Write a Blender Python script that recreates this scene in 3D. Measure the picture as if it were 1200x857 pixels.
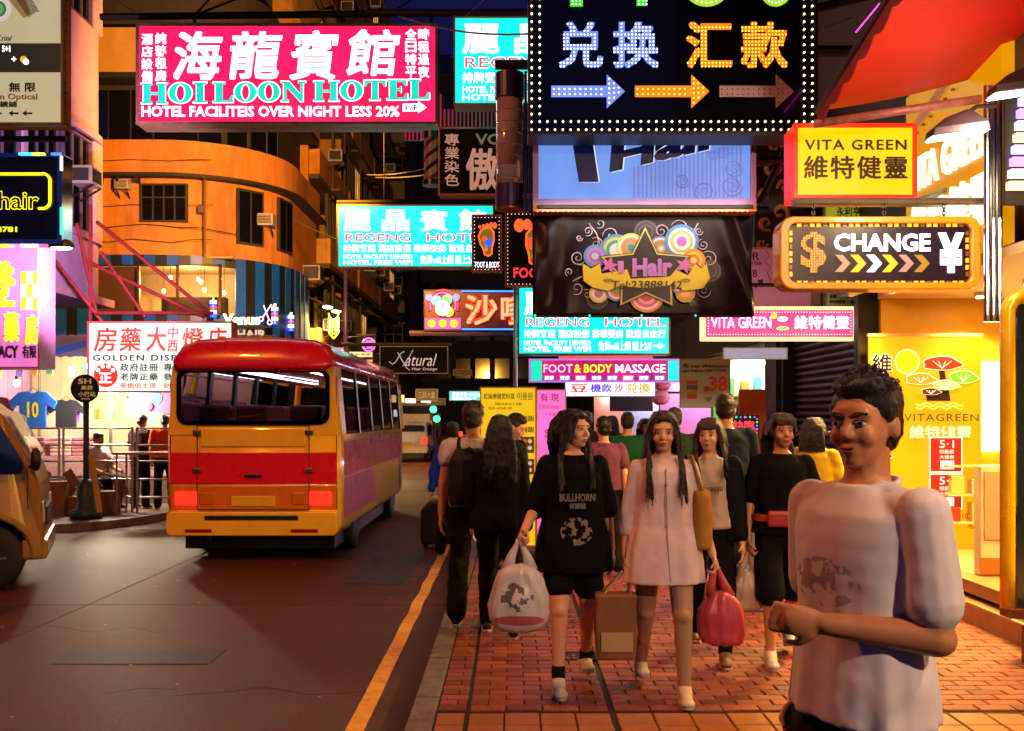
import bpy, math, random
import numpy as np
from mathutils import Vector, Matrix
random.seed(7); rng = np.random.default_rng(7)
for o in list(bpy.data.objects): bpy.data.objects.remove(o)
SC = bpy.context.scene; COL = SC.collection
R = math.radians
# ------------------------------------------------------------------ camera, sky, sun, exposure
F, CX, HY, EYE = 1167.0, 600.0, 488.0, 1.6        # focal length in photo pixels, vanishing point, eye height
cd = bpy.data.cameras.new('camera'); cam = bpy.data.objects.new('camera', cd); COL.objects.link(cam)
cam.location = (0, 0, EYE); cam.rotation_euler = (R(90), 0, 0)
cd.sensor_width = 36; cd.lens = 36*F/1200; cd.shift_y = (HY-428.5)/1200; cd.clip_end = 600; cd.clip_start = .05
SC.camera = cam
W = bpy.data.worlds.new('World'); SC.world = W; W.use_nodes = True
nt = W.node_tree; sky = nt.nodes.new('ShaderNodeTexSky'); sky.sky_type = 'NISHITA'; sky.sun_disc = False
sky.sun_elevation = R(-2.5); sky.ozone_density = 6; sky.sun_rotation = R(200); sky.altitude = 20
nt.links.new(sky.outputs[0], nt.nodes['Background'].inputs[0]); nt.nodes['Background'].inputs[1].default_value = .5
sd = bpy.data.lights.new('sun', 'SUN'); sd.energy = .01; sd.angle = R(12); sd.color = (.55, .65, 1)
so = bpy.data.objects.new('sun', sd); COL.objects.link(so); so.rotation_euler = (R(70), 0, R(20))
SC.view_settings.view_transform = 'Standard'; SC.view_settings.look = 'None'; SC.view_settings.exposure = .25; SC.view_settings.gamma = 1
SC.render.engine = 'CYCLES'; SC.cycles.use_denoising = True
SC.cycles.adaptive_threshold = .025; SC.cycles.max_bounces = 5; SC.cycles.diffuse_bounces = 3; SC.cycles.glossy_bounces = 3; SC.cycles.transmission_bounces = 4
SC.cycles.sample_clamp_indirect = 4; SC.cycles.caustics_reflective = False; SC.cycles.caustics_refractive = False

# ------------------------------------------------------------------ colours and materials
def C(h):
    h = h.lstrip('#'); r = [int(h[i:i+2], 16)/255 for i in (0, 2, 4)]
    return tuple((x/12.92 if x <= .04045 else ((x+.055)/1.055)**2.4) for x in r)
_m = {}
def M(name, col, rough=.6, metal=0, var=.15, scale=5, bump=0, bscale=60, coat=0, spec=.5, stretch=(1, 1, 1), dirt=0, dirtcol='2a2018', sheen=0):
    if name in _m: return _m[name]
    m = bpy.data.materials.new(name); m.use_nodes = True; _m[name] = m
    n, l = m.node_tree.nodes, m.node_tree.links; b = n['Principled BSDF']
    c = C(col) if isinstance(col, str) else col
    tc = n.new('ShaderNodeTexCoord'); mp = n.new('ShaderNodeMapping'); mp.inputs['Scale'].default_value = stretch
    l.new(tc.outputs['Object'], mp.inputs[0])
    nz = n.new('ShaderNodeTexNoise'); nz.inputs['Scale'].default_value = scale; nz.inputs['Detail'].default_value = 6; nz.inputs['Roughness'].default_value = .62
    l.new(mp.outputs[0], nz.inputs['Vector'])
    rp = n.new('ShaderNodeValToRGB'); rp.color_ramp.elements[0].position = .28; rp.color_ramp.elements[1].position = .72
    rp.color_ramp.elements[0].color = (*[x*(1-var) for x in c], 1); rp.color_ramp.elements[1].color = (*[min(1, x*(1+var)) for x in c], 1)
    l.new(nz.outputs['Fac'], rp.inputs[0]); last = rp.outputs[0]
    if dirt:
        n2 = n.new('ShaderNodeTexNoise'); n2.inputs['Scale'].default_value = scale*.37; n2.inputs['Detail'].default_value = 9; n2.inputs['Roughness'].default_value = .7
        l.new(mp.outputs[0], n2.inputs['Vector'])
        r2 = n.new('ShaderNodeValToRGB'); r2.color_ramp.elements[0].position = .5; r2.color_ramp.elements[1].position = .72
        r2.color_ramp.elements[0].color = (0, 0, 0, 1); r2.color_ramp.elements[1].color = (dirt,)*3+(1,)
        l.new(n2.outputs['Fac'], r2.inputs[0])
        mx = n.new('ShaderNodeMixRGB'); mx.inputs[2].default_value = (*C(dirtcol), 1)
        l.new(r2.outputs[0], mx.inputs[0]); l.new(last, mx.inputs[1]); last = mx.outputs[0]
    l.new(last, b.inputs['Base Color'])
    rr = n.new('ShaderNodeMapRange'); rr.inputs['To Min'].default_value = max(.02, rough-.08); rr.inputs['To Max'].default_value = min(1, rough+.08)
    l.new(nz.outputs['Fac'], rr.inputs[0]); l.new(rr.outputs[0], b.inputs['Roughness'])
    b.inputs['Metallic'].default_value = metal; b.inputs['Coat Weight'].default_value = coat; b.inputs['Specular IOR Level'].default_value = spec
    if sheen: b.inputs['Sheen Weight'].default_value = sheen
    if bump:
        nb = n.new('ShaderNodeTexNoise'); nb.inputs['Scale'].default_value = bscale; nb.inputs['Detail'].default_value = 5
        l.new(mp.outputs[0], nb.inputs['Vector'])
        bp = n.new('ShaderNodeBump'); bp.inputs['Strength'].default_value = bump; bp.inputs['Distance'].default_value = .02
        l.new(nb.outputs['Fac'], bp.inputs['Height']); l.new(bp.outputs[0], b.inputs['Normal'])
    return m
def EM(name, col, st=2.0, sample=True, var=.12, scale=2.5, base=None):
    """a surface that gives off light: tubes behind plastic, LEDs, neon"""
    if name in _m: return _m[name]
    m = bpy.data.materials.new(name); m.use_nodes = True; _m[name] = m
    n, l = m.node_tree.nodes, m.node_tree.links; b = n['Principled BSDF']
    c = C(col) if isinstance(col, str) else col
    b.inputs['Base Color'].default_value = (*(C(base) if base else [x*.2 for x in c]), 1); b.inputs['Roughness'].default_value = .35
    tc = n.new('ShaderNodeTexCoord'); nz = n.new('ShaderNodeTexNoise'); nz.inputs['Scale'].default_value = scale; nz.inputs['Detail'].default_value = 3
    l.new(tc.outputs['Object'], nz.inputs['Vector'])
    mr = n.new('ShaderNodeMapRange'); mr.inputs['From Min'].default_value = .3; mr.inputs['From Max'].default_value = .7
    mr.inputs['To Min'].default_value = st*(1-var); mr.inputs['To Max'].default_value = st*(1+var)
    l.new(nz.outputs['Fac'], mr.inputs[0]); l.new(mr.outputs[0], b.inputs['Emission Strength'])
    b.inputs['Emission Color'].default_value = (*c, 1)
    if not sample: m.cycles.emission_sampling = 'NONE'
    return m
def GLASS(name, col='10141c', rough=.06, alpha=1.0, trans=0):
    if name in _m: return _m[name]
    m = bpy.data.materials.new(name); m.use_nodes = True; _m[name] = m; b = m.node_tree.nodes['Principled BSDF']
    b.inputs['Base Color'].default_value = (*C(col), 1); b.inputs['Roughness'].default_value = rough
    b.inputs['Specular IOR Level'].default_value = .9; b.inputs['Transmission Weight'].default_value = trans
    b.inputs['IOR'].default_value = 1.45 if not trans else 1.1
    return m

# ------------------------------------------------------------------ mesh builder
def PX(px, py, Y):                                # photo pixel at a chosen distance -> place in the street
    return Vector(((px-CX)*Y/F, Y, EYE+(HY-py)*Y/F))
def nrm(v):
    v = np.asarray(v, float); return v/(np.linalg.norm(v)+1e-12)
class MB:
    def __init__(s): s.v = []; s.f = []
    def add(s, vs, fs):
        k = len(s.v); s.v.extend([tuple(map(float, p)) for p in vs]); s.f.extend([tuple(k+i for i in f) for f in fs]); return s
    def box(s, x0, x1, y0, y1, z0, z1):
        return s.add([(x, y, z) for z in (z0, z1) for y in (y0, y1) for x in (x0, x1)],
                     [(0, 2, 3, 1), (4, 5, 7, 6), (0, 1, 5, 4), (2, 6, 7, 3), (0, 4, 6, 2), (1, 3, 7, 5)])
    def bar(s, p, q, w, h=None, up=(0, 0, 1)):    # square bar between two points
        h = h or w; p, q = np.array(p, float), np.array(q, float); d = nrm(q-p); u = np.cross(d, up)
        if np.linalg.norm(u) < 1e-4: u = np.cross(d, (1, 0, 0))
        u = nrm(u)*w/2; t = nrm(np.cross(u, d))*h/2
        return s.add([c+a*u+b*t for c in (p, q) for a, b in ((-1, -1), (1, -1), (1, 1), (-1, 1))],
                     [(0, 1, 2, 3), (4, 7, 6, 5), (0, 4, 5, 1), (1, 5, 6, 2), (2, 6, 7, 3), (3, 7, 4, 0)])
    def tube(s, pts, r, n=8, cap=True, rr=None):
        pts = [np.array(p, float) for p in pts]; N = len(pts); rings = []; pu = None
        for i, p in enumerate(pts):
            d = nrm(pts[min(i+1, N-1)]-pts[max(i-1, 0)])
            if pu is None:
                u = np.cross(d, (0, 0, 1)); u = np.cross(d, (1, 0, 0)) if np.linalg.norm(u) < 1e-3 else u
            else: u = pu-d*np.dot(pu, d)
            u = nrm(u); pu = u; t = np.cross(d, u); q = (rr[i] if rr is not None else r)
            rings.append([p+q*(math.cos(a)*u+math.sin(a)*t) for a in np.arange(n)*2*math.pi/n])
        return s.rings(rings, cap)
    def rings(s, rings, cap=True, close=False):
        n = len(rings[0]); vs = [p for r in rings for p in r]; fs = []
        for i in range(len(rings)-1+(1 if close else 0)):
            j = (i+1) % len(rings)
            for k in range(n): fs.append((i*n+k, i*n+(k+1) % n, j*n+(k+1) % n, j*n+k))
        if cap and not close: fs += [tuple(range(n-1, -1, -1)), tuple(range((len(rings)-1)*n, len(rings)*n))]
        return s.add(vs, fs)
    def cyl(s, p, q, r, r2=None, n=16): return s.tube([p, q], r, n, rr=[r, r if r2 is None else r2])
    def caps(s, p, q, r0, r1, n=12):               # tapered limb with round ends
        p, q = np.array(p, float), np.array(q, float); d = nrm(q-p); pts = []; rr = []
        for a in (80, 55, 28): pts.append(p-d*r0*math.sin(R(a))); rr.append(r0*math.cos(R(a)))
        pts += [p, q]; rr += [r0, r1]
        for a in (28, 55, 80): pts.append(q+d*r1*math.sin(R(a))); rr.append(r1*math.cos(R(a)))
        return s.tube(pts, 0, n, rr=rr)
    def ell(s, c, r, n=12, m=8, rot=None):
        c = np.array(c, float); rings = []
        for i in range(1, m):
            a = math.pi*i/m; ring = []
            for k in range(n):
                b = 2*math.pi*k/n; p = np.array((r[0]*math.sin(a)*math.cos(b), r[1]*math.sin(a)*math.sin(b), -r[2]*math.cos(a)))
                if rot is not None: p = np.array(rot @ Vector(p))
                ring.append(c+p)
            rings.append(ring)
        return s.rings(rings)
    def prism(s, poly, o, u, v, w):                # 2-D outline extruded along w
        o, u, v, w = [np.array(a, float) for a in (o, u, v, w)]; n = len(poly)
        a = [o+x*u+y*v for x, y in poly]; b = [p+w for p in a]
        return s.add(a+b, [tuple(range(n)), tuple(range(2*n-1, n-1, -1))]+[(i, n+i, n+(i+1) % n, (i+1) % n) for i in range(n)])
    def fprism(s, poly, y, d): return s.prism([(x, z) for x, z in poly], (0, y, 0), (1, 0, 0), (0, 0, 1), (0, d, 0))
    def ring(s, outer, inner, y, d):               # flat frame between two outlines (same count) facing the camera
        rs = [[(x, yy, z) for x, z in q] for q, yy in ((outer, y), (outer, y+d), (inner, y+d), (inner, y))]
        return s.rings(rs, cap=False, close=True)
    def build(s, name, mat, parent=None, smooth=False, bevel=0, local=False, mods=None):
        me = bpy.data.meshes.new(name); me.from_pydata(s.v, [], s.f)
        return link(name, me, mat, parent, smooth, bevel, local)
OFF = {}
def link(name, me, mat, parent=None, smooth=False, bevel=0, local=False):
    if mat is not None and not me.materials: me.materials.append(mat)
    if smooth: me.polygons.foreach_set('use_smooth', [True]*len(me.polygons))
    o = bpy.data.objects.new(name, me); COL.objects.link(o)
    if parent:
        o.parent = parent
        if not local: o.location = -OFF.get(parent.name, Vector())
    if bevel:
        b = o.modifiers.new('bevel', 'BEVEL'); b.width = bevel; b.segments = 2; b.limit_method = 'ANGLE'
    return o
def tag(o, label, cat, group=None):
    o['label'] = label; o['category'] = cat
    if group: o['group'] = group
    return o
def thing(name, label, cat, loc=(0, 0, 0), rot=0, group=None):
    o = bpy.data.objects.new(name, None); COL.objects.link(o); o.empty_display_size = .2
    o.location = loc; o.rotation_euler = (0, 0, rot); OFF[o.name] = Vector(loc)
    return tag(o, label, cat, group)
def struct(o): o['kind'] = 'structure'; return o
def stuff(o): o['kind'] = 'stuff'; return o
def copy_tree(o, parent=None):
    c = o.copy(); COL.objects.link(c); c.parent = parent
    for ch in list(o.children): copy_tree(ch, c)
    return c
def bx(name, mat, parent, x0, x1, y0, y1, z0, z1, bevel=0, local=False):
    return MB().box(x0, x1, y0, y1, z0, z1).build(name, mat, parent, bevel=bevel, local=local)

# ------------------------------------------------------------------ lettering (built-in font, turned into solid letters)
_g = {}
def glyphs(s, bold=0., shear=0., space=1.0):
    key = (s, bold, shear, space)
    if key not in _g:
        extra = 0
        if bold > .012 and any(ord(ch) > 0x2e00 for ch in s): extra = bold*.75; bold = 0
        c = bpy.data.curves.new('lettering', 'FONT'); c.body = s; c.resolution_u = 2; c.offset = bold; c.shear = shear; c.extrude = .1; c.space_character = space
        o = bpy.data.objects.new('lettering', c); me = bpy.data.meshes.new_from_object(o)
        v = np.array([p.co[:] for p in me.vertices]); f = [tuple(p.vertices) for p in me.polygons]
        if extra:                                   # heavy strokes: the same letter laid five times, a hair apart
            vv, ff = [], []
            for i, (dx, dy) in enumerate(((0, 0), (1, .6), (-1, .6), (.7, -1), (-.7, -1))):
                q = v+np.array((dx*extra, dy*extra, 0)); q[:, 2] = (q[:, 2]+.1)*(1-.012*i); ff += [tuple(j+len(v)*i for j in p) for p in f]; vv.append(q)
            v, f = np.concatenate(vv), ff
        lo, hi = v.min(0), v.max(0); v = (v-lo)/np.maximum(hi-lo, 1e-6)
        _g[key] = (v, f); bpy.data.objects.remove(o); bpy.data.curves.remove(c); bpy.data.meshes.remove(me)
    return _g[key]
def text_at(parent, s, o, u, v, w, mat, bold=0., shear=0., name='lettering', space=1.0, local=False):
    g, f = glyphs(s, bold, shear, space); o, u, v, w = [np.array(a, float) for a in (o, u, v, w)]
    me = bpy.data.meshes.new(name); me.from_pydata([tuple(o+a*u+b*v+c*w) for a, b, c in g], [], f)
    return link(name, me, mat, parent, local=local)
def T(parent, s, rect, Y, mat, bold=0., d=.012, shear=0., name='lettering', space=1.0, tilt=0):
    """letters that fill a photo rectangle on a board whose front lies at distance Y"""
    a, b = PX(rect[0], rect[3], Y), PX(rect[2], rect[1], Y)
    u = np.array((b.x-a.x, 0, 0)); v = np.array((0, 0, b.z-a.z))
    if tilt: u[2] = u[0]*math.tan(R(tilt))
    return text_at(parent, s, (a.x, Y, a.z), u, v, (0, -d, 0), mat, bold, shear, name, space)
def TV(parent, s, rect, Y, mat, bold=0., d=.012):
    n = len(s); h = (rect[3]-rect[1])/n
    for i, ch in enumerate(s): T(parent, ch, (rect[0], rect[1]+i*h+h*.06, rect[2], rect[1]+(i+1)*h-h*.06), Y, mat, bold, d)
def rrect(x0, z0, x1, z1, r, n=5):
    p = []
    for cx, cz, a0 in ((x1-r, z1-r, 0), (x0+r, z1-r, 90), (x0+r, z0+r, 180), (x1-r, z0+r, 270)):
        for i in range(n+1): a = R(a0+90*i/n); p.append((cx+r*math.cos(a), cz+r*math.sin(a)))
    return p
def circ(x, z, r, n=24, rz=None, a0=0): return [(x+r*math.cos(a+a0), z+(rz or r)*math.sin(a+a0)) for a in np.arange(n)*2*math.pi/n]
def disc(parent, name, x, z, r, y, mat, d=.006, n=28, rz=None): return MB().fprism(circ(x, z, r, n, rz), y-d, d).build(name, mat, parent)
def pxc(px, py, Y): p = PX(px, py, Y); return p.x, p.z
def inside(poly_tris, pts):
    ok = np.zeros(len(pts), bool)
    for a, b, c in poly_tris:
        d1 = (pts[:, 0]-b[0])*(a[1]-b[1])-(a[0]-b[0])*(pts[:, 1]-b[1])
        d2 = (pts[:, 0]-c[0])*(b[1]-c[1])-(b[0]-c[0])*(pts[:, 1]-c[1])
        d3 = (pts[:, 0]-a[0])*(c[1]-a[1])-(c[0]-a[0])*(pts[:, 1]-a[1])
        ok |= ~(((d1 < 0) | (d2 < 0) | (d3 < 0)) & ((d1 > 0) | (d2 > 0) | (d3 > 0)))
    return ok
def led_text(parent, s, rect, Y, glow, dot, bold=.02, pitch=3.3, r=.9, space=1.0):
    """letters on an LED board: dim letter body with a grid of bright diodes"""
    T(parent, s, rect, Y, glow, bold, .01, space=space)
    g, f = glyphs(s, bold, 0., space); front = [q for q in f if all(g[i, 2] > .9 for i in q)]
    tris = [(g[q[0], :2], g[q[k], :2], g[q[k+1], :2]) for q in front for k in range(1, len(q)-1)]
    w, h = rect[2]-rect[0], rect[3]-rect[1]
    nx, ny = max(2, int(w/pitch)), max(2, int(h/pitch))
    pts = np.array([((i+.5)/nx, (j+.5)/ny) for i in range(nx) for j in range(ny)]); pts = pts[inside(tris, pts)]
    return dots(parent, [(rect[0]+x*w, rect[3]-y*h) for x, y in pts], Y-.01, r, dot)
def dots(parent, pxs, Y, r, mat, name='diodes'):
    mb = MB()
    for px, py in pxs:
        p = PX(px, py, Y); q = r*Y/F
        mb.add([(p.x-q, Y, p.z), (p.x, Y, p.z-q), (p.x+q, Y, p.z), (p.x, Y, p.z+q), (p.x, Y-q, p.z)], [(0, 1, 4), (1, 2, 4), (2, 3, 4), (3, 0, 4)])
    return stuff(mb.build(name, mat, parent))
def frame_dots(parent, rect, Y, step, r, mat, rows=1, gap=8):
    pts = []
    for k in range(rows):
        x0, y0, x1, y1 = rect[0]+k*gap, rect[1]+k*gap, rect[2]-k*gap, rect[3]-k*gap
        nx, ny = max(1, round((x1-x0)/step)), max(1, round((y1-y0)/step))
        for i in range(nx+1): pts += [(x0+(x1-x0)*i/nx, y0), (x0+(x1-x0)*i/nx, y1)]
        for j in range(1, ny): pts += [(x0, y0+(y1-y0)*j/ny), (x1, y0+(y1-y0)*j/ny)]
    return dots(parent, pts, Y, r, mat)
# common materials
white = M('white_paint', 'd8d8d4', .5, var=.05); black = M('black_paint', '101010', .5, var=.2); dark = M('dark_steel', '241d1a', .55, .6, dirt=.5)
steel = M('galvanised_steel', '9a9a98', .38, .9, var=.2, scale=12); chrome = M('polished_metal', 'c8c8c8', .18, 1, var=.05)
ORD = ['zeroth', 'first', 'second', 'third', 'fourth', 'fifth', 'sixth', 'seventh', 'eighth', 'ninth', 'tenth', 'eleventh', 'twelfth', 'thirteenth', 'fourteenth', 'fifteenth']
# ================================================================== GROUND
ZR = -.12                                          # carriageway lies a kerb's height below the pavement
asph = M('asphalt', '3a322c', .48, var=.25, scale=3, bump=.35, bscale=140, dirt=.5, dirtcol='1c1714')
conc = M('road_concrete', '46200c', .46, var=.6, scale=6, spec=.3, bump=.7, bscale=170, dirt=.75, dirtcol='1a0c06')
for m_ in (conc, asph):
    for n_ in m_.node_tree.nodes:
        if n_.type == 'TEX_NOISE': n_.inputs['Detail'].default_value = 13; n_.inputs['Roughness'].default_value = .78
for m_ in (conc,):                                   # pale aggregate showing in the worn surface
    n, l = m_.node_tree.nodes, m_.node_tree.links; b = n['Principled BSDF']; old = b.inputs['Base Color'].links[0].from_socket
    tc = n.new('ShaderNodeTexCoord'); g_ = n.new('ShaderNodeTexNoise'); g_.inputs['Scale'].default_value = 75; g_.inputs['Detail'].default_value = 3; l.new(tc.outputs['Object'], g_.inputs['Vector'])
    rp = n.new('ShaderNodeValToRGB'); rp.color_ramp.elements[0].position = .52; rp.color_ramp.elements[1].position = .74; rp.color_ramp.elements[1].color = (.8, .8, .8, 1); l.new(g_.outputs['Fac'], rp.inputs[0])
    mx = n.new('ShaderNodeMixRGB'); mx.inputs[2].default_value = (*C('8a4a20'), 1); l.new(rp.outputs[0], mx.inputs[0]); l.new(old, mx.inputs[1]); l.new(mx.outputs[0], b.inputs['Base Color'])
struct(bx('ground', asph, None, -160, 160, -40, 300, -.5, ZR-.03))
road = struct(bx('road', M('road_joint', '16110e', .7), None, -40, -.552, -6, 120, ZR-.029, ZR-.012))
xs = [-.56, -3.87, -7.2, -10.6]; ys = [-4, 3.1, 9.08, 15.1, 21.1, 27.1, 33.1, 39, 45, 51, 57, 66, 80, 119]
for i in range(3):
    for j in range(len(ys)-1):
        if i == 2 and ys[j] > 14: continue
        o = bx('road_slab', conc, road, xs[i+1]+.008, xs[i]-.008, ys[j]+.008, ys[j+1]-.008, ZR-.0115, ZR+rng.uniform(-.001, .001), bevel=.004)
yl = M('road_yellow', 'e0a412', .55, var=.25, scale=9, dirt=.6, dirtcol='5a3f12', bump=.2)
mb = MB()
for y0 in np.arange(3.2, 60, .5):                   # worn line: edges wander a little
    a, b = [-.86+.006*math.sin(y*7.3)+.004*math.sin(y*19) for y in (y0, y0+.5)]
    mb.add([(a-.052, y0, ZR+.004), (a+.052, y0, ZR+.004), (b+.052, y0+.5, ZR+.004), (b-.052, y0+.5, ZR+.004)], [(0, 1, 2, 3)])
mb.build('yellow_line', yl, road)
pav = struct(bx('pavement', M('brick_joint', '1d1410', .8, bump=.3), None, -.41, 3.66, 1.5, 70, -.4, -.012))
bricks = [M('paving_brick_%d' % i, c, .4, var=.4, scale=14, bump=.6, bscale=90, dirt=.7, dirtcol='2c1710') for i, c in enumerate(('84391c', '944420', '702f18', 'a04c22'))]
brick_me = {}
def brick_mesh(L, Wd, k):
    key = (round(L, 3), round(Wd, 3), k)
    if key not in brick_me:
        me = bpy.data.meshes.new('brick'); b = .005; mb = MB()
        ring = lambda e, z: [(-L/2+e, -Wd/2+e, z), (L/2-e, -Wd/2+e, z), (L/2-e, Wd/2-e, z), (-L/2+e, Wd/2-e, z)]
        mb.rings([ring(0, -.03), ring(0, -b), ring(b, 0)])
        me.from_pydata(mb.v, [], mb.f); me.materials.append(bricks[k] if k < 4 else tact); brick_me[key] = me
    return brick_me[key]
tact = M('yellow_tile', '9c5c14', .45, var=.2, scale=10, dirt=.5, dirtcol='3a2208', bump=.3)
def put_brick(x, y, L, Wd, k):
    o = bpy.data.objects.new('brick' if k < 4 else 'tile', brick_mesh(L, Wd, k)); COL.objects.link(o); o.parent = pav
    o.location = (x, y, rng.uniform(-.003, .0015)); o.rotation_euler = (rng.normal(0, .006), rng.normal(0, .005), rng.normal(0, .004))
zones = [(-.405, -.25), (-.232, .53), (.556, 3.54)]
rest = [MB() for _ in range(4)]; nb = 0
for zx0, zx1 in zones:
    for r_, y in ((0, 5.06), (1, 5.27)):
        n = max(1, round((zx1-zx0)/.2)); w = (zx1-zx0)/n
        for i in range(n):
            if -.6 < zx0+(i+.5)*w < 2.9: put_brick(zx0+(i+.5)*w, y, w-.008, .2, 4)
y = 5.43; row = 0
while y < 17:
    for zx0, zx1 in zones:
        x = zx0-(.1 if row % 2 else 0)
        while x < zx1-.02:
            a, b = max(x, zx0), min(x+.2, zx1); x += .2
            if b-a < .04: continue
            k = int(rng.choice(4, p=(.34, .3, .2, .16)))
            if y < 6.95 and (a+b)/2*F/y < 620 and nb < 296 and b-a > .09:
                put_brick((a+b)/2, y+.05, round(b-a, 2)-.007, .093, k); nb += 1
            else:
                dz = rng.uniform(-.003, .0015); e = .004
                mb = rest[k]; q = [(a+.0035, y+.0035), (b-.0035, y+.0035), (b-.0035, y+.0965), (a+.0035, y+.0965)]
                cxx, cyy = (a+b)/2, y+.05
                mb.rings([[(u, v, -.02) for u, v in q], [(u, v, dz-.004) for u, v in q], [(u+(e if u < cxx else -e), v+(e if v < cyy else -e), dz) for u, v in q]])
    y += .1; row += 1
for k in range(4): stuff(rest[k].build('bricks', bricks[k], pav))
stuff(bx('bricks', M('far_brick', '6e3b26', .5, var=.3, scale=20, bump=.4, bscale=60), pav, -.41, 3.55, 17.02, 69, -.02, -.002))
granite = M('granite_kerb', '6d665c', .6, var=.35, scale=22, bump=.35, bscale=110, dirt=.6)
kerb = struct(bx('kerb', M('kerb_bed', '2a2622', .8), None, -.545, -.412, 1.5, 70, -.45, -.02))
for i, y0 in enumerate(np.arange(2.0, 42, .92)):
    bx('kerb_stone', granite, kerb, -.552, -.412, y0+.006, y0+.914, -.3, rng.uniform(-.004, .003), bevel=.012)
# drain cover between the bricks
t = thing('drain_cover', 'small dark iron drain grating set in the brick pavement', 'drain cover', PX(680, 768, 6.65))
t.location.z = 0; OFF[t.name] = Vector(t.location); x, y = t.location.x, t.location.y
fm = MB().box(x-.15, x+.15, y-.11, y-.09, -.01, .004).box(x-.15, x+.15, y+.09, y+.11, -.01, .004).box(x-.15, x-.13, y-.09, y+.09, -.01, .004).box(x+.13, x+.15, y-.09, y+.09, -.01, .004).build('frame', dark, t)
for i in range(6): bx('bar', dark, t, x-.115+i*.042, x-.095+i*.042, y-.09, y+.09, -.008, .003)
crk = M('crack_fill', '0e0906', .8); pat = M('tar_patch', '1e1611', .5, var=.4, scale=8, bump=.5, bscale=140)
for (x, y, dx, n) in ((-2.6, 6.2, .22, 9), (-4.6, 8.0, .3, 8), (-1.7, 9.6, .2, 10), (-3.3, 10.6, .25, 6), (-5.4, 11.2, .3, 7)):
    p = [(x+dx*i+rng.normal(0, .05), y+rng.normal(0, .09), ZR+.002) for i in range(n)]
    m2 = MB()
    for (a, b, c), (d, e, f) in zip(p[:-1], p[1:]): m2.add([(a, b-.006, c), (d, e-.006, c), (d, e+.006, c), (a, b+.006, c)], [(0, 1, 2, 3)])
    m2.build('crack', crk, road)
for x0, x1, y0, y1 in ((-3.2, -2.1, 6.9, 7.35), (-5.9, -4.4, 8.5, 9.0), (-1.75, -1.1, 10.2, 12.6)): bx('tar_patch', pat, road, x0, x1, y0, y1, ZR-.01, ZR+.004)
mb = MB()
for i in range(60):
    x, y, s = rng.uniform(-6, -.9), rng.uniform(5, 14), rng.uniform(.008, .022); a = rng.uniform(0, 3)
    mb.add([(x+s*math.cos(a+k*1.57)*rng.uniform(.5, 1.2), y+s*math.sin(a+k*1.57), ZR+.006+.004*(k % 2)) for k in range(4)], [(0, 1, 2, 3)])
stuff(tag(mb.build('litter', M('paper_scrap', 'b8a890', .8), None), 'tiny paper scraps scattered over the road', 'litter'))
# left pavement and its kerb, rounding the corner of a side street
lk = [(-40, 13.9), (-7.2, 14.55), (-6.6, 14.8), (-6.15, 15.25), (-5.85, 15.9), (-5.7, 16.8), (-5.65, 60)]
mb = MB().prism([(x-.14, y+.14) for x, y in lk]+[(-40, 60)], (0, 0, -.4), (1, 0, 0), (0, 1, 0), (0, 0, .398))
struct(mb.build('left_pavement', M('left_paving', '5b4636', .6, var=.3, scale=6, bump=.3, dirt=.5), None))
kb = struct(MB().prism(lk+[(x-.13, y+.13) for x, y in reversed(lk)], (0, 0, -.45), (1, 0, 0), (0, 1, 0), (0, 0, .42)).build('left_kerb', granite, None))
for (xa, ya), (xb, yb) in zip(lk[:-1], lk[1:]):
    d = math.hypot(xb-xa, yb-ya); n = max(1, round(d/.9))
    if d > 20 and xa < -20: xa, ya = xb-6, yb-6*(14.55-13.9)/32.8; n = 7
    if d > 20 and yb > 50: yb = 34; n = 19
    nx, ny = -(yb-ya)/math.hypot(xb-xa, yb-ya), (xb-xa)/math.hypot(xb-xa, yb-ya)
    for i in range(n):
        p = [(xa+(xb-xa)*k, ya+(yb-ya)*k) for k in ((i+.01)/n, (i+.99)/n)]
        MB().prism([(p[0][0]-.003*nx, p[0][1]-.003*ny), (p[1][0]-.003*nx, p[1][1]-.003*ny), (p[1][0]+nx*.14, p[1][1]+ny*.14), (p[0][0]+nx*.14, p[0][1]+ny*.14)], (0, 0, -.2), (1, 0, 0), (0, 1, 0), (0, 0, .205)).build('kerb_stone', granite, kb, bevel=.01)

# ================================================================== BUILDINGS, LEFT
wdark = GLASS('window_glass', '0a0c12', .08); wframe = M('window_frame', '3a342e', .5, .3)
def window_f(parent, x0, x1, z0, z1, y, n=4, transom=.3, mat=None, fm=None):
    """a casement in a wall that faces the camera: frame, panes with mullions between"""
    fm = fm or wframe
    w = MB().ring([(x0, z0), (x1, z0), (x1, z1), (x0, z1)], [(x0+.05, z0+.05), (x1-.05, z0+.05), (x1-.05, z1-.05), (x0+.05, z1-.05)], y-.05, .12).build('window', fm, parent)
    zt = z1-(z1-z0)*transom; ww = (x1-x0-.1)/n
    for i in range(n):
        a = x0+.05+i*ww
        if i: bx('mullion', fm, w, a-.02, a+.02, y-.03, y+.05, z0+.05, z1-.05)
        bx('pane', mat or wdark, w, a+.021 if i else a+.001, a+ww-.021, y, y+.012, z0+.051, zt-.021)
        if transom: bx('pane', mat or wdark, w, a+.021 if i else a+.001, a+ww-.021, y, y+.012, zt+.021, z1-.051)
    if transom: bx('transom', fm, w, x0+.05, x1-.05, y-.025, y+.045, zt-.02, zt+.02)
    return w
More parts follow.
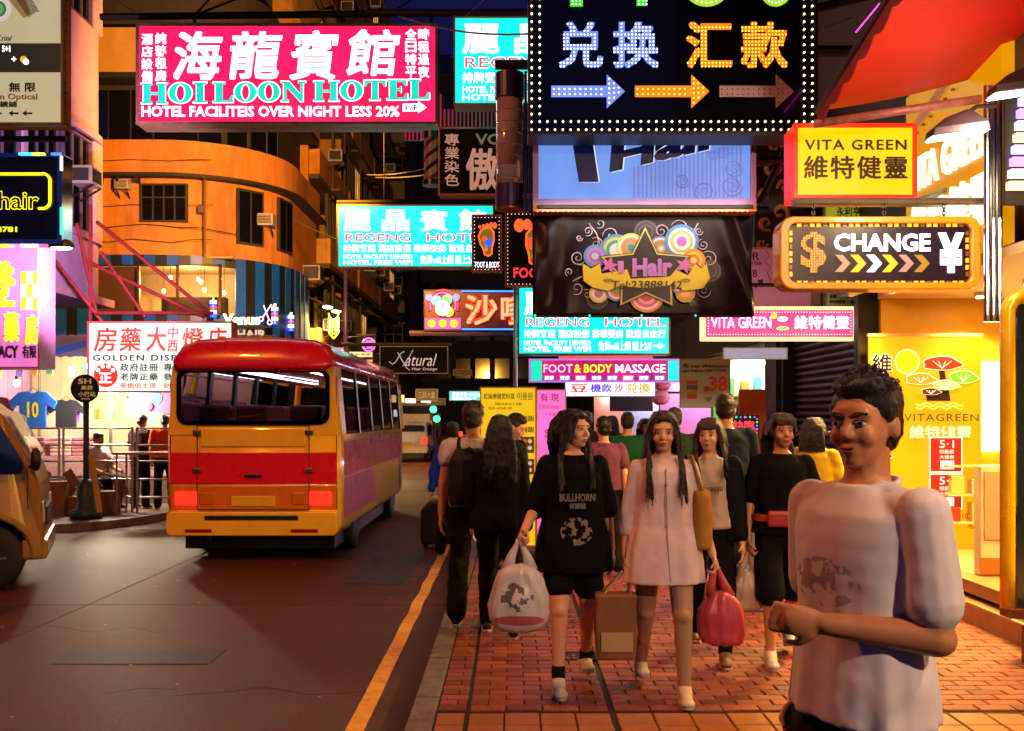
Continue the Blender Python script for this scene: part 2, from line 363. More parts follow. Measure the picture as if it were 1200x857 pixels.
def window_s(parent, x, y0, y1, z0, z1, n=2, mat=None, fm=None, out=1):
    """a casement in a wall along the street; out=+1: it faces +x"""
    fm = fm or wframe; s = out
    bxx = lambda nm, m, p, xa, xb, *a: bx(nm, m, p, min(xa, xb), max(xa, xb), *a)
    mb = MB()
    for a, b, c, d in ((y0, y1, z0, z0+.05), (y0, y1, z1-.05, z1), (y0, y0+.05, z0+.05, z1-.05), (y1-.05, y1, z0+.05, z1-.05)):
        mb.box(min(x+.05*s, x-.07*s), max(x+.05*s, x-.07*s), a, b, c, d)
    w = mb.build('window', fm, parent); ww = (y1-y0-.1)/n
    for i in range(n):
        a = y0+.05+i*ww
        if i: bxx('mullion', fm, w, x+.03*s, x-.05*s, a-.02, a+.02, z0+.05, z1-.05)
        bxx('pane', mat or wdark, w, x, x-.012*s, a+.021 if i else a+.001, a+ww-.021, z0+.051, z1-.051)
    return w
acm = M('ac_casing', 'a39c92', .5, var=.15, dirt=.5); acd = M('ac_grille', '2a2724', .6)
def ac_unit(x, y, z, label, face='f', s=1.0, group='air conditioners on the old facades'):
    w, h, d = .62*s, .42*s, .5*s
    t = thing('air_conditioner', label, 'air conditioner', (x, y, z), group=group)
    if face == 'f':
        bx('casing', acm, t, x-w/2, x+w/2, y-d/2, y+d/2, z, z+h, bevel=.015)
        bx('grille', acd, t, x-w/2+.05, x+w/2-.05, y-d/2-.006, y-d/2+.01, z+.05, z+h-.05)
        for k in range(5): bx('slat', acm, t, x-w/2+.05, x+w/2-.05, y-d/2-.014, y-d/2-.006, z+.08+k*(h-.16)/4-.008, z+.08+k*(h-.16)/4+.008)
        for q in (-1, 1): MB().bar((x+q*w*.35, y+d/2, z-.25), (x+q*w*.35, y-d/2, z-.01), .03).build('bracket', dark, t)
    else:
        bx('casing', acm, t, x-d/2, x+d/2, y-w/2, y+w/2, z, z+h, bevel=.015)
        bx('grille', acd, t, x-d/2+.05, x+d/2-.05, y-w/2-.006, y-w/2+.01, z+.05, z+h-.05)
        bx('vent', acd, t, x+d/2-.01, x+d/2+.006, y-w/2+.05, y+w/2-.05, z+.05, z+h-.05)
        for q in (-1, 1): MB().bar((x-d/2, y+q*w*.35, z-.25), (x+d/2, y+q*w*.35, z-.01), .03).build('bracket', dark, t)
    return t
def path_wall(pts, z0, z1, th, mat, parent, name='wall', bevel=0):
    n = len(pts); P = [np.array(p, float) for p in pts]; inn = []
    for i in range(n):
        d = nrm(P[min(i+1, n-1)]-P[max(i-1, 0)]); inn.append(P[i]+np.array((-d[1], d[0]))*th)
    rings = [[(*P[i], z0), (*P[i], z1), (*inn[i], z1), (*inn[i], z0)] for i in range(n)]
    return MB().rings(rings).build(name, mat, parent, bevel=bevel)
def curved(x0, yf, xs, r, y1, off=0):
    """plan of a front wall at yf that rounds a corner into a street wall at xs"""
    p = [(x0, yf-off)]
    for i in range(11):
        a = R(-90+9*i); p.append((xs-r+(r+off)*math.cos(a), yf+r+(r+off)*math.sin(a)))
    p.append((xs+off, y1)); return p
plaster = M('ochre_plaster', 'c07a34', .8, var=.2, scale=1.6, dirt=.75, dirtcol='5a3014', bump=.3, bscale=30, stretch=(1, 1, .35))
plaster2 = M('yellow_plaster', 'b98a44', .8, var=.18, scale=1.4, dirt=.5, dirtcol='5a4020', bump=.2, bscale=30)
ledge_m = M('dark_ledge', '1a1512', .7)
ob = thing('corner_building', 'orange rounded corner tenement with blue striped shopfront on first floor', 'building', (-9, 28, 0))
cv = lambda off=0: curved(-15, 27, -6.6, 3.0, 33.6, off)
path_wall(cv(-1.2), ZR, 3.6, .3, M('shop_dark_wall', '2b2320', .7), ob, 'ground_wall')
path_wall(cv(0), 5.95, 8.05, .3, plaster, ob)
path_wall(cv(.35), 8.05, 8.14, .9, ledge_m, ob, 'ledge')
path_wall(cv(.12), 8.14, 9.07, .25, plaster, ob, 'parapet')
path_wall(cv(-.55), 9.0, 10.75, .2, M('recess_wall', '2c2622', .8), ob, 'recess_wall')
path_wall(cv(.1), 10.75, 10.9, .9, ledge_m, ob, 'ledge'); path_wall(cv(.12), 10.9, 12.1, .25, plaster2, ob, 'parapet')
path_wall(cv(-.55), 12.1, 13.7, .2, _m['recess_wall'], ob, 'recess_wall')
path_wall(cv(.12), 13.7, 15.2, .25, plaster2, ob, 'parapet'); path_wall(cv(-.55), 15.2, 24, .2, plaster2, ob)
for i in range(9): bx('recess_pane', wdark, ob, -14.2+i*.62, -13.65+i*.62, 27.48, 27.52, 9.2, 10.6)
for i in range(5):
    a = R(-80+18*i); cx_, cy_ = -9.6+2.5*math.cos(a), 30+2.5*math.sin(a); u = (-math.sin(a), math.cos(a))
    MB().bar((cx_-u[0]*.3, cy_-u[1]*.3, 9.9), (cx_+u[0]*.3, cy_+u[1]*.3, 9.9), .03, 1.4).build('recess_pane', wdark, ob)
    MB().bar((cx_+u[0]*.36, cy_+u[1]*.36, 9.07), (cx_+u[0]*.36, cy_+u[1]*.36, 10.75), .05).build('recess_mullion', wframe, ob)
for k in range(9):
    a = -12.6+k*.5 if k < 6 else None
    if a is not None: bx('ledge_bracket', ledge_m, ob, a-.03, a+.03, 26.7, 27.0, 7.9, 8.05)
window_f(ob, -10.07, -8.79, 6.86, 7.9, 26.98, 4, .36)
for a in (-42, -14):                                 # tall windows on the rounded corner
    c, s = math.cos(R(a)), math.sin(R(a)); bxc, byc = -9.6+3.0*c, 30+3.0*s
    w = MB(); u = np.array((-s, c, 0)); n_ = np.array((c, s, 0)); o_ = np.array((bxc, byc, 0))
    w.prism([(-.42, 6.4), (.42, 6.4), (.42, 7.95), (-.42, 7.95)], o_-n_*.1, u, (0, 0, 1), n_*.16)
    ww = w.build('window', wframe, ob)
    for k in (-1, 1): MB().prism([(k*.2-.17, 6.46), (k*.2+.17, 6.46), (k*.2+.17, 7.88), (k*.2-.17, 7.88)], o_+n_*.055, u, (0, 0, 1), n_*.012).build('pane', wdark, ww)
# pipe and cable on the front
MB().tube([(-12.35, 26.93, 6.0), (-12.35, 26.93, 8.05)], .035).build('pipe', M('drain_pipe', '6a3c18', .6), ob)
MB().tube([(-13+.5*i, 26.96, 6.75+.05*math.sin(i*1.3)) for i in range(10)]+[(-7.6, 27.55, 6.62)], .012, 5).build('cable', black, ob)
for x_ in (-11.2, -8.3): MB().tube([(x_, 26.93, 5.95), (x_, 26.93, 8.0), (x_, 26.8, 8.03)], .028).build('pipe', M('drain_pipe', '6a3c18'), ob)
for z_, a_ in ((7.3, .03), (6.35, .05), (8.5, .02)): MB().tube([(-12.5+.55*i, 26.95 if z_ < 8 else 26.84, z_+a_*math.sin(i*1.9)) for i in range(9)], .01, 5).build('cable', black, ob)
for x_, z_ in ((-11.6, 6.6), (-8.4, 7.2), (-12.0, 7.4)): bx('junction_box', M('junction_grey', '5a4430', .6), ob, x_-.08, x_+.08, 26.88, 26.98, z_-.1, z_+.1, bevel=.01)
# striped shopfront of corrugated panels, one part for each stripe
blue = M('blue_stripe', '0c4cb8', .45, var=.15, scale=6); navy = M('black_stripe', '0c0f18', .5)
pl = [np.array(p) for p in curved(-13.2, 27, -6.6, 3.0, 31.5, .16)]
def along(pl, step):
    out = []; acc = 0
    segs = [(a, b, np.linalg.norm(b-a)) for a, b in zip(pl[:-1], pl[1:])]; L = sum(s[2] for s in segs); n = int(L/step)
    for i in range(n+1):
        d = i*step; q = 0
        for a, b, l in segs:
            if d <= q+l+1e-9: out.append(a+(b-a)*((d-q)/l)); break
            q += l
    return out
pts = along(pl, .3)
for i in range(len(pts)-1):
    a, b = pts[i], pts[i+1]; mid = (a+b)/2; win = -11.35 < mid[0] < -7.75 and mid[1] < 27.7
    zs = [(3.5, 4.38), (5.68, 5.95)] if win else [(3.5, 5.95)]
    for z0, z1 in zs:
        d = nrm(b-a); nn = np.array((d[1], -d[0])); m_ = blue if i % 2 else navy; th = .05 if i % 2 else .03
        mb = MB()
        mb.prism([(a[0], a[1]), (b[0], b[1]), (b[0]+nn[0]*th, b[1]+nn[1]*th), (a[0]+nn[0]*th, a[1]+nn[1]*th)], (0, 0, z0), (1, 0, 0), (0, 1, 0), (0, 0, z1-z0))
        mb.build('stripe_panel', m_, ob)
path_wall(curved(-13.2, 27, -6.6, 3.0, 31.5, .14), 3.5, 4.36, .1, navy, ob, 'panel_backing')
# lit dining room behind the big window
warm = M('dining_wall', 'b09060', .8); room = MB()
room.box(-11.5, -7.6, 30.2, 30.3, 4.2, 6.0).box(-11.5, -7.6, 27.2, 30.2, 4.1, 4.2).box(-11.5, -7.6, 27.1, 30.2, 5.9, 5.95).box(-11.55, -11.45, 27.1, 30.2, 4.2, 5.9)
room.build('dining_room', warm, ob)
wf = MB()
for x_ in (-11.35, -10.1, -9.05, -7.9): wf.box(x_-.03, x_+.03, 26.9, 27.0, 4.36, 5.7)
wf.box(-11.38, -7.87, 26.9, 27.0, 4.34, 4.4).box(-11.38, -7.87, 26.9, 27.0, 5.66, 5.7)
wn = wf.build('window', M('brass_frame', '6b4a1c', .4, .5), ob)
bx('curtain', M('brown_curtain', '4a2a16', .8), ob, -11.3, -10.15, 27.1, 27.14, 4.4, 5.66)
bx('bar_counter', M('bar_wood', '2a1a10', .5), ob, -10.0, -8.2, 28.4, 28.8, 4.2, 5.0)
bulb = EM('warm_bulb', 'ffcf7a', 14, sample=False)
for i, (x_, y_, z_) in enumerate([(-9.6, 28, 5.5), (-8.9, 28.5, 5.45), (-8.5, 29, 5.6), (-10.0, 28.6, 5.2), (-9.2, 29.2, 5.62), (-8.15, 28.2, 5.1), (-8.65, 28.0, 5.15)]):
    t = thing('pendant_lamp', 'warm pendant bulb in the dining room window, %s' % ('left of centre', 'middle', 'right of centre', 'lowest at left', 'highest', 'far right', 'low right')[i], 'lamp', (x_, y_, z_), group='bulbs in the dining room')
    MB().ell((x_, y_, z_), (.05, .05, .065)).build('bulb', bulb, t, True); MB().cyl((x_, y_, z_+.05), (x_, y_, 5.9), .008, n=6).build('flex', black, t)
ld = bpy.data.lights.new('dining_light', 'POINT'); ld.energy = 260; ld.color = (1, .68, .3); ld.shadow_soft_size = .3
lo = bpy.data.objects.new('dining_light', ld); COL.objects.link(lo); lo.location = (-9.2, 28.4, 5.35)
ac_unit(-10.5, 26.9, 7.72, 'air conditioner beside the window of the orange front', 'f', .62)
ac_unit(-7.0, 28.3, 7.0, 'air conditioner hung under a tall window on the rounded corner', 'f', .8)
ac_unit(-6.35, 31.8, 5.9, 'air conditioner low on the orange corner over the striped panels', 's', 1.15)

# tenement row along the left of the street: balconies stacked floor over floor
row_c = ['c8832e', 'b8892f', '9a6a3a', '7d5240', '6a4a48']; rowm = [M('balcony_plaster_%d' % i, c, .8, var=.2, scale=1.5, dirt=.55, dirtcol='40281a', bump=.2) for i, c in enumerate(row_c)]
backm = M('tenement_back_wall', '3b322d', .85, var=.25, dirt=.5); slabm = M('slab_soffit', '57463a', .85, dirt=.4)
names = ['ochre tenement of stacked balconies next to the rounded corner', 'yellow tenement of balconies in the middle of the left row', 'brown tenement at the far end of the left row']
yy = 33.7
for bi, (ln, cols) in enumerate(((6.4, (0, 1)), (6.4, (1, 2)), (7.5, (2, 3)))):
    y0, y1 = yy, yy+ln; yy += ln+.05
    t = thing('tenement', names[bi], 'building', (-8, (y0+y1)/2, 0))
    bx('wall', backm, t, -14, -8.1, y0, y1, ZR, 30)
    bx('party_wall', rowm[cols[0]], t, -8.1, -6.9, y0, y0+.2, 3.4, 30)
    z = 3.6; fl = 0
    while z < 25:
        out = -6.55+(.12 if fl % 2 else 0)+(.25 if fl == 1 else 0); m_ = rowm[cols[(fl+bi) % 2]]
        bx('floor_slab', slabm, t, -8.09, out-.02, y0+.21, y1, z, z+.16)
        bx('parapet', m_, t, out-.14, out, y0+.21, y1-.3, z+.161, z+1.02, bevel=.01)
        bx('parapet_return', m_, t, -8.0, out-.141, y0+.205, y0+.34, z+.161, z+1.0)
        if (fl+bi) % 3 != 2:
            for k in range(3):
                a = y0+.5+k*(ln-1)/3; window_s(t, out-.18, a, a+(ln-1)/3-.15, z+1.03, z+2.6, 3, mat=EM('lit_pane', 'ffb050', .8, sample=False, var=.5) if (fl*5+k*3+bi*2) % 7 == 1 else None)
        else:
            for k in range(2): window_s(t, -8.07, y0+.8+k*2.8, y0+2.6+k*2.8, z+1.0, z+2.5, 2)
        bx('drip_ledge', slabm, t, out-.02, out+.28, y0+.4, y1-.5, z+2.68, z+2.76)
        for k in range(2):
            if (fl*3+bi+k) % 4 != 3:
                ac_unit(out+.28, y0+1.4+k*3.1+.5*((fl*7+k*3) % 3-1), z+.95+.25*(k % 2), 'air conditioner on %s tenement, %s balcony floor up, %s end' % (('the nearest ochre', 'the middle yellow', 'the farthest brown')[bi], ORD[fl+1], ('near', 'far')[k]), 's', 1.0)
        z += 3.05; fl += 1
for i, (y_, z_) in enumerate(((35.5, 7.5), (38, 9.8), (42, 8.6))):        # drain pipes
    tag(MB().tube([(-6.4, y_, 3.2), (-6.38, y_, z_+6)], .05).build('drain_pipe', M('rust_pipe', '4d382a', .7, dirt=.5), None), 'long drain pipe running up the %s of the left tenement row' % ('near part', 'middle', 'far part')[i], 'pipe')

# pale building behind the row and the dark tower that closes the street
t = thing('apartment_tower', 'dark apartment tower closing the far end of the street', 'building', (-3, 75, 0))
bx('wall', M('tower_wall', '23222a', .8, var=.2, scale=.6), t, -9.5, 1.8, 76, 90, ZR, 29)
for r_ in range(9):
    for c_ in range(7):
        bx('window', wdark, t, -8.8+c_*1.5, -7.7+c_*1.5, 75.96, 76.02, 4.5+r_*2.9, 6.0+r_*2.9)
        bx('sill', M('tower_sill', '3a3840', .8), t, -8.85+c_*1.5, -7.65+c_*1.5, 75.9, 75.99, 4.35+r_*2.9, 4.48+r_*2.9)
t = thing('apartment_block', 'greyish block with bay windows beyond the left row, behind the sand neon sign', 'building', (-7.5, 57, 0))
bx('wall', M('grey_render', '6b625a', .8, var=.2, scale=1, dirt=.4), t, -12, -6.3, 55.5, 66, ZR, 22)
for r_ in range(5):
    z = 4.2+r_*3.1; bx('bay', _m['grey_render'], t, -7.6, -5.9, 54.6, 55.5, z, z+1.0)
    window_f(t, -7.5, -6.0, z+1.0, z+2.4, 54.8, 3, .35)
    bx('bay_roof', slabm, t, -7.65, -5.85, 54.5, 55.5, z+2.42, z+2.55)

# pink building at the near left
pinkm = M('mauve_plaster', 'b48ab4', .75, var=.12, scale=1.8, dirt=.4, dirtcol='4a3850', bump=.2, bscale=30)
pk = thing('pink_building', 'mauve plastered building with rounded corner at the left edge', 'building', (-9, 18, 0))
pv = lambda off=0: [(-8.2+off, 14.9), (-8.2+off, 19.6)]+[(-9.0+(.8+off)*math.cos(R(a)), 19.6+(.8+off)*math.sin(R(a))) for a in (15, 30, 45, 60, 75, 90)]+[(-14, 20.4+off)]
def pk_wall(z0, z1, off=0, name='wall', m=pinkm, th=.25): return path_wall(pv(off), z0, z1, th, m, pk, name)
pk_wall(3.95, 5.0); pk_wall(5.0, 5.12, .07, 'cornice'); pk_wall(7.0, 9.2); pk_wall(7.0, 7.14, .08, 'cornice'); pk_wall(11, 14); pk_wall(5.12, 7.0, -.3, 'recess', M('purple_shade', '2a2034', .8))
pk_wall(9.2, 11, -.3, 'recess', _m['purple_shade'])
for z0, z1 in ((5.14, 6.98), (9.22, 10.98)):
    for a in (15.1, 16.9, 18.3): window_s(pk, -8.28, a, a+(1.6 if a < 16 else 1.25), z0, z1, 3, fm=M('mauve_frame', '5d4a66', .5))
    bx('pier', pinkm, pk, -8.45, -8.2, 19.56, 19.95, z0-.02, z1+.02); bx('pier', pinkm, pk, -8.45, -8.2, 16.72, 16.88, z0-.02, z1+.02)
bx('soffit', M('soffit_pink', 'b98a9a', .7), pk, -13, -8.1, 15, 20.3, 3.8, 3.95); bx('ground_wall', pinkm, pk, -13, -9.6, 15, 20, 0, 3.8)
ac_unit(-7.95, 18.6, 5.9, 'small air conditioner in the window of the mauve building', 's', .8)

# ================================================================== BUILDINGS, RIGHT
tile = M('grey_wall_tile', '4b4038', .6, var=.2, scale=12, bump=.2)
t = thing('shop_building', 'dark tiled building over the yellow shop at the right edge', 'building', (5, 7, 0))
bx('upper_wall', tile, t, 3.78, 10, 1, 10.05, 3.2, 24)
for i in range(4): bx('tile_course', M('tile_edge', '6a5a4a', .5), t, 3.765, 3.779, 7.3, 9.2, 4.62+i*.16, 4.635+i*.16)
bx('floor', M('shop_floor', '9a7a50', .35, var=.1), t, 3.62, 10, 1, 9.95, .2, .3)
bx('end_wall', M('shop_yellow_wall', 'dca828', .5, var=.08), t, 3.7, 8, 9.99, 10.05, .3, 3.2)
bx('back_wall', _m['shop_yellow_wall'], t, 7.2, 7.3, 2, 9.95, .3, 3.2)
sst = M('step_stone', 'a8895c', .4, var=.2, scale=8, bump=.1)
bx('step', sst, t, 3.54, 3.95, 6.4, 10.04, -.05, .16, bevel=.01); bx('step', sst, t, 3.8, 4.2, 6.4, 9.94, .161, .301, bevel=.01)
bx('step_block', M('brown_marble', '5a2f1a', .25, var=.3, scale=9), t, 3.32, 3.7, 5.6, 6.5, -.02, .24, bevel=.012)
bx('ceiling', M('shop_ceiling', 'd8c090', .6, var=.05), t, 3.665, 7.3, 2, 9.98, 2.78, 2.86)
for Yq in (5.6, 6.6, 7.6, 8.6, 9.5):
    for Xq in (3.54, 4.5, 5.6):
        if Xq < 4 and Yq < 8: continue
        zc = .085 if Xq < 4 else 0
        l = thing('downlight', 'recessed ceiling downlight of the yellow shop, %s row, %s' % ({5.6: 'nearest', 6.6: 'second', 7.6: 'third', 8.6: 'fourth', 9.5: 'farthest'}[Yq], {3.54: 'over the step', 4.5: 'in the middle', 5.6: 'at the back'}[Xq]), 'lamp', (Xq, Yq, 2.77+zc), group='downlights of the yellow shop')
        MB().cyl((Xq, Yq, 2.775+zc), (Xq, Yq, 2.74+zc), .085, n=16).build('rim', chrome, l); MB().cyl((Xq, Yq, 2.737+zc), (Xq, Yq, 2.733+zc), .07, n=16).build('lens', EM('downlight_lens', 'ffd890', 60, sample=True), l)
        if Xq < 5:
            ld = bpy.data.lights.new('downlight_beam', 'SPOT'); ld.energy = 520 if Xq < 4 else 420; ld.color = (1, .6, .16); ld.spot_size = R(130); ld.spot_blend = .6; ld.shadow_soft_size = .07
            lo = bpy.data.objects.new('downlight_beam', ld); COL.objects.link(lo); lo.location = (Xq, Yq, 2.72+zc); lo.rotation_euler = (0, R(28) if Xq < 4 else 0, 0)
# glowing wall panels and shelves in the shop
for a, b, c, d in ((4.3, 5.0, 1.25, 2.15), (5.2, 5.9, 1.25, 2.15)): bx('light_panel', EM('shop_light_panel', 'ffe48a', 8), t, a, b, 9.95, 9.97, c, d)
for z_ in (.55, .82, 1.1):
    bx('shelf', M('pale_shelf', 'c9ac78', .4), t, 4.25, 6.2, 9.7, 9.94, z_, z_+.02)
pc = ['c0392b', 'e0c070', 'd8d0c0', '9a4f8a', 'c97b2a', 'e8e0d0']
for i in range(14):
    w_ = .09+.04*(i % 3); x_ = 4.3+(i % 7)*.2; z_ = (.571, .841)[i//7]; k = i % 6
    o = tag(bx('product_box', M('product_%d' % k, pc[k], .4), None, x_, x_+w_, 9.74, 9.86, z_, z_+.14+.04*(i % 2), bevel=.004), '%s carton on the %s shelf of the yellow shop, %s from the left' % (('red', 'straw yellow', 'grey white', 'mauve', 'orange', 'cream')[k], ('bottom', 'middle')[i//7], ORD[i % 7+1]), 'carton', 'cartons in the yellow shop')

# shutter shop
t = thing('shutter_shop', 'closed roller shutter front next to the yellow shop, purple grey slats', 'shop front', (3.7, 11.2, 0))
bx('wall', tile, t, 3.8, 10, 10.06, 13.0, 2.86, 24); bx('frame', dark, t, 3.5, 3.78, 10.07, 10.2, 0, 2.9); bx('frame', dark, t, 3.5, 3.78, 12.85, 13.0, 0, 2.9)
shm = M('shutter_slat', '6a5560', .42, .45, var=.25, scale=4, dirt=.5, dirtcol='2b2026')
for i in range(34):
    z_ = .02+i*.083; MB().rings([[(3.66+dx, y_, z_+dz) for dx, dz in ((.03, 0), (0, .012), (-.022, .03), (-.022, .05), (0, .068), (.03, .08))] for y_ in (10.2, 12.85)]).build('slat', shm, t)
bx('header', M('grey_header', '8a8272', .6, dirt=.3), t, 3.45, 3.8, 10.07, 13.0, 2.862, 3.4)
# barber's column
t = thing('dark_column', 'dark column with orange boards between shutter and bright shop', 'column', (3.6, 13.4, 0))
bx('pier', M('black_pier', '15110f', .5), t, 3.45, 4.0, 13.02, 13.6, 0, 3.4)
bx('board', M('orange_board', 'c0622a', .5), t, 2.95, 3.3, 12.92, 12.96, .4, 1.95)

def barber_pole(px, Y, z0, z1, r, label):
    x = (px-CX)*Y/F; t = thing('barber_pole', label, 'barber pole', (x, Y, z0)); h = z1-z0
    cap = M('pole_cap', '1a1420', .3, .4); MB().cyl((x, Y, z0), (x, Y, z0+h*.1), r*1.15, n=20).build('base', cap, t); MB().cyl((x, Y, z1-h*.12), (x, Y, z1), r*1.15, n=20).build('cap', cap, t)
    MB().cyl((x, Y, z0+h*.1), (x, Y, z1-h*.12), r*.96, n=20).build('core', M('pole_white', 'b06a3a', .4), t)
    for k in range(3):
        rg = []
        for i in range(25):
            u = i/24; ang = u*math.pi*2.2+k*2*math.pi/3; zz = z0+h*.1+(h*.78)*u
            rg.append([(x+r*1.0*math.cos(ang+q), Y+r*1.0*math.sin(ang+q), zz) for q in (0, .25, .5, .75)])
        mb = MB()
        for i in range(24):
            for q in range(3): mb.add([rg[i][q], rg[i][q+1], rg[i+1][q+1], rg[i+1][q]], [(0, 1, 2, 3)])
        mb.build('stripe', M('pole_stripe_%d' % k, ('5a1a18', '20263a', '6a2a1a')[k], .4), t)
    return t
barber_pole(945, 12.8, 1.45, 2.2, .09, 'striped orange barber pole on the dark column beside the shutter')
barber_pole(912, 13.3, 1.2, 1.95, .07, 'smaller dim barber pole left of the dark column')

# lit shops further along the right side
def lit_shop(y0, y1, label, walls, lamp, st, h=2.7, dep=3.0, goods=0, seed=0):
    t = thing('lit_shop', label, 'shop', (3.7, (y0+y1)/2, 0)); x0 = 3.7
    wm = M('shop_wall_'+walls, walls, .6, var=.1)
    bx('back_wall', wm, t, x0+dep, x0+dep+.1, y0, y1, 0, h); bx('far_wall', wm, t, x0, x0+dep, y1-.1, y1, 0, h); bx('near_wall', wm, t, x0, x0+dep, y0, y0+.1, 0, h)
    bx('ceiling', wm, t, x0, x0+dep, y0+.1, y1-.1, h-.1, h); bx('lintel', M('shop_lintel', '2a211d', .6, dirt=.4), t, x0-.12, x0+.1, y0, y1, h, h+.9)
    bx('upper_wall', M('upper_dark', '1d1a1c', .8, var=.2, scale=1), t, x0+.1, x0+5, y0, y1, h+.05, 24)
    for k in range(3): bx('ceiling_tube', EM('tube_'+lamp, lamp, st), t, x0+.3, x0+dep-.4, y0+.5+k*(y1-y0-1)/2-.04, y0+.5+k*(y1-y0-1)/2+.04, h-.17, h-.11)
    for f in range(4):
        for k in range(2): window_s(t, x0+.1, y0+.4+k*2.4, y0+2.2+k*2.4, h+1.6+f*3.1, h+3.0+f*3.1, 2, out=-1)
    rr = random.Random(seed); gc = ['f0d040', 'e8e8e0', 'd04060', '40a0c0', 'f0f0f0', '50b060', 'e080b0', 'e09030']
    for j in range(goods):
        z_ = .3+.42*(j % 5); y_ = y1-.35; s_ = rr.uniform(.1, .2)
        if j < 5: bx('shelf', M('shop_shelf', 'b0a890', .5), t, x0-.1, x0+dep-.2, y1-.42, y1-.1, z_-.02, z_)
        x_ = x0-.1+(j//5)*.26+rr.uniform(0, .04); k = rr.randrange(8)
        tag(bx('product_box', M('goods_%d' % k, gc[k], .4), None, x_, x_+s_, y_-.06, y_+.06, z_, z_+rr.uniform(.18, .34), bevel=.004), '%s packet on the %s shelf of the bright white shop, %s from the pavement' % (('yellow', 'ivory', 'crimson', 'teal', 'white', 'green', 'pink', 'orange')[k], ('bottom', 'second lowest', 'middle', 'second highest', 'top')[j % 5], ORD[j//5+1]), 'packet', 'packets on the lit shop shelves')
    return t
lit_shop(13.62, 18.4, 'bright white shop with shelves of packets behind the dark column', 'd8d2b8', 'fff6d8', 60, goods=45, seed=2)
lit_shop(18.45, 25, 'pink lit shop of hanging bags further down the pavement', 'd0a0c0', 'ffb8e8', 70, seed=3)
lit_shop(25.05, 33, 'white lit shop far down the pavement', 'c8c4d8', 'f0e8ff', 60, seed=4)
lit_shop(33.05, 45, 'small pinkish shop at the far end of the pavement', 'd0a0a0', 'ffd0c0', 60, seed=5)
t = thing('far_building', 'dark building beyond the last lit shop on the right', 'building', (6, 60, 0)); bx('wall', _m['upper_dark'], t, 3.8, 12, 45.1, 75, ZR, 24)
for r_ in range(5):
    for k in range(4): window_s(t, 3.8, 46+k*3, 48+k*3, 4+r_*3, 5.6+r_*3, 2, out=-1)
# ================================================================== SIGNS
wl = EM('letter_white', 'ffffff', 1.9, sample=False); red_l = EM('letter_red', 'ff2a1c', 1.0, sample=False); rust = M('rusty_frame', '8a6a52', .6, .3, var=.3, scale=8, dirt=.6, dirtcol='4a2a18')
SER = {'H': [(0,0),(.42,0),(.42,.09),(.34,.09),(.34,.44),(.66,.44),(.66,.09),(.58,.09),(.58,0),(1,0),(1,.09),(.92,.09),(.92,.91),(1,.91),(1,1),(.58,1),(.58,.91),(.66,.91),(.66,.55),(.34,.55),(.34,.91),(.42,.91),(.42,1),(0,1),(0,.91),(.08,.91),(.08,.09),(0,.09)],
 'I': [(0,0),(1,0),(1,.09),(.78,.09),(.78,.91),(1,.91),(1,1),(0,1),(0,.91),(.22,.91),(.22,.09),(0,.09)],
 'L': [(0,0),(1,0),(1,.35),(.92,.35),(.8,.1),(.48,.1),(.48,.91),(.6,.91),(.6,1),(0,1),(0,.91),(.12,.91),(.12,.09),(0,.09)],
 'T': [(.25,0),(.75,0),(.75,.09),(.65,.09),(.65,.9),(.82,.9),(.93,.68),(1,.68),(1,1),(0,1),(0,.68),(.07,.68),(.18,.9),(.35,.9),(.35,.09),(.25,.09)],
 'E': [(0,0),(1,0),(1,.32),(.93,.32),(.8,.1),(.46,.1),(.46,.46),(.6,.46),(.64,.36),(.7,.36),(.7,.66),(.64,.66),(.6,.56),(.46,.56),(.46,.9),(.76,.9),(.88,.7),(.95,.7),(.95,1),(0,1),(0,.91),(.12,.91),(.12,.09),(0,.09)],
 'N': [(0,0),(.32,0),(.32,.09),(.22,.09),(.22,.72),(.76,0),(.9,0),(.9,.91),(1,.91),(1,1),(.68,1),(.68,.91),(.78,.91),(.78,.38),(.34,1),(0,1),(0,.91),(.1,.91),(.1,.09),(0,.09)]}
SW = {'H': 1.1, 'I': .55, 'L': .9, 'T': .95, 'E': .9, 'N': 1.1, 'O': 1.0}
def serif(parent, s, rect, Y, mat, d=.012, grow=0, drop=0):
    tot = sum(SW[c] for c in s)+.07*(len(s)-1); x = rect[0]; W_ = rect[2]-rect[0]; q = Y/F
    for i, c in enumerate(s):
        w = SW[c]/tot*W_; k = i/max(1, len(s)-1); y1 = rect[3]-drop*k; y0 = rect[1]-drop*k
        a = PX(x-grow, y1+grow, Y); b = PX(x+w+grow, y0-grow, Y); sx, sz = b.x-a.x, b.z-a.z
        if c == 'O':
            cx_, cz_ = (a.x+b.x)/2, (a.z+b.z)/2; mb = MB().ring(circ(cx_, cz_, sx/2, 28, sz/2), circ(cx_, cz_, sx*.21-grow*q*1.5, 28, sz*.41-grow*q*1.5), Y-d, d)
        else: mb = MB().prism([(p*sx, r_*sz) for p, r_ in SER[c]], (a.x, Y-d, a.z), (1, 0, 0), (0, 0, 1), (0, d, 0))
        mb.build('lettering', mat, parent); x += w+.07/tot*W_
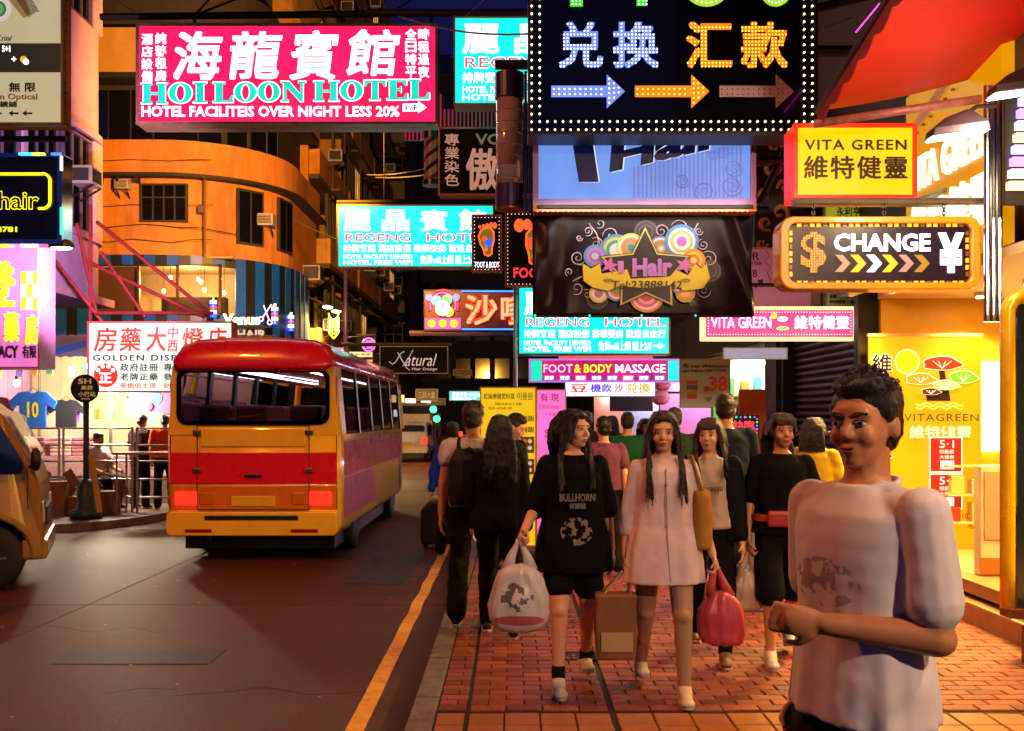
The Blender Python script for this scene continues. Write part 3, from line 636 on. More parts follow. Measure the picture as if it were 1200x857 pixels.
def lightbox(name, label, rect, Y, dep, face, frame, fw=2.5, cat='sign', group=None, back=None):
    back = name == 'hotel_sign'
    a, b = PX(rect[0], rect[3], Y), PX(rect[2], rect[1], Y); q = fw*Y/F
    t = thing(name, label, cat, ((a.x+b.x)/2, Y, a.z), group=group)
    bx('case', frame, t, a.x, b.x, Y+.02, Y+dep, a.z, b.z, bevel=.008)
    out = [(a.x-.004, a.z-.004), (b.x+.004, a.z-.004), (b.x+.004, b.z+.004), (a.x-.004, b.z+.004)]; inn = [(a.x+q, a.z+q), (b.x-q, a.z+q), (b.x-q, b.z-q), (a.x+q, b.z-q)]
    MB().ring(out, inn, Y-.025, .05).build('frame', frame, t)
    bx('face', face, t, a.x+q*.9, b.x-q*.9, Y, Y+.018, a.z+q*.9, b.z-q*.9)
    if back: bx('rear_face', face, t, a.x+q*.9, b.x-q*.9, Y+dep+.002, Y+dep+.012, a.z+q*.9, b.z-q*.9)
    return t
def pole(parent, p, q, r=.03, mat=None, name='bracket'): return MB().tube([p, q], r, 8).build(name, mat or dark, parent)
def pxpoly(parent, name, pts, Y, mat, d=.006): return MB().fprism([pxc(x, y, Y) for x, y in pts], Y-d, d).build(name, mat, parent)
def pxline(parent, name, pts, Y, r, mat, n=6): return MB().tube([PX(x, y, Y) for x, y in pts], r*Y/F, n).build(name, mat, parent, True)
def arc(cx, cy, r, a0, a1, n=16, ry=None): return [(cx+r*math.cos(R(a0+(a1-a0)*i/n)), cy-(ry or r)*math.sin(R(a0+(a1-a0)*i/n))) for i in range(n+1)]

# --- big red hotel sign over the road
Y = 16.0
t = lightbox('hotel_sign', 'large glowing red and pink hotel lightbox hung over the road at upper left', (160, 28, 513, 146), Y, .45, EM('hotel_red', 'f01650', 1.45, var=.25, scale=1.2), rust, 3)
for s, r_ in (('酒店設備', (166, 39, 179, 97)), ('純粹租房', (182, 38, 195, 96)), ('全日特平', (475, 33, 488, 92)), ('時租過夜', (490, 33, 503, 92))): TV(t, s, r_, Y, wl, .012)
for s, r_ in (('海', (203, 37, 261, 94)), ('龍', (269, 37, 331, 93)), ('賓', (339, 36, 397, 94)), ('館', (406, 35, 469, 89))): T(t, s, r_, Y, wl, .03, shear=.12)
teal = EM('letter_teal', '10d8c0', 1.0, sample=False)
for s, r_, dr in (('HOI', (166, 98, 242, 121.5), 1), ('LOON', (250, 97, 358, 120), 1), ('HOTEL', (368, 95.5, 503, 118.5), 2)):
    serif(t, s, r_, Y, wl, .008, 1.1, dr); serif(t, s, r_, Y-.0085, teal, .008, 0, dr)
T(t, 'HOTEL FACILITEIS OVER NIGHT LESS 20%', (166, 124.5, 468, 137), Y, wl, .022)
pxpoly(t, 'arrow', [(472, 122), (490, 121.5), (490, 118.5), (500, 126), (490, 133), (490, 130.5), (472, 131)], Y, wl); T(t, '1/F', (475, 123, 491, 130), Y-.007, M('arrow_letter', '7a1030', .5), .01, d=.004)
pole(t, PX(118, 20, Y+.2), PX(640, 14, Y+.2), .06, M('boom_steel', '2a1c16', .6, .5, dirt=.4), 'boom')
for px_ in (228, 400, 505): pole(t, PX(px_, 18, Y+.2), PX(px_, 29, Y+.2), .03)
pole(t, PX(228, 18, Y+.2), PX(290, -6, Y+.2), .02); pole(t, PX(228, 18, Y+.2), PX(250, -6, Y+.2), .02); pole(t, PX(455, 18, Y+.2), PX(487, -4, Y+.2), .015)
pole(t, PX(170, 148, Y+.2), PX(500, 148, Y+.2), .035, rust, 'bottom_rail')

# --- turquoise hotel signs
tq = EM('hotel_turquoise', '08d6c6', 1.45, var=.12, scale=1.5); pinkl = EM('letter_pink', 'f05070', .9, sample=False); goldf = M('gold_frame', '9a7a3a', .45, .6, dirt=.4)
def regeng(rect, Y, label):
    t = lightbox('hotel_sign', label, rect, Y, .3, tq, goldf, 1.6, group='turquoise hotel signs')
    x0, y0, w, h = rect[0], rect[1], rect[2]-rect[0], rect[3]-rect[1]
    r_ = lambda a, b, c, d: (x0+a*w, y0+b*h, x0+c*w, y0+d*h)
    for i, ch in enumerate('麗晶賓館'): T(t, ch, r_(.04+i*.245, .08, .215+i*.245, .42), Y, wl, .03)
    T(t, 'REGENG', r_(.05, .45, .47, .59), Y, wl, .03, d=.006); T(t, 'REGENG', r_(.052, .462, .468, .578), Y-.0065, pinkl, .005, d=.006)
    T(t, 'HOTEL', r_(.57, .45, .97, .59), Y, wl, .03, d=.006); T(t, 'HOTEL', r_(.572, .462, .968, .578), Y-.0065, pinkl, .005, d=.006)
    T(t, '持牌賓館 酒店設備 豪華雙房 歡迎自由行', r_(.04, .63, .97, .755), Y, wl, .01)
    T(t, 'HOTEL FACILITY LIENSED', r_(.04, .79, .48, .86), Y, wl, .015); T(t, 'HOTEL FREE WIFI', r_(.04, .88, .48, .95), Y, wl, .015)
    T(t, '免費wifi上網 請上2/F', r_(.53, .80, .88, .94), Y, wl, .01)
    pxpoly(t, 'arrow', [(x0+w*.895, y0+h*.855), (x0+w*.93, y0+h*.855), (x0+w*.93, y0+h*.82), (x0+w*.965, y0+h*.87), (x0+w*.93, y0+h*.92), (x0+w*.93, y0+h*.885), (x0+w*.895, y0+h*.885)], Y, wl)
    return t
t = regeng((532, 20, 780, 123), 12.6, 'turquoise hotel lightbox high up, half hidden by the black exchange board'); pole(t, PX(430, 14, 12.75), PX(800, 18, 12.75), .045, name='boom'); pole(t, PX(570, 14, 12.75), PX(570, 21, 12.75), .02)
t = regeng((395, 240, 579, 314), 19, 'turquoise hotel lightbox over the middle of the road'); pole(t, PX(395, 238, 19.15), PX(800, 236, 19.15), .06, name='boom')
for p_ in (450, 540): pole(t, PX(p_, 150, 19.15), PX(p_, 241, 19.15), .012)
t = regeng((607, 336, 785, 416), 13.6, 'turquoise hotel lightbox under the black banner'); pole(t, PX(785, 345, 13.75), PX(930, 345, 13.75), .05, name='boom')

# --- black LED exchange board
Y = 8.6; gb = M('board_black', '07070a', .12, var=.1, coat=.6)
t = lightbox('exchange_board', 'large black LED money exchange board with arrows at top centre', (619, -24, 957, 158), Y, .35, gb, M('board_frame', '2a2018', .4, .5), 3)
lw, lo_, lg = EM('led_white', 'e8efff', 5, sample=False), EM('led_orange', 'ffc040', 5, sample=False), EM('led_warm', 'ffe8a8', 4.5, sample=False)
gw, go = EM('led_blue_body', '6f86ff', 1.1, sample=False), EM('led_orange_body', 'ff7a10', 1.15, sample=False)
gg = EM('led_green_body', '3ae020', 1.0, sample=False)
for s, r_, a, b in (('兑', (655, 26, 707, 80), gw, lw), ('换', (718, 26, 772, 80), gw, lw), ('汇', (804, 26, 858, 80), go, lo_), ('款', (868, 26, 923, 80), go, lo_)): led_text(t, s, r_, Y, a, b, .035, 3.9, 1.0)
def arrow(x0, x1, a, b):
    pxpoly(t, 'arrow', [(x0, 101), (x1-21, 101), (x1-21, 88), (x1, 107.5), (x1-21, 127), (x1-21, 114), (x0, 114)], Y, a, .01)
    pts = [(x, y) for x in np.arange(x0+3, x1-22, 6.2) for y in (104.5, 110.5)]+[(x, y) for k, x in enumerate(np.arange(x1-18, x1-2, 5.5)) for y in np.arange(107.5-15+k*5.2, 107.5+15.5-k*5.2, 5.6)]
    dots(t, pts, Y-.01, 1.1, b)
arrow(646, 732, gw, lw); arrow(744, 831, go, lo_); arrow(843, 930, M('arrow_off', 'c4b4c4', .5), M('diode_off', '2c2430', .4))
for r_ in ((668, -12, 683, 8), (746, -12, 758, 7)): pxpoly(t, 'symbol', [(r_[0], r_[1]), (r_[2], r_[1]), (r_[2], r_[3]), (r_[0], r_[3])], Y, gg, .01); dots(t, [(x, y) for x in np.arange(r_[0]+3, r_[2], 4.3) for y in (-4, 1, 5)], Y-.01, .9, lw)
yg = EM('led_lime_body', 'a8e030', .9, sample=False)
for c_, r_ in ((828, 27), (909, 20)):
    pxpoly(t, 'symbol', arc(c_, -16, r_, 180, 360, 18, 24)+list(reversed(arc(c_, -16, r_-9, 180, 360, 18, 15))), Y, yg, .01); dots(t, arc(c_, -16, r_-4.5, 180, 360, 12, 19.5), Y-.01, 1, lw)
frame_dots(t, (623, -20, 952, 152), Y-.012, 9.2, 1.5, lg, 2, 9.5)
pole(t, PX(957, 60, Y+.15), PX(1118, 60, Y+.15), .05, name='boom'); pole(t, PX(957, 10, Y+.2), PX(1118, -30, Y+.2), .04)

# --- lavender hair lightbox
Y = 9.2
t = lightbox('hair_salon_sign', 'lavender hair salon lightbox with slanted navy letters under the exchange board', (625, 150, 885, 240), Y, .3, EM('lavender_face', '6a98ee', .8, var=.12), M('lilac_frame', '9a7fae', .35, .5), 6)
nv = EM('navy_print', '10205a', .25, sample=False); lav = EM('scroll_print', '6f78c8', .8, sample=False); palew = EM('outline_print', 'c8d4ff', 1.0, sample=False)
for s, r_, a in (('I', (668, 150, 700, 213), 0), ('Hair', (714, 166, 850, 202), 13)):
    for m_, yy_, dx, dy in ((palew, Y, 3, 1), (black, Y-.004, 1.5, .5), (nv, Y-.008, 0, 0)): T(t, s, (r_[0]+dx, r_[1]+dy, r_[2]+dx, r_[3]+dy), yy_, m_, .03 if m_ is nv else .045, d=.003, tilt=a, shear=-.1 if s == 'I' else .05)
for i in range(26): pxpoly(t, 'print_stripe', [(742+i*5, 196-i*1.1), (744+i*5, 196-i*1.1), (744+i*5, 232), (742+i*5, 232)], Y, lav, .002)
def spiral(parent, cx, cy, r, Y, mat, turns=1.6, th=.9, a0=0, tail=None, fl=1, name='scroll'):
    pts = [(cx+fl*r*(1-i/30*.85)*math.cos(a0+i/30*turns*6.283), cy+r*(1-i/30*.85)*math.sin(a0+i/30*turns*6.283)) for i in range(31)]
    if tail: pts = tail+pts
    q = th*Y/F; n = len(pts)
    return MB().tube([PX(x, y, Y) for x, y in pts], 0, 5, rr=[q*(.35+.65*math.sin(math.pi*min(1, (i+2)/(n*.7)))) if i < n*.7 else q*.7 for i in range(n)]).build(name, mat, parent, True)
for cx_, cy_, r_ in ((858, 218, 13), (860, 197, 11), (826, 225, 14), (800, 212, 9), (848, 178, 8), (835, 182, 6)): spiral(t, cx_, cy_, r_, Y-.003, lav, 2.2, 1.0)
bx('lower_rail', M('orange_rail', 'c07a4a', .4, .3), t, PX(625, 0, Y).x, PX(885, 0, Y).x, Y-.05, Y+.3, PX(0, 249, Y).z, PX(0, 241, Y).z)
pole(t, PX(885, 190, Y+.1), PX(1080, 180, Y+.1), .045, name='boom')
pole(t, PX(890, 240, Y+.1), PX(925, 165, Y+.1), .035)

# --- black vinyl banner with a printed star
Y = 9.35; a, b = PX(624, 371, Y), PX(882, 250, Y)
t = thing('salon_banner', 'black vinyl hair salon banner with colourful star and scrolls', 'banner', ((a.x+b.x)/2, Y, a.z))
mb = MB(); nx, nz = 60, 26; vs = []
for j in range(nz+1):
    for i in range(nx+1):
        u, v = i/nx, j/nz; e = max(0, abs(u-.5)-.30)/.2; x_ = a.x+(b.x-a.x)*u; z_ = a.z+(b.z-a.z)*v
        vs.append((x_, Y+.05*e*math.sin((u*26+v*5*(1 if u > .5 else -1))*1.15)+.015*e*math.sin(u*61+v*9)-.0, z_))
mb.add(vs, [(j*(nx+1)+i, j*(nx+1)+i+1, (j+1)*(nx+1)+i+1, (j+1)*(nx+1)+i) for j in range(nz) for i in range(nx)])
o = mb.build('cloth', M('black_vinyl', '14040c', .38, var=.2, spec=.2), t, True); sm = o.modifiers.new('thickness', 'SOLIDIFY'); sm.thickness = .004; sm.offset = 1
Yb = Y-.004; prn = {}
def P_(c):
    if c not in prn: prn[c] = M('print_'+c, c, .45, var=.05)
    return prn[c]
lay = [0]
def nxt(): lay[0] += .0007; return Yb-lay[0]
def rings_(cx, cy, rs, cols):
    for r_, c_ in zip(rs, cols): x_, z_ = pxc(cx, cy, Yb); disc(t, 'print', x_, z_, r_*Y/F, nxt(), P_(c_), .0006, 28)
for cx_, cy_, r_ in ((757, 272, 14), (832, 318, 13), (700, 350, 13)): rings_(cx_, cy_, (r_, r_-2.5, r_-5, r_-7), ('4a3a42', '140b10', '4a3a42', '140b10'))
sw = M('print_white_scroll', 'c9b6be', .5)
for cx_, cy_, r_, tr, a0, fl in ((677, 302, 9, 1.6, .5, 1), (667, 319, 5, 1.4, 2, 1), (679, 279, 4, 1.5, 0, 1), (689, 271, 6, 1.5, 1, -1), (699, 286, 8, 1.5, 4, 1), (716, 276, 10, 1.2, 3, 1), (703, 262, 6, 1.1, 1, -1), (775, 271, 9, 1.6, 2, -1), (797, 268, 11, 1.3, 3.4, 1), (819, 271, 5, 1.5, 0, 1), (824, 287, 7, 1.6, 5, -1), (831, 304, 10, 1.4, 4, 1), (824, 341, 9, 1.5, 0, 1), (811, 356, 4, 1.4, 3, -1), (676, 338, 8, 1.2, 1, -1), (688, 345, 6, 1.3, 4, 1)):
    spiral(t, cx_, cy_, r_, nxt(), sw, tr, .75, a0, fl=fl)
for (x0_, y0_), (x1_, y1_) in (((690, 262), (704, 290)), ((671, 330), (690, 322)), ((815, 295), (828, 318)), ((818, 262), (806, 280)), ((676, 310), (690, 316))): pxline(t, 'scroll', [(x0_, y0_), ((x0_+x1_)/2+2, (y0_+y1_)/2-2), (x1_, y1_)], nxt(), .9, sw)
rings_(722, 294, (19, 15.5, 12, 8), ('3a86a8', 'b4b43a', '2a8a8a', 'd8d0c0')); rings_(739, 291, (17, 14.5, 12, 9.5, 7, 4), ('d8c030', 'e0d8c8', 'c8884a', 'c07a70', '9a9a40', '2a86a0'))
rings_(774, 292, (14.5, 12.5, 10.5, 8, 5, 2.5), ('7a6aa0', 'd8d0d0', 'a8805a', '8a7a40', 'c08a6a', 'e8e0d8')); rings_(697, 301, (13.5, 10, 7, 4), ('3a8ac0', 'd85aa0', '3a8ac0', 'e0a0c0'))
rings_(798, 284, (20, 16, 13, 10, 6), ('3a80b0', 'e0d8d0', 'b0b040', 'e8e0d8', 'd860b0')); rings_(812, 306, (13.5, 10, 7, 3.5), ('e08a20', 'e0b840', 'd86a20', 'e8d060'))
rings_(757, 346, (21, 18, 15, 11.5, 8), ('e0851e', 'e8e0d8', 'd85a9a', 'e8a0c0', 'c83a6a')); rings_(701, 345, (11, 8, 5), ('c8c050', 'e0d8d0', 'b06a9a')); rings_(722, 341, (13, 10.5, 8, 5), ('7a6ab0', 'e0d8c8', 'c07a50', '8a8a40')); rings_(802, 344, (11.5, 8.5, 5.5), ('a8a838', 'e0902a', 'e8c060')); rings_(793, 339, (6, 3.5), ('b070a0', 'e0b0c8'))
star = [(756, 266), (771, 297), (808, 300), (787, 325), (788, 358), (757, 344), (727, 358), (728, 325), (704, 301), (741, 297)]
cen = (756.5, 318); sc = lambda k: [(cen[0]+(x-cen[0])*k, cen[1]+(y-cen[1])*k) for x, y in star]
for k, c_ in ((1.04, '2a2018'), (1.0, 'b8ac34'), (.955, 'd0c858'), (.93, '1a0c12'),): pxpoly(t, 'print', sc(k), nxt(), P_(c_), .0006)
rib = [(683, 309), (693, 315), (703, 309), (705, 321), (735, 316), (739, 327), (786, 324), (792, 316), (806, 323), (815, 309), (822, 315), (828, 309), (832, 326), (824, 338), (801, 341), (788, 334), (757, 338), (727, 335), (712, 341), (695, 337), (684, 329)]
pxpoly(t, 'print', [(757.5+(x-757.5)*1.02, 325+(y-325)*1.06) for x, y in rib], nxt(), P_('3a3010'), .0006); pxpoly(t, 'print', rib, nxt(), P_('d8c41c'), .0006)
for x_ in (712, 802): xx, zz = pxc(x_, 330, Yb); disc(t, 'print', xx, zz, 6*Y/F, nxt(), P_('8a7a18'), .0006, 20, 2.5*Y/F)
st5 = lambda cx, cy, r: [(cx+(r if i % 2 == 0 else r*.42)*math.sin(i*math.pi/5+.25), cy-(r if i % 2 == 0 else r*.42)*math.cos(i*math.pi/5+.25)) for i in range(10)]
for cx_ in (714, 802): pxpoly(t, 'print', st5(cx_, 311, 11.5), nxt(), P_('8a6ab0'), .0006); pxpoly(t, 'print', st5(cx_, 311, 8.5), nxt(), P_('e05aa8'), .0006)
for c_, bd in (('3a1020', .09), ('9a84d0', .05), ('c070c0', .015)):
    T(t, 'I', (724, 306, 731, 320), nxt(), P_(c_), bd, d=.0006); T(t, 'Hair', (741, 303, 788, 325), nxt(), P_(c_), bd, d=.0006, tilt=2)
T(t, 'Tel:23888142', (717, 329, 799, 339), nxt(), P_('141008'), .01, d=.0006, shear=.1)
ls_ = bpy.data.lights.new('added_banner_light', 'AREA'); ls_.shape = 'RECTANGLE'; ls_.size = 1.9; ls_.size_y = .04; ls_.energy = 8; ls_.color = (1, .9, .92)  # area light added to brighten the banner print
lso = bpy.data.objects.new('added_banner_light', ls_); COL.objects.link(lso); lso.location = ((a.x+b.x)/2, 8.98, b.z+.02); lso.rotation_euler = (R(38), 0, 0)
dots(t, [(630+i*6, 248) for i in range(42)], 9.12, .8, EM('strip_diode', 'ff9a80', 3, sample=False)); bx('strip_bar', dark, t, a.x+.05, b.x-.05, 9.11, 9.14, b.z+.0, b.z+.03)
MB().tube([(a.x-.03, Y, b.z+.01), (b.x+.03, Y, b.z+.01)], .018).build('top_rail', dark, t); MB().tube([(a.x, Y, a.z), (b.x, Y, a.z)], .01).build('bottom_rail', dark, t)
dots(t, [(627, 370), (691, 370), (752, 370), (815, 370)], Y-.02, 1.3, EM('led_green', '20ffb0', 4, sample=False))

# --- yellow health shop box, its steel bracket, and the money change sign hung below
Y = 8.3
t = lightbox('shop_lightbox', 'square yellow lightbox with brown lettering above the change sign', (930, 146, 1073, 233), Y, .3, EM('yellow_face', 'ffc800', 1.0, var=.08), EM('red_edge', 'ff3010', .75, base='a02010'), 4)
br = EM('brown_letter', '5a1c08', .12, sample=False); T(t, 'VITA GREEN', (943, 164, 1062, 176), Y, br, .012, space=1.15); T(t, '維特健靈', (942, 183, 1063, 210), Y, br, .02, space=1.12)
pole(t, PX(928, 238, Y+.1), PX(1182, 238, Y+.1), .035, steel, 'steel_arm'); pole(t, PX(1072, 237, Y+.1), PX(1182, 196, Y+.1), .025, steel, 'stay')
Y = 7.5; x0, z0 = pxc(912, 340, Y); x1, z1 = pxc(1147, 255, Y)
t = thing('change_sign', 'rounded yellow money change sign with dollar and yen symbols hanging on chains', 'sign', ((x0+x1)/2, Y, z0))
yp = M('yellow_plastic', 'd89a10', .3, var=.06, coat=.4); p = Y/F
MB().ring(rrect(x0, z0, x1, z1, 16*p), rrect(x0+11*p, z0+8*p, x1-11*p, z1-8*p, 9*p), Y-.05, .22).build('frame', yp, t, bevel=.012)
MB().fprism(rrect(x0+10*p, z0+7*p, x1-10*p, z1-7*p, 10*p), Y, .15).build('board', M('change_board', '1c0a26', .3, spec=.3), t)
od = EM('led_amber_dash', 'ff8a1a', 3.2, sample=False); od2 = EM('led_amber_dim', 'b05a1a', .7, sample=False)
k = 0
for x_ in np.arange(934, 1130, 7.6):
    for y_ in (264.5, 331): k += 1; pxpoly(t, 'lamp', [(x_, y_-1.4), (x_+4.6, y_-1.4), (x_+4.6, y_+1.4), (x_, y_+1.4)], Y, od if k % 3 else od2, .01)
for y_ in np.arange(271, 326, 8):
    for x_ in (926.5, 1133): k += 1; pxpoly(t, 'lamp', [(x_-1.4, y_), (x_+1.4, y_), (x_+1.4, y_+5), (x_-1.4, y_+5)], Y, od if k % 3 else od2, .01)
ob_ = EM('led_dollar_body', 'c8701a', .8, sample=False)
led_text(t, '$', (938, 272, 968, 320), Y, ob_, EM('led_dollar', 'ffc040', 1.6, sample=False), .03, 3.0, .8)
T(t, 'CHANGE', (977, 274, 1090, 295), Y, EM('change_white', 'f4e8ff', 2.2, sample=False), .03); T(t, '¥', (1099, 273, 1129, 320), Y, EM('yen_white', 'f0ecff', 3.2, sample=False), .05)
cm = [M('chevron_off', 'c0a0a0', .5), EM('chevron_amber', 'ff9a10', 2.2, sample=False), EM('chevron_white', 'e8e4ff', 2.6, sample=False), EM('chevron_amber2', 'ffa018', 2.2, sample=False), M('chevron_off2', 'b090a0', .5), EM('chevron_dim', 'c88a20', .8, sample=False)]
for i in range(6): x_ = 978+i*18.6; pxpoly(t, 'chevron', [(x_, 299), (x_+9, 299), (x_+18, 309), (x_+9, 319), (x_, 319), (x_+9, 309)], Y, cm[i], .01)
for px_ in (953, 1036, 1106):
    mb = MB()
    for j in range(5):
        c_ = PX(px_, 238+j*4, Y+.05); ring = [(c_.x+(.012*math.cos(q) if j % 2 else 0), c_.y+(0 if j % 2 else .012*math.cos(q)), c_.z+.018*math.sin(q)) for q in np.arange(9)*2*math.pi/8]; mb.tube(ring, .004, 5)
    mb.build('chain', M('dark_chain', '4a4038', .4, .8), t)
pole(t, PX(930, 236, Y+.05), PX(1180, 236, Y+.05), .028, steel, 'steel_arm')

# --- LED strip sign of the health shop
Y = 10.3
t = lightbox('led_strip_sign', 'long salmon LED strip sign hanging below the change sign', (823, 360, 1003, 399), Y, .15, EM('salmon_face', 'f0407a', 1.3, var=.1), EM('strip_frame', 'ffd890', 1.3, base='c0a060', sample=False), 3.4)
lp = EM('led_pinkwhite', 'ffe0f8', 4.5, sample=False)
led_text(t, 'VITA GREEN', (833, 371, 904, 385), Y, EM('led_pink_body', 'ff9ae0', 1.6, sample=False), lp, .025, 2.4, .8); led_text(t, '維特健靈', (931, 370, 995, 386), Y, EM('led_white_body', 'ffd8e8', 1.6, sample=False), lp, .02, 2.4, .8)
frame_dots(t, (830, 366, 997, 392), Y-.005, 3.2, .6, EM('led_cream', 'fff0d0', 2.5, sample=False))
x_, z_ = pxc(907, 370, Y); disc(t, 'logo', x_, z_, 3.5*Y/F, Y-.002, EM('logo_yellow', 'ffd020', 2, sample=False)); x_, z_ = pxc(917, 374, Y); disc(t, 'logo', x_, z_, 6*Y/F, Y-.002, EM('logo_white', 'fff0e8', 2, sample=False), rz=3*Y/F); x_, z_ = pxc(917, 385, Y); disc(t, 'logo', x_, z_, 7*Y/F, Y-.002, EM('logo_green', '70ff60', 2, sample=False), rz=2*Y/F)
pole(t, PX(963, 336, Y+.05), PX(963, 361, Y+.05), .012); pole(t, PX(840, 334, Y+.05), PX(1010, 334, Y+.05), .02)

# --- left: optician's board
Y = 12.2
t = lightbox('optician_board', 'cream optician billboard with a green eye at the top left corner', (-90, -16, 73, 145), Y, .2, EM('cream_face', 'cfc59a', .62, var=.06), M('board_edge', '8a7a58', .5), 1)
pxpoly(t, 'dark_band', [(-88, 51), (72, 51), (72, 85), (-88, 85)], Y, EM('band_olive', '3a3828', .35, sample=False), .004)
for r_, c_ in ((15, 'e8e0d0'), (9.5, '2c5a3a'), (8, '5aa060'), (5.5, '8ac070'), (3.2, '0c120e')): x_, z_ = pxc(0, 11, Y); disc(t, 'eye_print', x_-.02, z_, r_*Y/F, Y-.001-.0012*(15-r_), EM('eye_'+c_, c_, .6, sample=False), .001)
lash = EM('lash_print', '3a2418', .25, sample=False)
for i in range(22): q = i/21; pxline(t, 'eyelash', [(14+i*.9, -8+i*1.35), (20+i*1.05, -14+i*1.3), (27+i*.9, -18+i*1.5)], Y-.004, .5, lash, 4)
pxpoly(t, 'skin_print', [(5, -16), (26, -10), (36, 16), (28, 22), (20, 12), (12, 2)], Y, EM('skin_tone_print', 'b08a58', .5, sample=False), .003)
gl = EM('grey_letter', '6a6450', .4, sample=False); T(t, 'Crizal', (-2, 42, 14, 48), Y, gl, 0, shear=.2); T(t, '5+1', (3, 54, 12, 61), Y-.004, wl, .01); x_, z_ = pxc(28, 70, Y); disc(t, 'sun_print', x_, z_, 4*Y/F, Y-.004, EM('sun_print', 'e0b020', 1, sample=False)); x_, z_ = pxc(31, 73, Y); disc(t, 'cloud_print', x_, z_, 3.4*Y/F, Y-.012, wl, .003)
T(t, '+', (14, 67, 19, 72), Y-.004, wl, .01); T(t, '無限', (11, 97, 42, 108), Y, black, .02, space=1.6); T(t, 'Vision Optical', (-24, 110, 44, 119), Y, EM('optical_print', '9a4a1a', .45, sample=False), .01); T(t, '眼鏡鋪', (-10, 119, 20, 126), Y, black, .01)
for x_ in (-10, 10, 26): pxpoly(t, 'arrow', [(x_, 133), (x_+5, 129.5), (x_+5, 132), (x_+12, 132), (x_+12, 134), (x_+5, 134), (x_+5, 136.5)], Y, black, .003)
ts = tag(MB().tube([PX(80, -30, 12.3), PX(80, 152, 12.3)], .035).build('scaffold_pole', M('scaffold_brown', '7a5020', .6), None, True), 'brown upright scaffold pole beside the optician billboard', 'pole')
tr = thing('tie_rail', 'thin rail and ties under the optician billboard', 'rail', PX(14, 151, 12.25)); MB().tube([PX(-60, 151, 12.25), PX(88, 151, 12.25)], .02).build('rail', M('scaffold_tie', '5a4430', .6), tr)
for y_ in range(0, 150, 12): MB().tube([PX(73, y_, 12.25), PX(80, y_+1, 12.25)], .006, 5).build('tie', M('scaffold_tie', '5a4430'), tr)
# --- left: black hair board with neon line
Y = 12.8
t = lightbox('hair_board', 'black hair salon board with yellow neon outline at the left edge', (-110, 180, 73, 286), Y, .3, M('hair_black', '060606', .25, coat=.3), M('mirror_frame', 'b0b8c0', .12, 1, var=.05), 5)
ny = EM('neon_yellow', 'f0e020', 1.7, sample=False)
pxline(t, 'neon_line', [(-60, 204), (50, 204)]+arc(50, 212, 8.5, 90, 0, 6)+[(58.5, 232)]+arc(50, 236, 8.5, 0, -80, 6)+[(45, 244.5)], Y-.02, 1.7, ny)
T(t, 'hair', (-2, 224, 46, 246), Y, ny, .03, d=.006); T(t, 'hair', (-1, 225, 45, 245), Y-.0065, black, .003, d=.004); T(t, '0 4781', (-14, 266, 20, 272), Y, ny, .01)
pc_ = ['40e0f0', 'f0e050', '4070ff', 'f0f0f0', '40f0a0']
for i, (a_, b_) in enumerate((((22, 180.5), (38, 180.5)), ((38, 180.5), (52, 180.5)), ((60, 180.5), (72, 180.5)), ((72, 183), (72, 200)), ((72, 243), (72, 275)))): pxline(t, 'neon_tube', [a_, b_], Y-.04, 1.6, EM('neon_'+pc_[i], pc_[i], 2, sample=False))
pole(t, PX(-100, 163, Y+.1), PX(78, 163, Y+.1), .04)
t = thing('sign_lamp', 'white lit lamp under the black hair board', 'lamp', PX(72, 292, 12.9)); p_ = PX(72, 290, 12.9)
MB().rings([[(p_.x+.17*math.cos(q)*s_, p_.y+.09*math.sin(q)*s_, p_.z+z_) for q in np.arange(14)*2*math.pi/14] for s_, z_ in ((1, 0), (1, .03), (.7, .09), (.3, .11))]).build('hood', M('lamp_hood', '6a5a40', .4, .5), t, True)
MB().ell((p_.x, p_.y, p_.z-.012), (.14, .07, .02)).build('lens', EM('lamp_lens', 'fff2e8', 14), t); pole(t, p_, PX(72, 284, 13.0), .015)
ld = bpy.data.lights.new('sign_lamp_light', 'SPOT'); ld.energy = 2600; ld.color = (1, .6, .88); ld.spot_size = R(95); ld.spot_blend = .6; ld.shadow_soft_size = .1
lo = bpy.data.objects.new('sign_lamp_light', ld); COL.objects.link(lo); lo.location = (p_.x, p_.y+.1, p_.z-.06); lo.rotation_euler = (Vector((-8.2, 17.5, 5.5))-lo.location).to_track_quat('-Z', 'Y').to_euler()
# --- left: pink pharmacy board
Y = 14.7
t = lightbox('pharmacy_board', 'pink lit pharmacy board with yellow characters at the left edge', (-70, 262, 47, 432), Y, .5, EM('pharmacy_pink', 'f07ac8', .85, var=.15), M('pharmacy_edge', 'c080b0', .5), 2)
yl_ = EM('pharmacy_yellow', 'ffe020', 1.25, sample=False); T(t, '登', (-26, 306, 19, 360), Y, yl_, .05, d=.05)
for i in range(9): x_, y_ = 25+(i % 3)*7, 319+(i//3)*15; pxpoly(t, 'check_tile', [(x_, y_), (x_+6.6, y_-1), (x_+6.6, y_+13.4), (x_, y_+14.4)], Y, (yl_, wl)[i % 2], .02)
T(t, '藥', (6, 366, 23, 401), Y, yl_, .045, d=.05); T(t, '房', (31, 369, 46, 404), Y, yl_, .045, d=.05); T(t, 'PHARMACY', (-38, 405, 22, 420), Y, M('purple_letter', '6a4a80', .3, .4), .03, d=.03); T(t, '有限', (27, 405, 43, 420), Y, _m['purple_letter'], .03, d=.03)
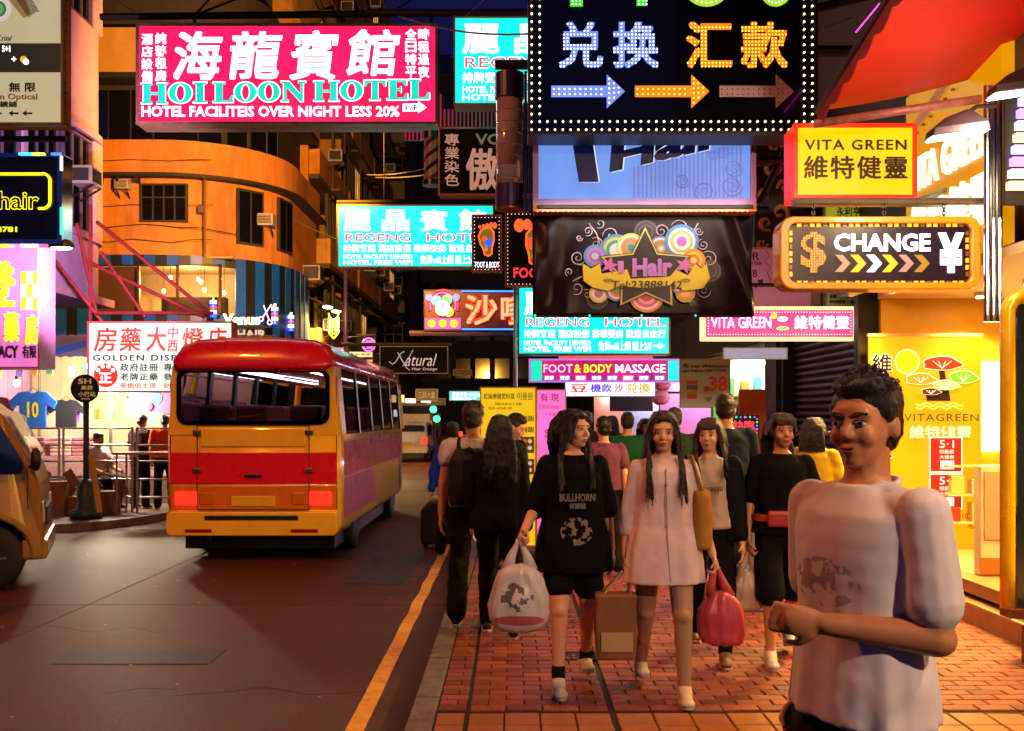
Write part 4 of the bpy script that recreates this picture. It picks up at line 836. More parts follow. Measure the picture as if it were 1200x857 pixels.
# --- golden dispensary lightbox
Y = 17.0
t = lightbox('dispensary_sign', 'white medicine shop lightbox with red characters beside the bus', (103, 377, 273, 460), Y, .3, EM('pale_face', 'e8f4e4', 1.0, var=.06), M('red_frame', 'b02020', .5), 1.6)
rl = EM('dispensary_red', 'f0381c', .85, sample=False); kl = EM('dispensary_black', '20221e', .12, sample=False)
for s, r_ in (('房', (110, 384, 137, 412)), ('藥', (140, 384, 166, 412)), ('大', (171, 383, 195, 412)), ('中', (197, 383, 209, 396)), ('西', (197, 399, 209, 412)), ('燈', (213, 384, 238, 412)), ('店', (243, 384, 266, 412))): T(t, s, r_, Y, rl, .02, shear=.1)
T(t, 'GOLDEN DISPENSARY', (109, 416, 264, 423), Y, kl, .015, space=1.25)
x_, z_ = pxc(124, 440, Y); disc(t, 'seal', x_, z_, 14*Y/F, Y-.001, rl, .006); T(t, '正', (116.5, 437, 131, 449), Y-.008, wl, .03); 
for i in range(4): q = R(150-40*i); x_, z_ = pxc(124+10*math.cos(q), 439-10*math.sin(q), Y); disc(t, 'seal_dot', x_, z_, 2.3*Y/F, Y-.008, wl, .004, 10)
for s, r_ in (('政府註冊', (141, 426, 185, 435)), ('專營名藥', (192, 426, 236, 435)), ('老牌正藥', (141, 437.5, 185, 446)), ('參茸燕窩', (192, 437.5, 236, 446))): T(t, s, r_, Y, kl, .015, space=1.2)
T(t, '華僑值主理', (141, 449, 183, 455), Y, rl, 0, space=1.1); T(t, '創於1986年', (192, 449, 236, 455), Y, rl, 0)
for i in range(6): x_, y_ = 240+(i % 3)*7, 440+(i//3)*8; pxpoly(t, 'check_tile', [(x_, y_), (x_+6.5, y_), (x_+6.5, y_+7.4), (x_, y_+7.4)], Y, (rl, wl)[i % 2], .004)
rs = M('red_steel', '7a1a1c', .5, .3, var=.25, dirt=.3)
for p_, q_ in (((106, 240), (106, 378)), ((113, 260), (247, 368)), ((118, 295), (170, 372)), ((60, 300), (120, 378)), ((103, 307), (240, 372)), ((112, 367), (250, 367)), ((90, 262), (113, 367))): pole(t, PX(*p_, Y+.12), PX(*q_, Y+.2), .032, rs, 'truss_bar')
# --- neon sand sign
Y = 24.0; nr = EM('neon_red', 'ff3020', 3, sample=False); nb_ = EM('neon_blue', '3080ff', 2.6, sample=False); npk = EM('neon_pink', 'ff5ad0', 3, sample=False)
t = lightbox('neon_sign', 'red and blue neon sign with big characters over the far road', (497, 340, 640, 388), Y, .35, M('neon_board', '6a0614', .4), M('neon_frame', '2a1a3a', .5), 1)
for y_ in (341.5, 386): pxline(t, 'neon_tube', [(541, y_), (640, y_)], Y-.06, .9, nb_)
for s, r_ in (('沙', (545, 346, 583, 381)), ('嗲', (587, 346, 622, 381))): T(t, s, r_, Y-.03, EM('neon_char_glow', 'ff3a1a', 1.2), .085, d=.03); T(t, s, r_, Y-.07, EM('neon_char_core', 'ff9060', 1.8, sample=False), .02, d=.02)
pxline(t, 'neon_tube', arc(519, 358, 18, 200, -20, 16), Y-.06, 1.2, nr); pxline(t, 'neon_tube', arc(519, 358, 15, 200, -20, 16), Y-.06, .8, npk)
for x_, y_, r_, c_ in ((512, 353, 6, '40e0c0'), (524, 352, 6, '60f080'), (519, 362, 9, 'ffe0f8'), (526, 366, 6, 'ffd030'), (503, 349, 4, '4080ff'), (535, 349, 4, '4090ff')): xx, zz = pxc(x_, y_, Y); disc(t, 'neon_figure', xx, zz, r_*Y/F, Y-.05-r_*.003, EM('neon_fig_'+c_, c_, 1.4, sample=False), .02)
pxpoly(t, 'neon_plinth', [(498, 373), (540, 373), (540, 386), (498, 386)], Y-.01, EM('neon_plinth', 'ff50b0', 1.0), .03)
for x_ in (506, 519, 532): xx, zz = pxc(x_, 379.5, Y); disc(t, 'neon_dot', xx, zz, 4.6*Y/F, Y-.045, EM('neon_dot', 'ffc820', 1.6, sample=False), .02)
pole(t, PX(480, 391, Y+.1), PX(760, 391, Y+.1), .08, M('lilac_boom', '5a4a6a', .5, .3), 'boom')
# --- black script board
Y = 30.0
t = lightbox('script_board', 'black hair design board with thin white script under the neon sign', (445, 406, 525, 438), Y, .3, M('script_black', '030304', .7, spec=.05), M('script_frame', '1a161c', .5), .8)
sg = EM('script_grey', 'b8b4b8', .55, sample=False); T(t, 'atural', (475, 415, 512, 429), Y, sg, -.005, shear=.35); pxline(t, 'script_stroke', [(456, 424), (460, 427), (464, 424), (470, 414), (474, 412)], Y-.03, .6, sg); pxline(t, 'script_stroke', [(466, 413), (471, 422), (476, 431), (480, 434)], Y-.03, .6, sg); pxline(t, 'script_stroke', [(472, 429), (480, 418), (484, 410)], Y-.03, .5, sg); T(t, 'Hair Design', (483, 431, 512, 435), Y, sg, 0)
pole(t, PX(400, 404, Y+.1), PX(530, 404, Y+.1), .06, name='boom')
# --- dye salon board, striped fascia, barber tube
Y = 13.2
t = lightbox('dye_salon_board', 'black hair dye board with peach characters behind the clear tube', (514, 150, 652, 229), Y, .25, M('dye_black', '060608', .5, spec=.1), M('peach_frame', 'a8805a', .45, .3), 1.6)
pe = EM('peach_letter', 'd89a80', .55, sample=False); TV(t, '專業染色', (521, 156, 538, 219), Y, pe, .005); T(t, '傲', (546, 174, 584, 223), Y, pe, .03); T(t, 'VO', (557, 157, 588, 170), Y, EM('gold_letter', '8a7a50', .5, sample=False), .02)
pole(t, PX(580, 146, Y+.1), PX(900, 146, Y+.1), .05, name='boom')
Y = 17.2; t = thing('striped_fascia', 'black fascia of upright white slats behind the red hotel sign', 'sign', PX(520, 165, Y))
for (a_, b_, c_, d_) in ((474, 110, 520, 164), (520, 128, 590, 150)):
    bx('backing', black, t, PX(a_, 0, Y).x, PX(b_ if False else c_, 0, Y).x, Y+.03, Y+.08, PX(0, d_, Y).z, PX(0, b_, Y).z)
    for x_ in np.arange(a_, c_-1, 4.6): bx('slat', M('slat_white', 'b8b4b0', .5), t, PX(x_, 0, Y).x, PX(x_+2, 0, Y).x, Y, Y+.029, PX(0, d_, Y).z, PX(0, b_, Y).z)
p_ = PX(506, 218, 14.6); barber_pole(506, 14.6, p_.z, p_.z+.78, .12, 'orange and black striped pole left of the dye board')
Y = 9.7; p0, p1 = PX(597, 244, Y), PX(597, 87, Y); t = thing('clear_tube_lamp', 'clear plastic tube with dark purple caps hung beside the exchange board', 'sign', p0)
capm = M('purple_cap', '2a1458', .3, var=.1, coat=.3); r_ = 16.5*Y/F; h_ = p1.z-p0.z
MB().cyl(p0, (p0.x, Y, p0.z+h_*.17), r_, n=28).build('lower_cap', capm, t, bevel=.005); MB().cyl((p0.x, Y, p1.z-h_*.19), p1, r_*1.04, n=28).build('upper_cap', capm, t, bevel=.005)
MB().cyl((p0.x, Y, p0.z+h_*.17), (p0.x, Y, p1.z-h_*.19), r_*.95, n=32).build('clear_sleeve', M('tube_plastic', '9a8ea8', .16, .1, var=.12, scale=4, coat=.8), t, True)
for k in range(7): MB().rings([[(p0.x+rr_*math.cos(q), Y+rr_*math.sin(q), p0.z+h_*(.2+.085*k)+dz) for q in np.arange(28)*2*math.pi/28] for rr_, dz in ((r_*.95, 0), (r_*.985, .006), (r_*.95, .012))], cap=False).build('ridge', _m['tube_plastic'], t)
MB().cyl((p0.x, Y, p0.z-.02), p0, r_*.98, n=28).build('rim', M('brass_rim', '8a5a20', .3, .8), t); pole(t, PX(580, 76, Y), PX(625, 76, Y), .05, black, 'bracket'); pole(t, PX(597, 76, Y), PX(597, 88, Y), .02)
for x_ in (616, 621): MB().bar(PX(x_, 84, Y+.1), PX(x_, 250, Y+.1), .03).build('slotted_post', steel, t)
# --- LED foot signs
foot = [(0.3, 1), (.55, 1), (.8, .9), (.93, .7), (.85, .45), (.68, .25), (.6, .05), (.4, 0), (.22, .08), (.2, .3), (.1, .55), (.12, .85)]
def foot_sign(rect, Y, txt, label, trect, mir=False, toes=True):
    t = lightbox('foot_massage_sign', label, rect, Y, .14, M('foot_black', '08070a', .3), goldf, 1.6, group='foot massage LED boards')
    w, h = rect[2]-rect[0], rect[3]-rect[1]; fx0, fy0, fw_, fh = rect[0]+w*.18, rect[1]+h*.22, w*.62, h*.5
    if mir: q = [(fx0+fw_*(.15+.75*u), fy0+fh*(1-v)) for u, v in foot]
    else: q = [(fx0+fw_*(1-u), fy0+fh*(1-v)) for u, v in foot][::-1]
    pxpoly(t, 'foot_shape', q, Y, EM('foot_olive', 'a07a20', .5, sample=False), .006); pxline(t, 'neon_outline', q+[q[0]], Y-.012, .9, EM('led_red', 'ff5020', 2.4, sample=False))
    cx_ = sum(p[0] for p in q)/len(q); cy_ = sum(p[1] for p in q)/len(q)
    for dx, dy, r_, c_ in ((-.12, -.08, .16, 'ff5a30'), (.1, .03, .2, '3060ff'), (0, .12, .13, '4090ff'), (-.05, .28, .1, 'ff8030')): xx, zz = pxc(cx_+dx*fw_, cy_+dy*fh, Y); disc(t, 'foot_zone', xx, zz, r_*fw_*Y/F, Y-.007-r_*.01, EM('foot_'+c_, c_, .9, sample=False), .003, 16)
    for i in range(5):
        u = (.06+.2*i) if mir else (.94-.2*i); r_ = (.14, .115, .1, .09, .08)[i]*fw_*.95; xx, zz = pxc(fx0+fw_*u, fy0-h*.045+abs(i-1)*h*.012, Y); disc(t, 'toe', xx, zz, r_*Y/F, Y-.001, EM('led_toe', 'ff5a28', 1.3, sample=False), .008, 14, r_*1.25*Y/F)
    T(t, txt, trect, Y, EM('foot_letter_r' if mir else 'foot_letter_w', 'ff3030' if mir else 'e8e8ff', 1.8, sample=False), .012)
    frame_dots(t, (rect[0]+3, rect[1]+3, rect[2]-3, rect[3]-3), Y-.004, 4.3, .55, EM('led_tiny', 'ffb8a0', 3, sample=False)); return t
foot_sign((553, 252, 588, 319), 13.4, 'FOOT & BODY', 'small black foot massage LED board over the road', (557, 307, 585, 314))
t = foot_sign((592, 248, 668, 336), 11.0, 'FOOT', 'larger foot massage LED board half behind the black banner', (602, 314, 640, 326), True); pole(t, PX(620, 246, 11.1), PX(900, 246, 11.1), .04, name='boom')
t = thing('sign_post', 'thin grey post carrying signs left of the turquoise box', 'post', PX(604, 460, 14.4)); pole(t, PX(604, 460, 14.4), PX(604, 330, 14.4), .03, steel, 'upright')
# --- foot and body massage strip
Y = 14.2
t = lightbox('massage_strip_sign', 'multicoloured foot and body massage strip sign over the crowd', (620, 421, 797, 448), Y, .15, EM('strip_magenta', 'd0206a', .8, var=.5, scale=3), EM('strip_edge', 'c080e0', .8, sample=False), 1.5)
T(t, 'FOOT', (637, 427, 671, 437), Y, EM('strip_pink', 'ff9ac0', 2, sample=False), .012); T(t, '& BODY', (673, 427, 717, 437), Y, EM('strip_yellow', 'ffd020', 1.8, sample=False), .02); T(t, 'MASSAGE', (721, 427, 780, 437), Y, EM('strip_lpink', 'ffc8f0', 2.4, sample=False), .012)
for i in range(8): pxpoly(t, 'strip_block', [(637+i*18.5, 440), (650+i*18.5, 440), (650+i*18.5, 446), (637+i*18.5, 446)], Y, EM('strip_b%d' % (i % 3), ('6a3aff', '3a50ff', 'ff50c0')[i % 3], 1.2, sample=False), .006); T(t, '按摩', (638+i*18.5, 440.5, 649+i*18.5, 445.5), Y-.007, wl, 0, d=.003)
for r_, c_ in (((622, 423, 635, 446), '20d8b0'), ((783, 423, 795, 446), '20e8e0')): pxpoly(t, 'strip_end', [(r_[0], r_[1]), (r_[2], r_[1]), (r_[2], r_[3]), (r_[0], r_[3])], Y, EM('strip_end_'+c_, c_, 1.1, sample=False), .004)
Y = 15.5
t = lightbox('exchange_strip', 'white exchange strip sign with coloured characters under the massage sign', (662, 447, 768, 465), Y, .12, EM('strip_white', 'fbe8f4', 1.3), M('strip_white_frame', 'd0c0c8', .5), .8)
for s, r_, c_ in (('豆', (668, 450, 689, 460), 'ff3a20'), ('機款', (692, 450, 717, 460), '5040ff'), ('沙', (720, 450, 730, 460), 'ff3060'), ('兑換', (734, 449, 762, 461), 'ffb020')): T(t, s, r_, Y, EM('exch_'+c_, c_, .9, sample=False), .03)
bx('top_strip', EM('strip_red_far', 'ff4a60', .9), t, PX(655, 0, Y).x, PX(765, 0, Y).x, Y, Y+.1, PX(0, 421, Y).z, PX(0, 416.5, Y).z)
# --- price board
Y = 11.6
t = lightbox('price_board', 'pale drinks board priced at thirty eight dollars hanging on the right', (797, 421, 855, 478), Y, .05, M('pale_board', 'a8b4a4', .5, var=.06), M('pale_edge', '8a948a', .5), .6)
rp_ = M('price_red', 'c8203a', .5); T(t, '38', (831, 441, 852, 459), Y, rp_, .03); T(t, '$', (825, 452, 830.5, 460), Y, rp_, .01); kk = M('board_print', '2a2c2a', .6); T(t, '免 cup afternoon', (800, 426, 852, 432), Y, kk, 0); T(t, 'get Palace TEATTIME', (801, 433, 851, 437), Y, kk, 0)
for i, c_ in enumerate(('c05040', '4a6ab0', 'c08030', 'b04a60')): pxpoly(t, 'cup_print', [(804+i*.4, 446+i*5.5), (818-i*.4, 446+i*5.5), (817.5-i*.4, 451+i*5.5), (804.5+i*.4, 451+i*5.5)], Y, M('cup_'+c_, c_, .6), .003)
for r_ in (2, 4, 6): pxline(t, 'wifi_print', arc(830, 472, r_, 45, 135, 6), Y-.002, .5, kk)
for x_ in (801, 850): pole(t, PX(x_, 421, Y+.02), PX(x_, 380, Y+.02), .006)
# --- panels behind the change sign
Y = 11.9
t = lightbox('scroll_panel', 'black panel with beige scroll pattern behind the yellow lightbox', (884, 120, 1000, 297), Y, .1, M('scroll_black', '0a0808', .4), M('scroll_edge', '1a1412', .5), 1)
bs = M('beige_scroll', 'b0825a', .5)
for cx_, cy_, r_, a0, f_ in ((905, 196, 11, 0, 1), (914, 250, 11, 2, -1), (898, 262, 9, 1, 1), (920, 220, 9, 3, 1), (896, 230, 8, 4, -1), (918, 280, 9, 5, 1), (893, 286, 7, 0, 1), (930, 262, 9, 2, 1), (908, 172, 8, 3, -1)): spiral(t, cx_, cy_, r_, Y-.01, bs, 1.1, 3.6, a0, fl=f_)
Y = 11.5
t = lightbox('wall_advert', 'pink wall panel with black writing and arrow behind the change sign', (870, 291, 962, 361), Y, .1, EM('pink_panel_face', 'b85a72', .38, var=.2), M('pink_panel_edge', 'a08050', .5), 1)
T(t, 'R', (882, 296, 890, 305), Y, black, 0); T(t, 'n Der', (880, 306, 893, 311), Y, black, 0); T(t, '8', (882, 316, 887, 325), Y, black, 0); pxpoly(t, 'arrow', [(883, 336), (889, 331), (887, 329), (894, 327), (894, 336), (892, 333), (886, 338)], Y, black, .003); pxline(t, 'crack_line', [(897, 293), (902, 300), (896, 306), (903, 313), (899, 320), (903, 328), (899, 338)], Y-.002, .4, black)
Y = 10.9; t = lightbox('lime_panel', 'lime advert panel peeping out above the change sign', (966, 237, 1012, 262), Y, .06, EM('lime_face', 'a8a820', .55), goldf, .8); T(t, '永利亨', (980, 243, 1008, 254), Y, black, .02); xx, zz = pxc(1056, 249, 10.9)
Y = 10.6; t = lightbox('notice_strip', 'grey strip of small print above the roller shutter', (968, 343, 1040, 360), Y, .05, M('notice_grey', '9a9080', .6), M('notice_edge', '6a6050', .6), .5); T(t, '專業美容護膚中心 預約熱線', (972, 346, 1022, 350), Y, black, 0); T(t, '歡迎查詢 二樓 全場特價', (972, 352, 1022, 356), Y, black, 0)
Y = 11.2; t = lightbox('white_plate', 'blank white plate hanging below the LED strip sign', (848, 408, 922, 421), Y, .04, EM('plate_face', 'b8b0c8', .55, sample=False), white, .5); pole(t, PX(850, 408, Y), PX(850, 396, Y), .006); pole(t, PX(920, 408, Y), PX(920, 396, Y), .006)
Y = 12.4
t = lightbox('led_board', 'small LED board with red characters and coloured edge by the lit shop', (856, 487, 889, 530), Y, .1, M('ledb_black', '08080c', .3), M('ledb_frame', '1a1a22', .4), 1)
T(t, '快臨', (859, 493, 884, 506), Y, EM('ledb_red', 'ff3040', 2, sample=False), .01); T(t, 'FACE', (862, 512, 886, 520), Y, wl, .01)
for i, c_ in enumerate(('ff3030', '30ff60', '3060ff', 'ff40ff')): dots(t, [(858+4*k+i, 489) for k in range(0, 7)][i::4]+[(887, 491+4*k) for k in range(9)][i::4]+[(858, 491+4*k) for k in range(9)][i::4], Y-.01, 1.1, EM('ledb_'+c_, c_, 4, sample=False))
pole(t, PX(872, 530, Y+.05), (PX(872, 530, Y).x, Y+.05, 0), .03, steel, 'stand')
# --- posters standing at the kerb
Y = 11.2
t = lightbox('yellow_poster', 'tall yellow restaurant poster stand in the crowd', (563, 454, 628, 640), Y, .06, EM('poster_yellow', 'f0c010', .8, var=.1), goldf, .8)
dk = EM('poster_brown', '6a2a08', .2, sample=False); T(t, '紅燒南雞煲料理', (567, 461, 603, 468), Y, dk, .01); T(t, '이풍원', (606, 460, 624, 469), Y, EM('poster_green', '3a7a20', .4, sample=False), .01); T(t, 'SEA 4268 00', (572, 477, 600, 480), Y, dk, 0); T(t, '電話訂座', (580, 472, 612, 475), Y, dk, 0)
for y_ in (487, 500): T(t, '粥麵飯', (603, y_, 626, y_+7), Y, dk, .02)
for y_, h_ in ((512, 19), (538, 18)):
    pxpoly(t, 'food_photo', [(605, y_), (626, y_), (626, y_+h_), (605, y_+h_)], Y, EM('food_brown', '7a3a14', .4, sample=False), .003)
    for i in range(6): xx, zz = pxc(609+(i % 3)*6, y_+5+(i//3)*8, Y); disc(t, 'food_print', xx, zz, 2.6*Y/F, Y-.004-.0008*i, EM('food_%d' % (i % 3), ('d8a870', 'c07838', 'e8d0a8')[i % 3], .55, sample=False), .0006, 10)
bx('base', dark, t, PX(565, 0, Y).x, PX(626, 0, Y).x, Y-.1, Y+.2, 0, .06)
Y = 11.5
t = lightbox('pink_poster', 'tall pink poster stand beside the yellow poster', (629, 457, 663, 640), Y, .06, EM('poster_pink', 'f060b0', 1.2, var=.15), M('pink_pframe', 'e0a0c0', .5), .8)
dp = EM('poster_mag', 'b01a6a', .4, sample=False); T(t, '有 現', (633, 461, 655, 471), Y, dp, .01); T(t, 'Delicious', (632, 474, 655, 479), Y, dp, 0); T(t, '下午茶', (638, 484, 652, 488), Y, dp, 0); T(t, '$', (638, 503, 645, 514), Y, dp, .01); bx('base', dark, t, PX(630, 0, Y).x, PX(662, 0, Y).x, Y-.1, Y+.2, 0, .06)
# --- salon sign on the striped shopfront
Y = 26.55
t = thing('salon_letters', 'white lit salon letters with scissors on the striped shopfront', 'sign', PX(290, 396, Y)); T(t, 'Venus', (262, 368, 305, 381), Y, EM('venus_white', 'fff8c8', 1.6, sample=False), .03, d=.08); T(t, 'HAIR', (278, 387, 312, 396), Y, EM('hair_cream', 'e8b890', .9, sample=False), .02, d=.05)
sc_ = EM('scissor_neon', 'ffb8f8', 2.6, sample=False); pxline(t, 'scissors', [(318, 357), (308, 372)]+arc(306, 374, 2.6, 60, 400, 10), Y, .7, sc_); pxline(t, 'scissors', [(309, 358), (315, 374)]+arc(316, 378, 2.6, 120, 460, 10), Y, .7, sc_); bx('rail', dark, t, PX(262, 0, Y).x, PX(318, 0, Y).x, Y-.04, Y+.04, PX(0, 384.5, Y).z, PX(0, 382, Y).z)
for px_, py_, c1 in ((250, 372, 'light pole above the salon letters'), (322, 380, 'light pole right of the salon letters'), (341, 388, 'light pole at the curved end of the stripes')):
    p_ = PX(px_, py_, 26.7 if px_ < 330 else 29); t = thing('glowing_barber_pole', 'small blue and white barber '+c1, 'barber pole', p_)
    for k in range(5): MB().cyl((p_.x, p_.y, p_.z+k*.09), (p_.x, p_.y, p_.z+(k+1)*.09), .09, n=12).build('band', (EM('bp_blue', '2050ff', 2, sample=False), EM('bp_white', 'f0f0ff', 2, sample=False), EM('bp_red', 'ff4050', 1.6, sample=False))[k % 3], t)
    MB().cyl((p_.x, p_.y, p_.z+.45), (p_.x, p_.y, p_.z+.53), .1, n=12).build('cap', chrome, t)
# --- distant signs along the left row
def small_sign(rect, Y, label, face, st, txt=None, col='ffffff', cst=1.6, name='shop_sign'):
    t = lightbox(name, label, rect, Y, .2, EM('ss_'+face+str(st), face, st, var=.3), dark, .6)
    if txt: T(t, txt, (rect[0]+2, rect[1]+2, rect[2]-2, rect[3]-2), Y, EM('sl_'+col, col, cst, sample=False), .01)
    return t
small_sign((384, 407, 408, 430), 33, 'pink glowing shop sign just above the bus roof', 'ff4ab0', 1.0, '美容', 'ffd0f0')
small_sign((406, 412, 437, 419), 34, 'narrow cream shop sign under the round neon', 'e8d8a0', .8, '廣東酒家', '604010', .2)
small_sign((406, 421, 437, 427), 34, 'narrow orange shop sign in the left row', 'f0a860', .8, 'SAUNA', '602010', .2)
small_sign((410, 430, 441, 446), 35, 'magenta shop sign low in the left row', 'ff4aa0', 1.1, '夜總會', 'ffe0f0')
t = lightbox('street_name_sign', 'turquoise strip sign far down the road', (526, 458, 566, 470), 40, .3, EM('far_cyan', '20c8d0', .95), dark, .6); T(t, '麗晶賓館 HOTEL', (530, 460, 563, 465), 40, wl, .01); T(t, 'REGENG HOTEL 2/F', (530, 466, 558, 468.5), 40, wl, .01); pole(t, PX(560, 456, 40.1), PX(730, 456, 40.1), .1, name='boom')
for i, r_ in enumerate(((487, 456, 513, 470), (505, 467, 522, 475), (531, 433, 553, 440))): t = lightbox('unlit_sign', ('unlit grey sign low beneath the script board', 'small unlit sign left of the far turquoise strip', 'small unlit plate right of the script board')[i], r_, 38+i*3, .2, M('unlit_face', '4a4640', .6), M('unlit_edge', '6a6258', .5), .8); T(t, ('三興大廈', '冰室', '旅館')[i], (r_[0]+3, r_[1]+3, r_[2]-3, r_[3]-3), 38+i*3, M('unlit_letter', '8a8478', .6), .01)
for i, (px_, py_, c_) in enumerate(((466, 468, 'ffd070'), (473, 478, 'ffe8a0'), (480, 472, 'fff0c0'), (492, 477, 'ffb050'), (468, 485, 'fff8e0'), (500, 472, 'd0ffd8'))):
    p_ = PX(px_, py_, 48+i); t = thing('far_shop_light', 'small %s shop light far down the road, %s' % (('amber', 'cream', 'ivory', 'orange', 'white', 'greenish')[i], ('leftmost', 'second from left', 'third from left', 'second from right', 'lowest', 'rightmost')[i]), 'lamp', p_, group='far shop lights'); MB().box(p_.x-.3, p_.x+.3, p_.y, p_.y+.1, p_.z-.15, p_.z+.2).build('glowing_panel', EM('far_light_'+c_, c_, 2.4), t); MB().box(p_.x-.34, p_.x+.34, p_.y+.101, p_.y+.2, p_.z-.19, p_.z+.24).build('case', dark, t)
Y = 32; t = thing('round_neon', 'round pink neon sign sticking out above the bus', 'sign', PX(432, 416, Y)); xx, zz = pxc(432, 404, Y); disc(t, 'disc', xx, zz, 8*Y/F, Y+.05, M('round_dark', '280818', .5), .05); pxline(t, 'neon_tube', arc(432, 404, 7.6, 0, 360, 24), Y-.02, .7, npk); T(t, 'Candy', (426, 398, 438, 403), Y-.02, npk, 0); T(t, 'Color', (427, 405, 437, 409), Y-.02, npk, 0); pole(t, PX(406, 396, Y+.1), PX(440, 394, Y+.1), .03)
Y = 34; t = thing('leaf_neon', 'yellow green neon leaf lights on the left row wall', 'sign', PX(391, 398, Y))
for s_ in (-1, 1):
    for i in range(5): pxline(t, 'neon_leaf', [(391, 397-i*5), (391+s_*5, 391-i*5), (391+s_*6, 387-i*5)], Y, 1.0, EM('leaf_neon', 'e8f040', 1.6, sample=False))
for i, (px_, py_) in enumerate(((384, 360), (394, 365))):
    p_ = PX(px_, py_, 32.5+i*1.3); t = thing('street_lamp', 'lit oval street lamp head on the left row, %s of the pair' % ('nearer', 'farther')[i], 'lamp', p_)
    MB().ell(p_, (.16, .3, .05)).build('lens', EM('street_lens', 'fff4c8', 12), t, True); MB().ell((p_.x, p_.y, p_.z+.04), (.2, .36, .06)).build('hood', steel, t, True); pole(t, p_+Vector((0, 0, .06)), (p_.x-1.0, p_.y+.3, p_.z+.5), .035, steel, 'arm')
    ld = bpy.data.lights.new('street_lamp_light', 'SPOT'); ld.energy = 2200; ld.color = (1, .6, .2); ld.spot_size = R(165); ld.spot_blend = .5; ld.shadow_soft_size = .15
    lo = bpy.data.objects.new('street_lamp_light', ld); COL.objects.link(lo); lo.location = (p_.x, p_.y, p_.z-.08)
# tall thin mast in the left row
tag(MB().tube([PX(405, 440, 31), PX(405, 312, 31)], .06).build('mast', M('lilac_mast', '6a5a8a', .4, .5), None, True), 'tall thin lilac mast rising behind the bus roof', 'mast')
# cables across the street
for i, (p_, q_, sg_) in enumerate((((430, 205, 22), (620, 150, 14), .2), ((440, 208, 22), (560, 190, 18), .1), ((345, 258, 28), (600, 300, 19), .4), ((455, 14, 13), (620, 40, 11), .1))):
    a_, b_ = PX(*p_), PX(*q_); pts = [a_.lerp(b_, u)-Vector((0, 0, sg_*4*u*(1-u))) for u in np.linspace(0, 1, 9)]
    tag(MB().tube(pts, .012, 5).build('cable', M('grey_cable', '6a6468', .6), None), 'thin overhead cable %s' % ('slanting up to the dye board', 'running level below the dye board', 'sagging from the orange corner to the foot board', 'crossing high behind the exchange board')[i], 'cable')
# ================================================================== RIGHT SHOP DETAILS
# yellow fascia along the street wall with raised letters
t = thing('shop_fascia', 'yellow lit fascia with raised white letters running along the right wall', 'sign', (3.68, 8.3, 2.9))
fy = EM('fascia_yellow', 'ffac00', .5, var=.1); bx('panel', fy, t, 3.66, 3.76, 7.45, 9.25, 2.9, 4.55)
MB().prism([(9.25, 4.1), (7.45, 4.62), (7.45, 4.7), (9.25, 4.2)], (3.64, 0, 0), (0, 1, 0), (0, 0, 1), (.11, 0, 0)).build('edge_trim', M('cream_trim', 'e0d0a0', .5), t)
lm = EM('fascia_letter', 'fff4d0', 1.2, sample=False)
text_at(t, 'VITA GREEN', (3.655, 9.15, 3.62), (0, -1.6, 0), (0, 0, .3), (-.03, 0, 0), lm, .02); text_at(t, '維特健靈', (3.655, 9.1, 3.08), (0, -1.55, 0), (0, 0, .42), (-.03, 0, 0), lm, .02)
for i in range(12): MB().cyl((3.655, 9.1-i*.145, 4.12+i*.03), (3.63, 9.1-i*.145, 4.12+i*.03), .012, n=8).build('stud', M('stud_brown', '8a5a10', .4), t)
bx('soffit', M('soffit_yellow', 'd8a020', .5), t, 3.42, 3.66, 7.8, 10.0, 2.862, 2.9); bx('soffit_edge', fy, t, 3.38, 3.42, 7.8, 10.0, 2.8, 3.0)
t = thing('chrome_post', 'silver fluted post at the corner of the yellow fascia', 'post', (3.55, 7.38, 2.3))
for k in range(3): MB().cyl((3.52+k*.045, 7.38, 2.3), (3.52+k*.045, 7.38, 4.05), .024, n=12).build('flute', chrome, t)
t = thing('led_bar_sign', 'stack of purple and white LED bars at the right edge', 'sign', (3.6, 7.05, 2.9))
for k in range(8): MB().box(3.50+.012*k, 3.78, 7.0, 7.06, 3.2+k*.085, 3.255+k*.085).build('led_bar', EM('ledbar_%d' % (k % 4), ('ffd0a0', 'fff0e0', 'd090ff', 'c0b0ff')[k % 4], 1.8, sample=False), t)
bx('back_plate', black, t, 3.5, 3.8, 7.065, 7.1, 3.1, 4.0)
# yellow rounded door frame at the right edge
t = thing('door_frame', 'yellow rounded metal door frame at the right edge', 'door frame', (3.6, 6.6, .24)); pf = [(3.36, 6.75, z) for z in np.linspace(.3, 2.3, 8)]+[(3.36+.12*(1-math.cos(R(a))), 6.75, 2.3+.12*math.sin(R(a))) for a in (20, 45, 70, 90)]+[(3.9, 6.75, 2.42)]
MB().tube(pf, .05, 10).build('frame_tube', M('yellow_frame', 'e0b008', .25, .2, coat=.5), t, True); bx('glass_door', GLASS('door_glass', '20262a', .05), t, 3.42, 3.9, 6.74, 6.76, .3, 2.36)
bx('sill', M('brown_marble', '5a2f1a'), t, 3.34, 3.9, 6.68, 6.82, .241, .3)
# poster rack by the door
t = thing('flyer_stand', 'white flyer stand with pink sheet by the shop door', 'stand', (3.92, 8.1, .3)); bx('body', M('flyer_white', 'd8c8a0', .5), t, 3.8, 4.1, 8.08, 8.2, .302, 1.2, bevel=.01); bx('sheet', M('flyer_pink', 'd89070', .6), t, 3.83, 4.07, 8.07, 8.079, .6, 1.15); bx('kick_band', M('flyer_orange', 'd06a20', .5), t, 3.8, 4.1, 8.07, 8.079, .32, .45)
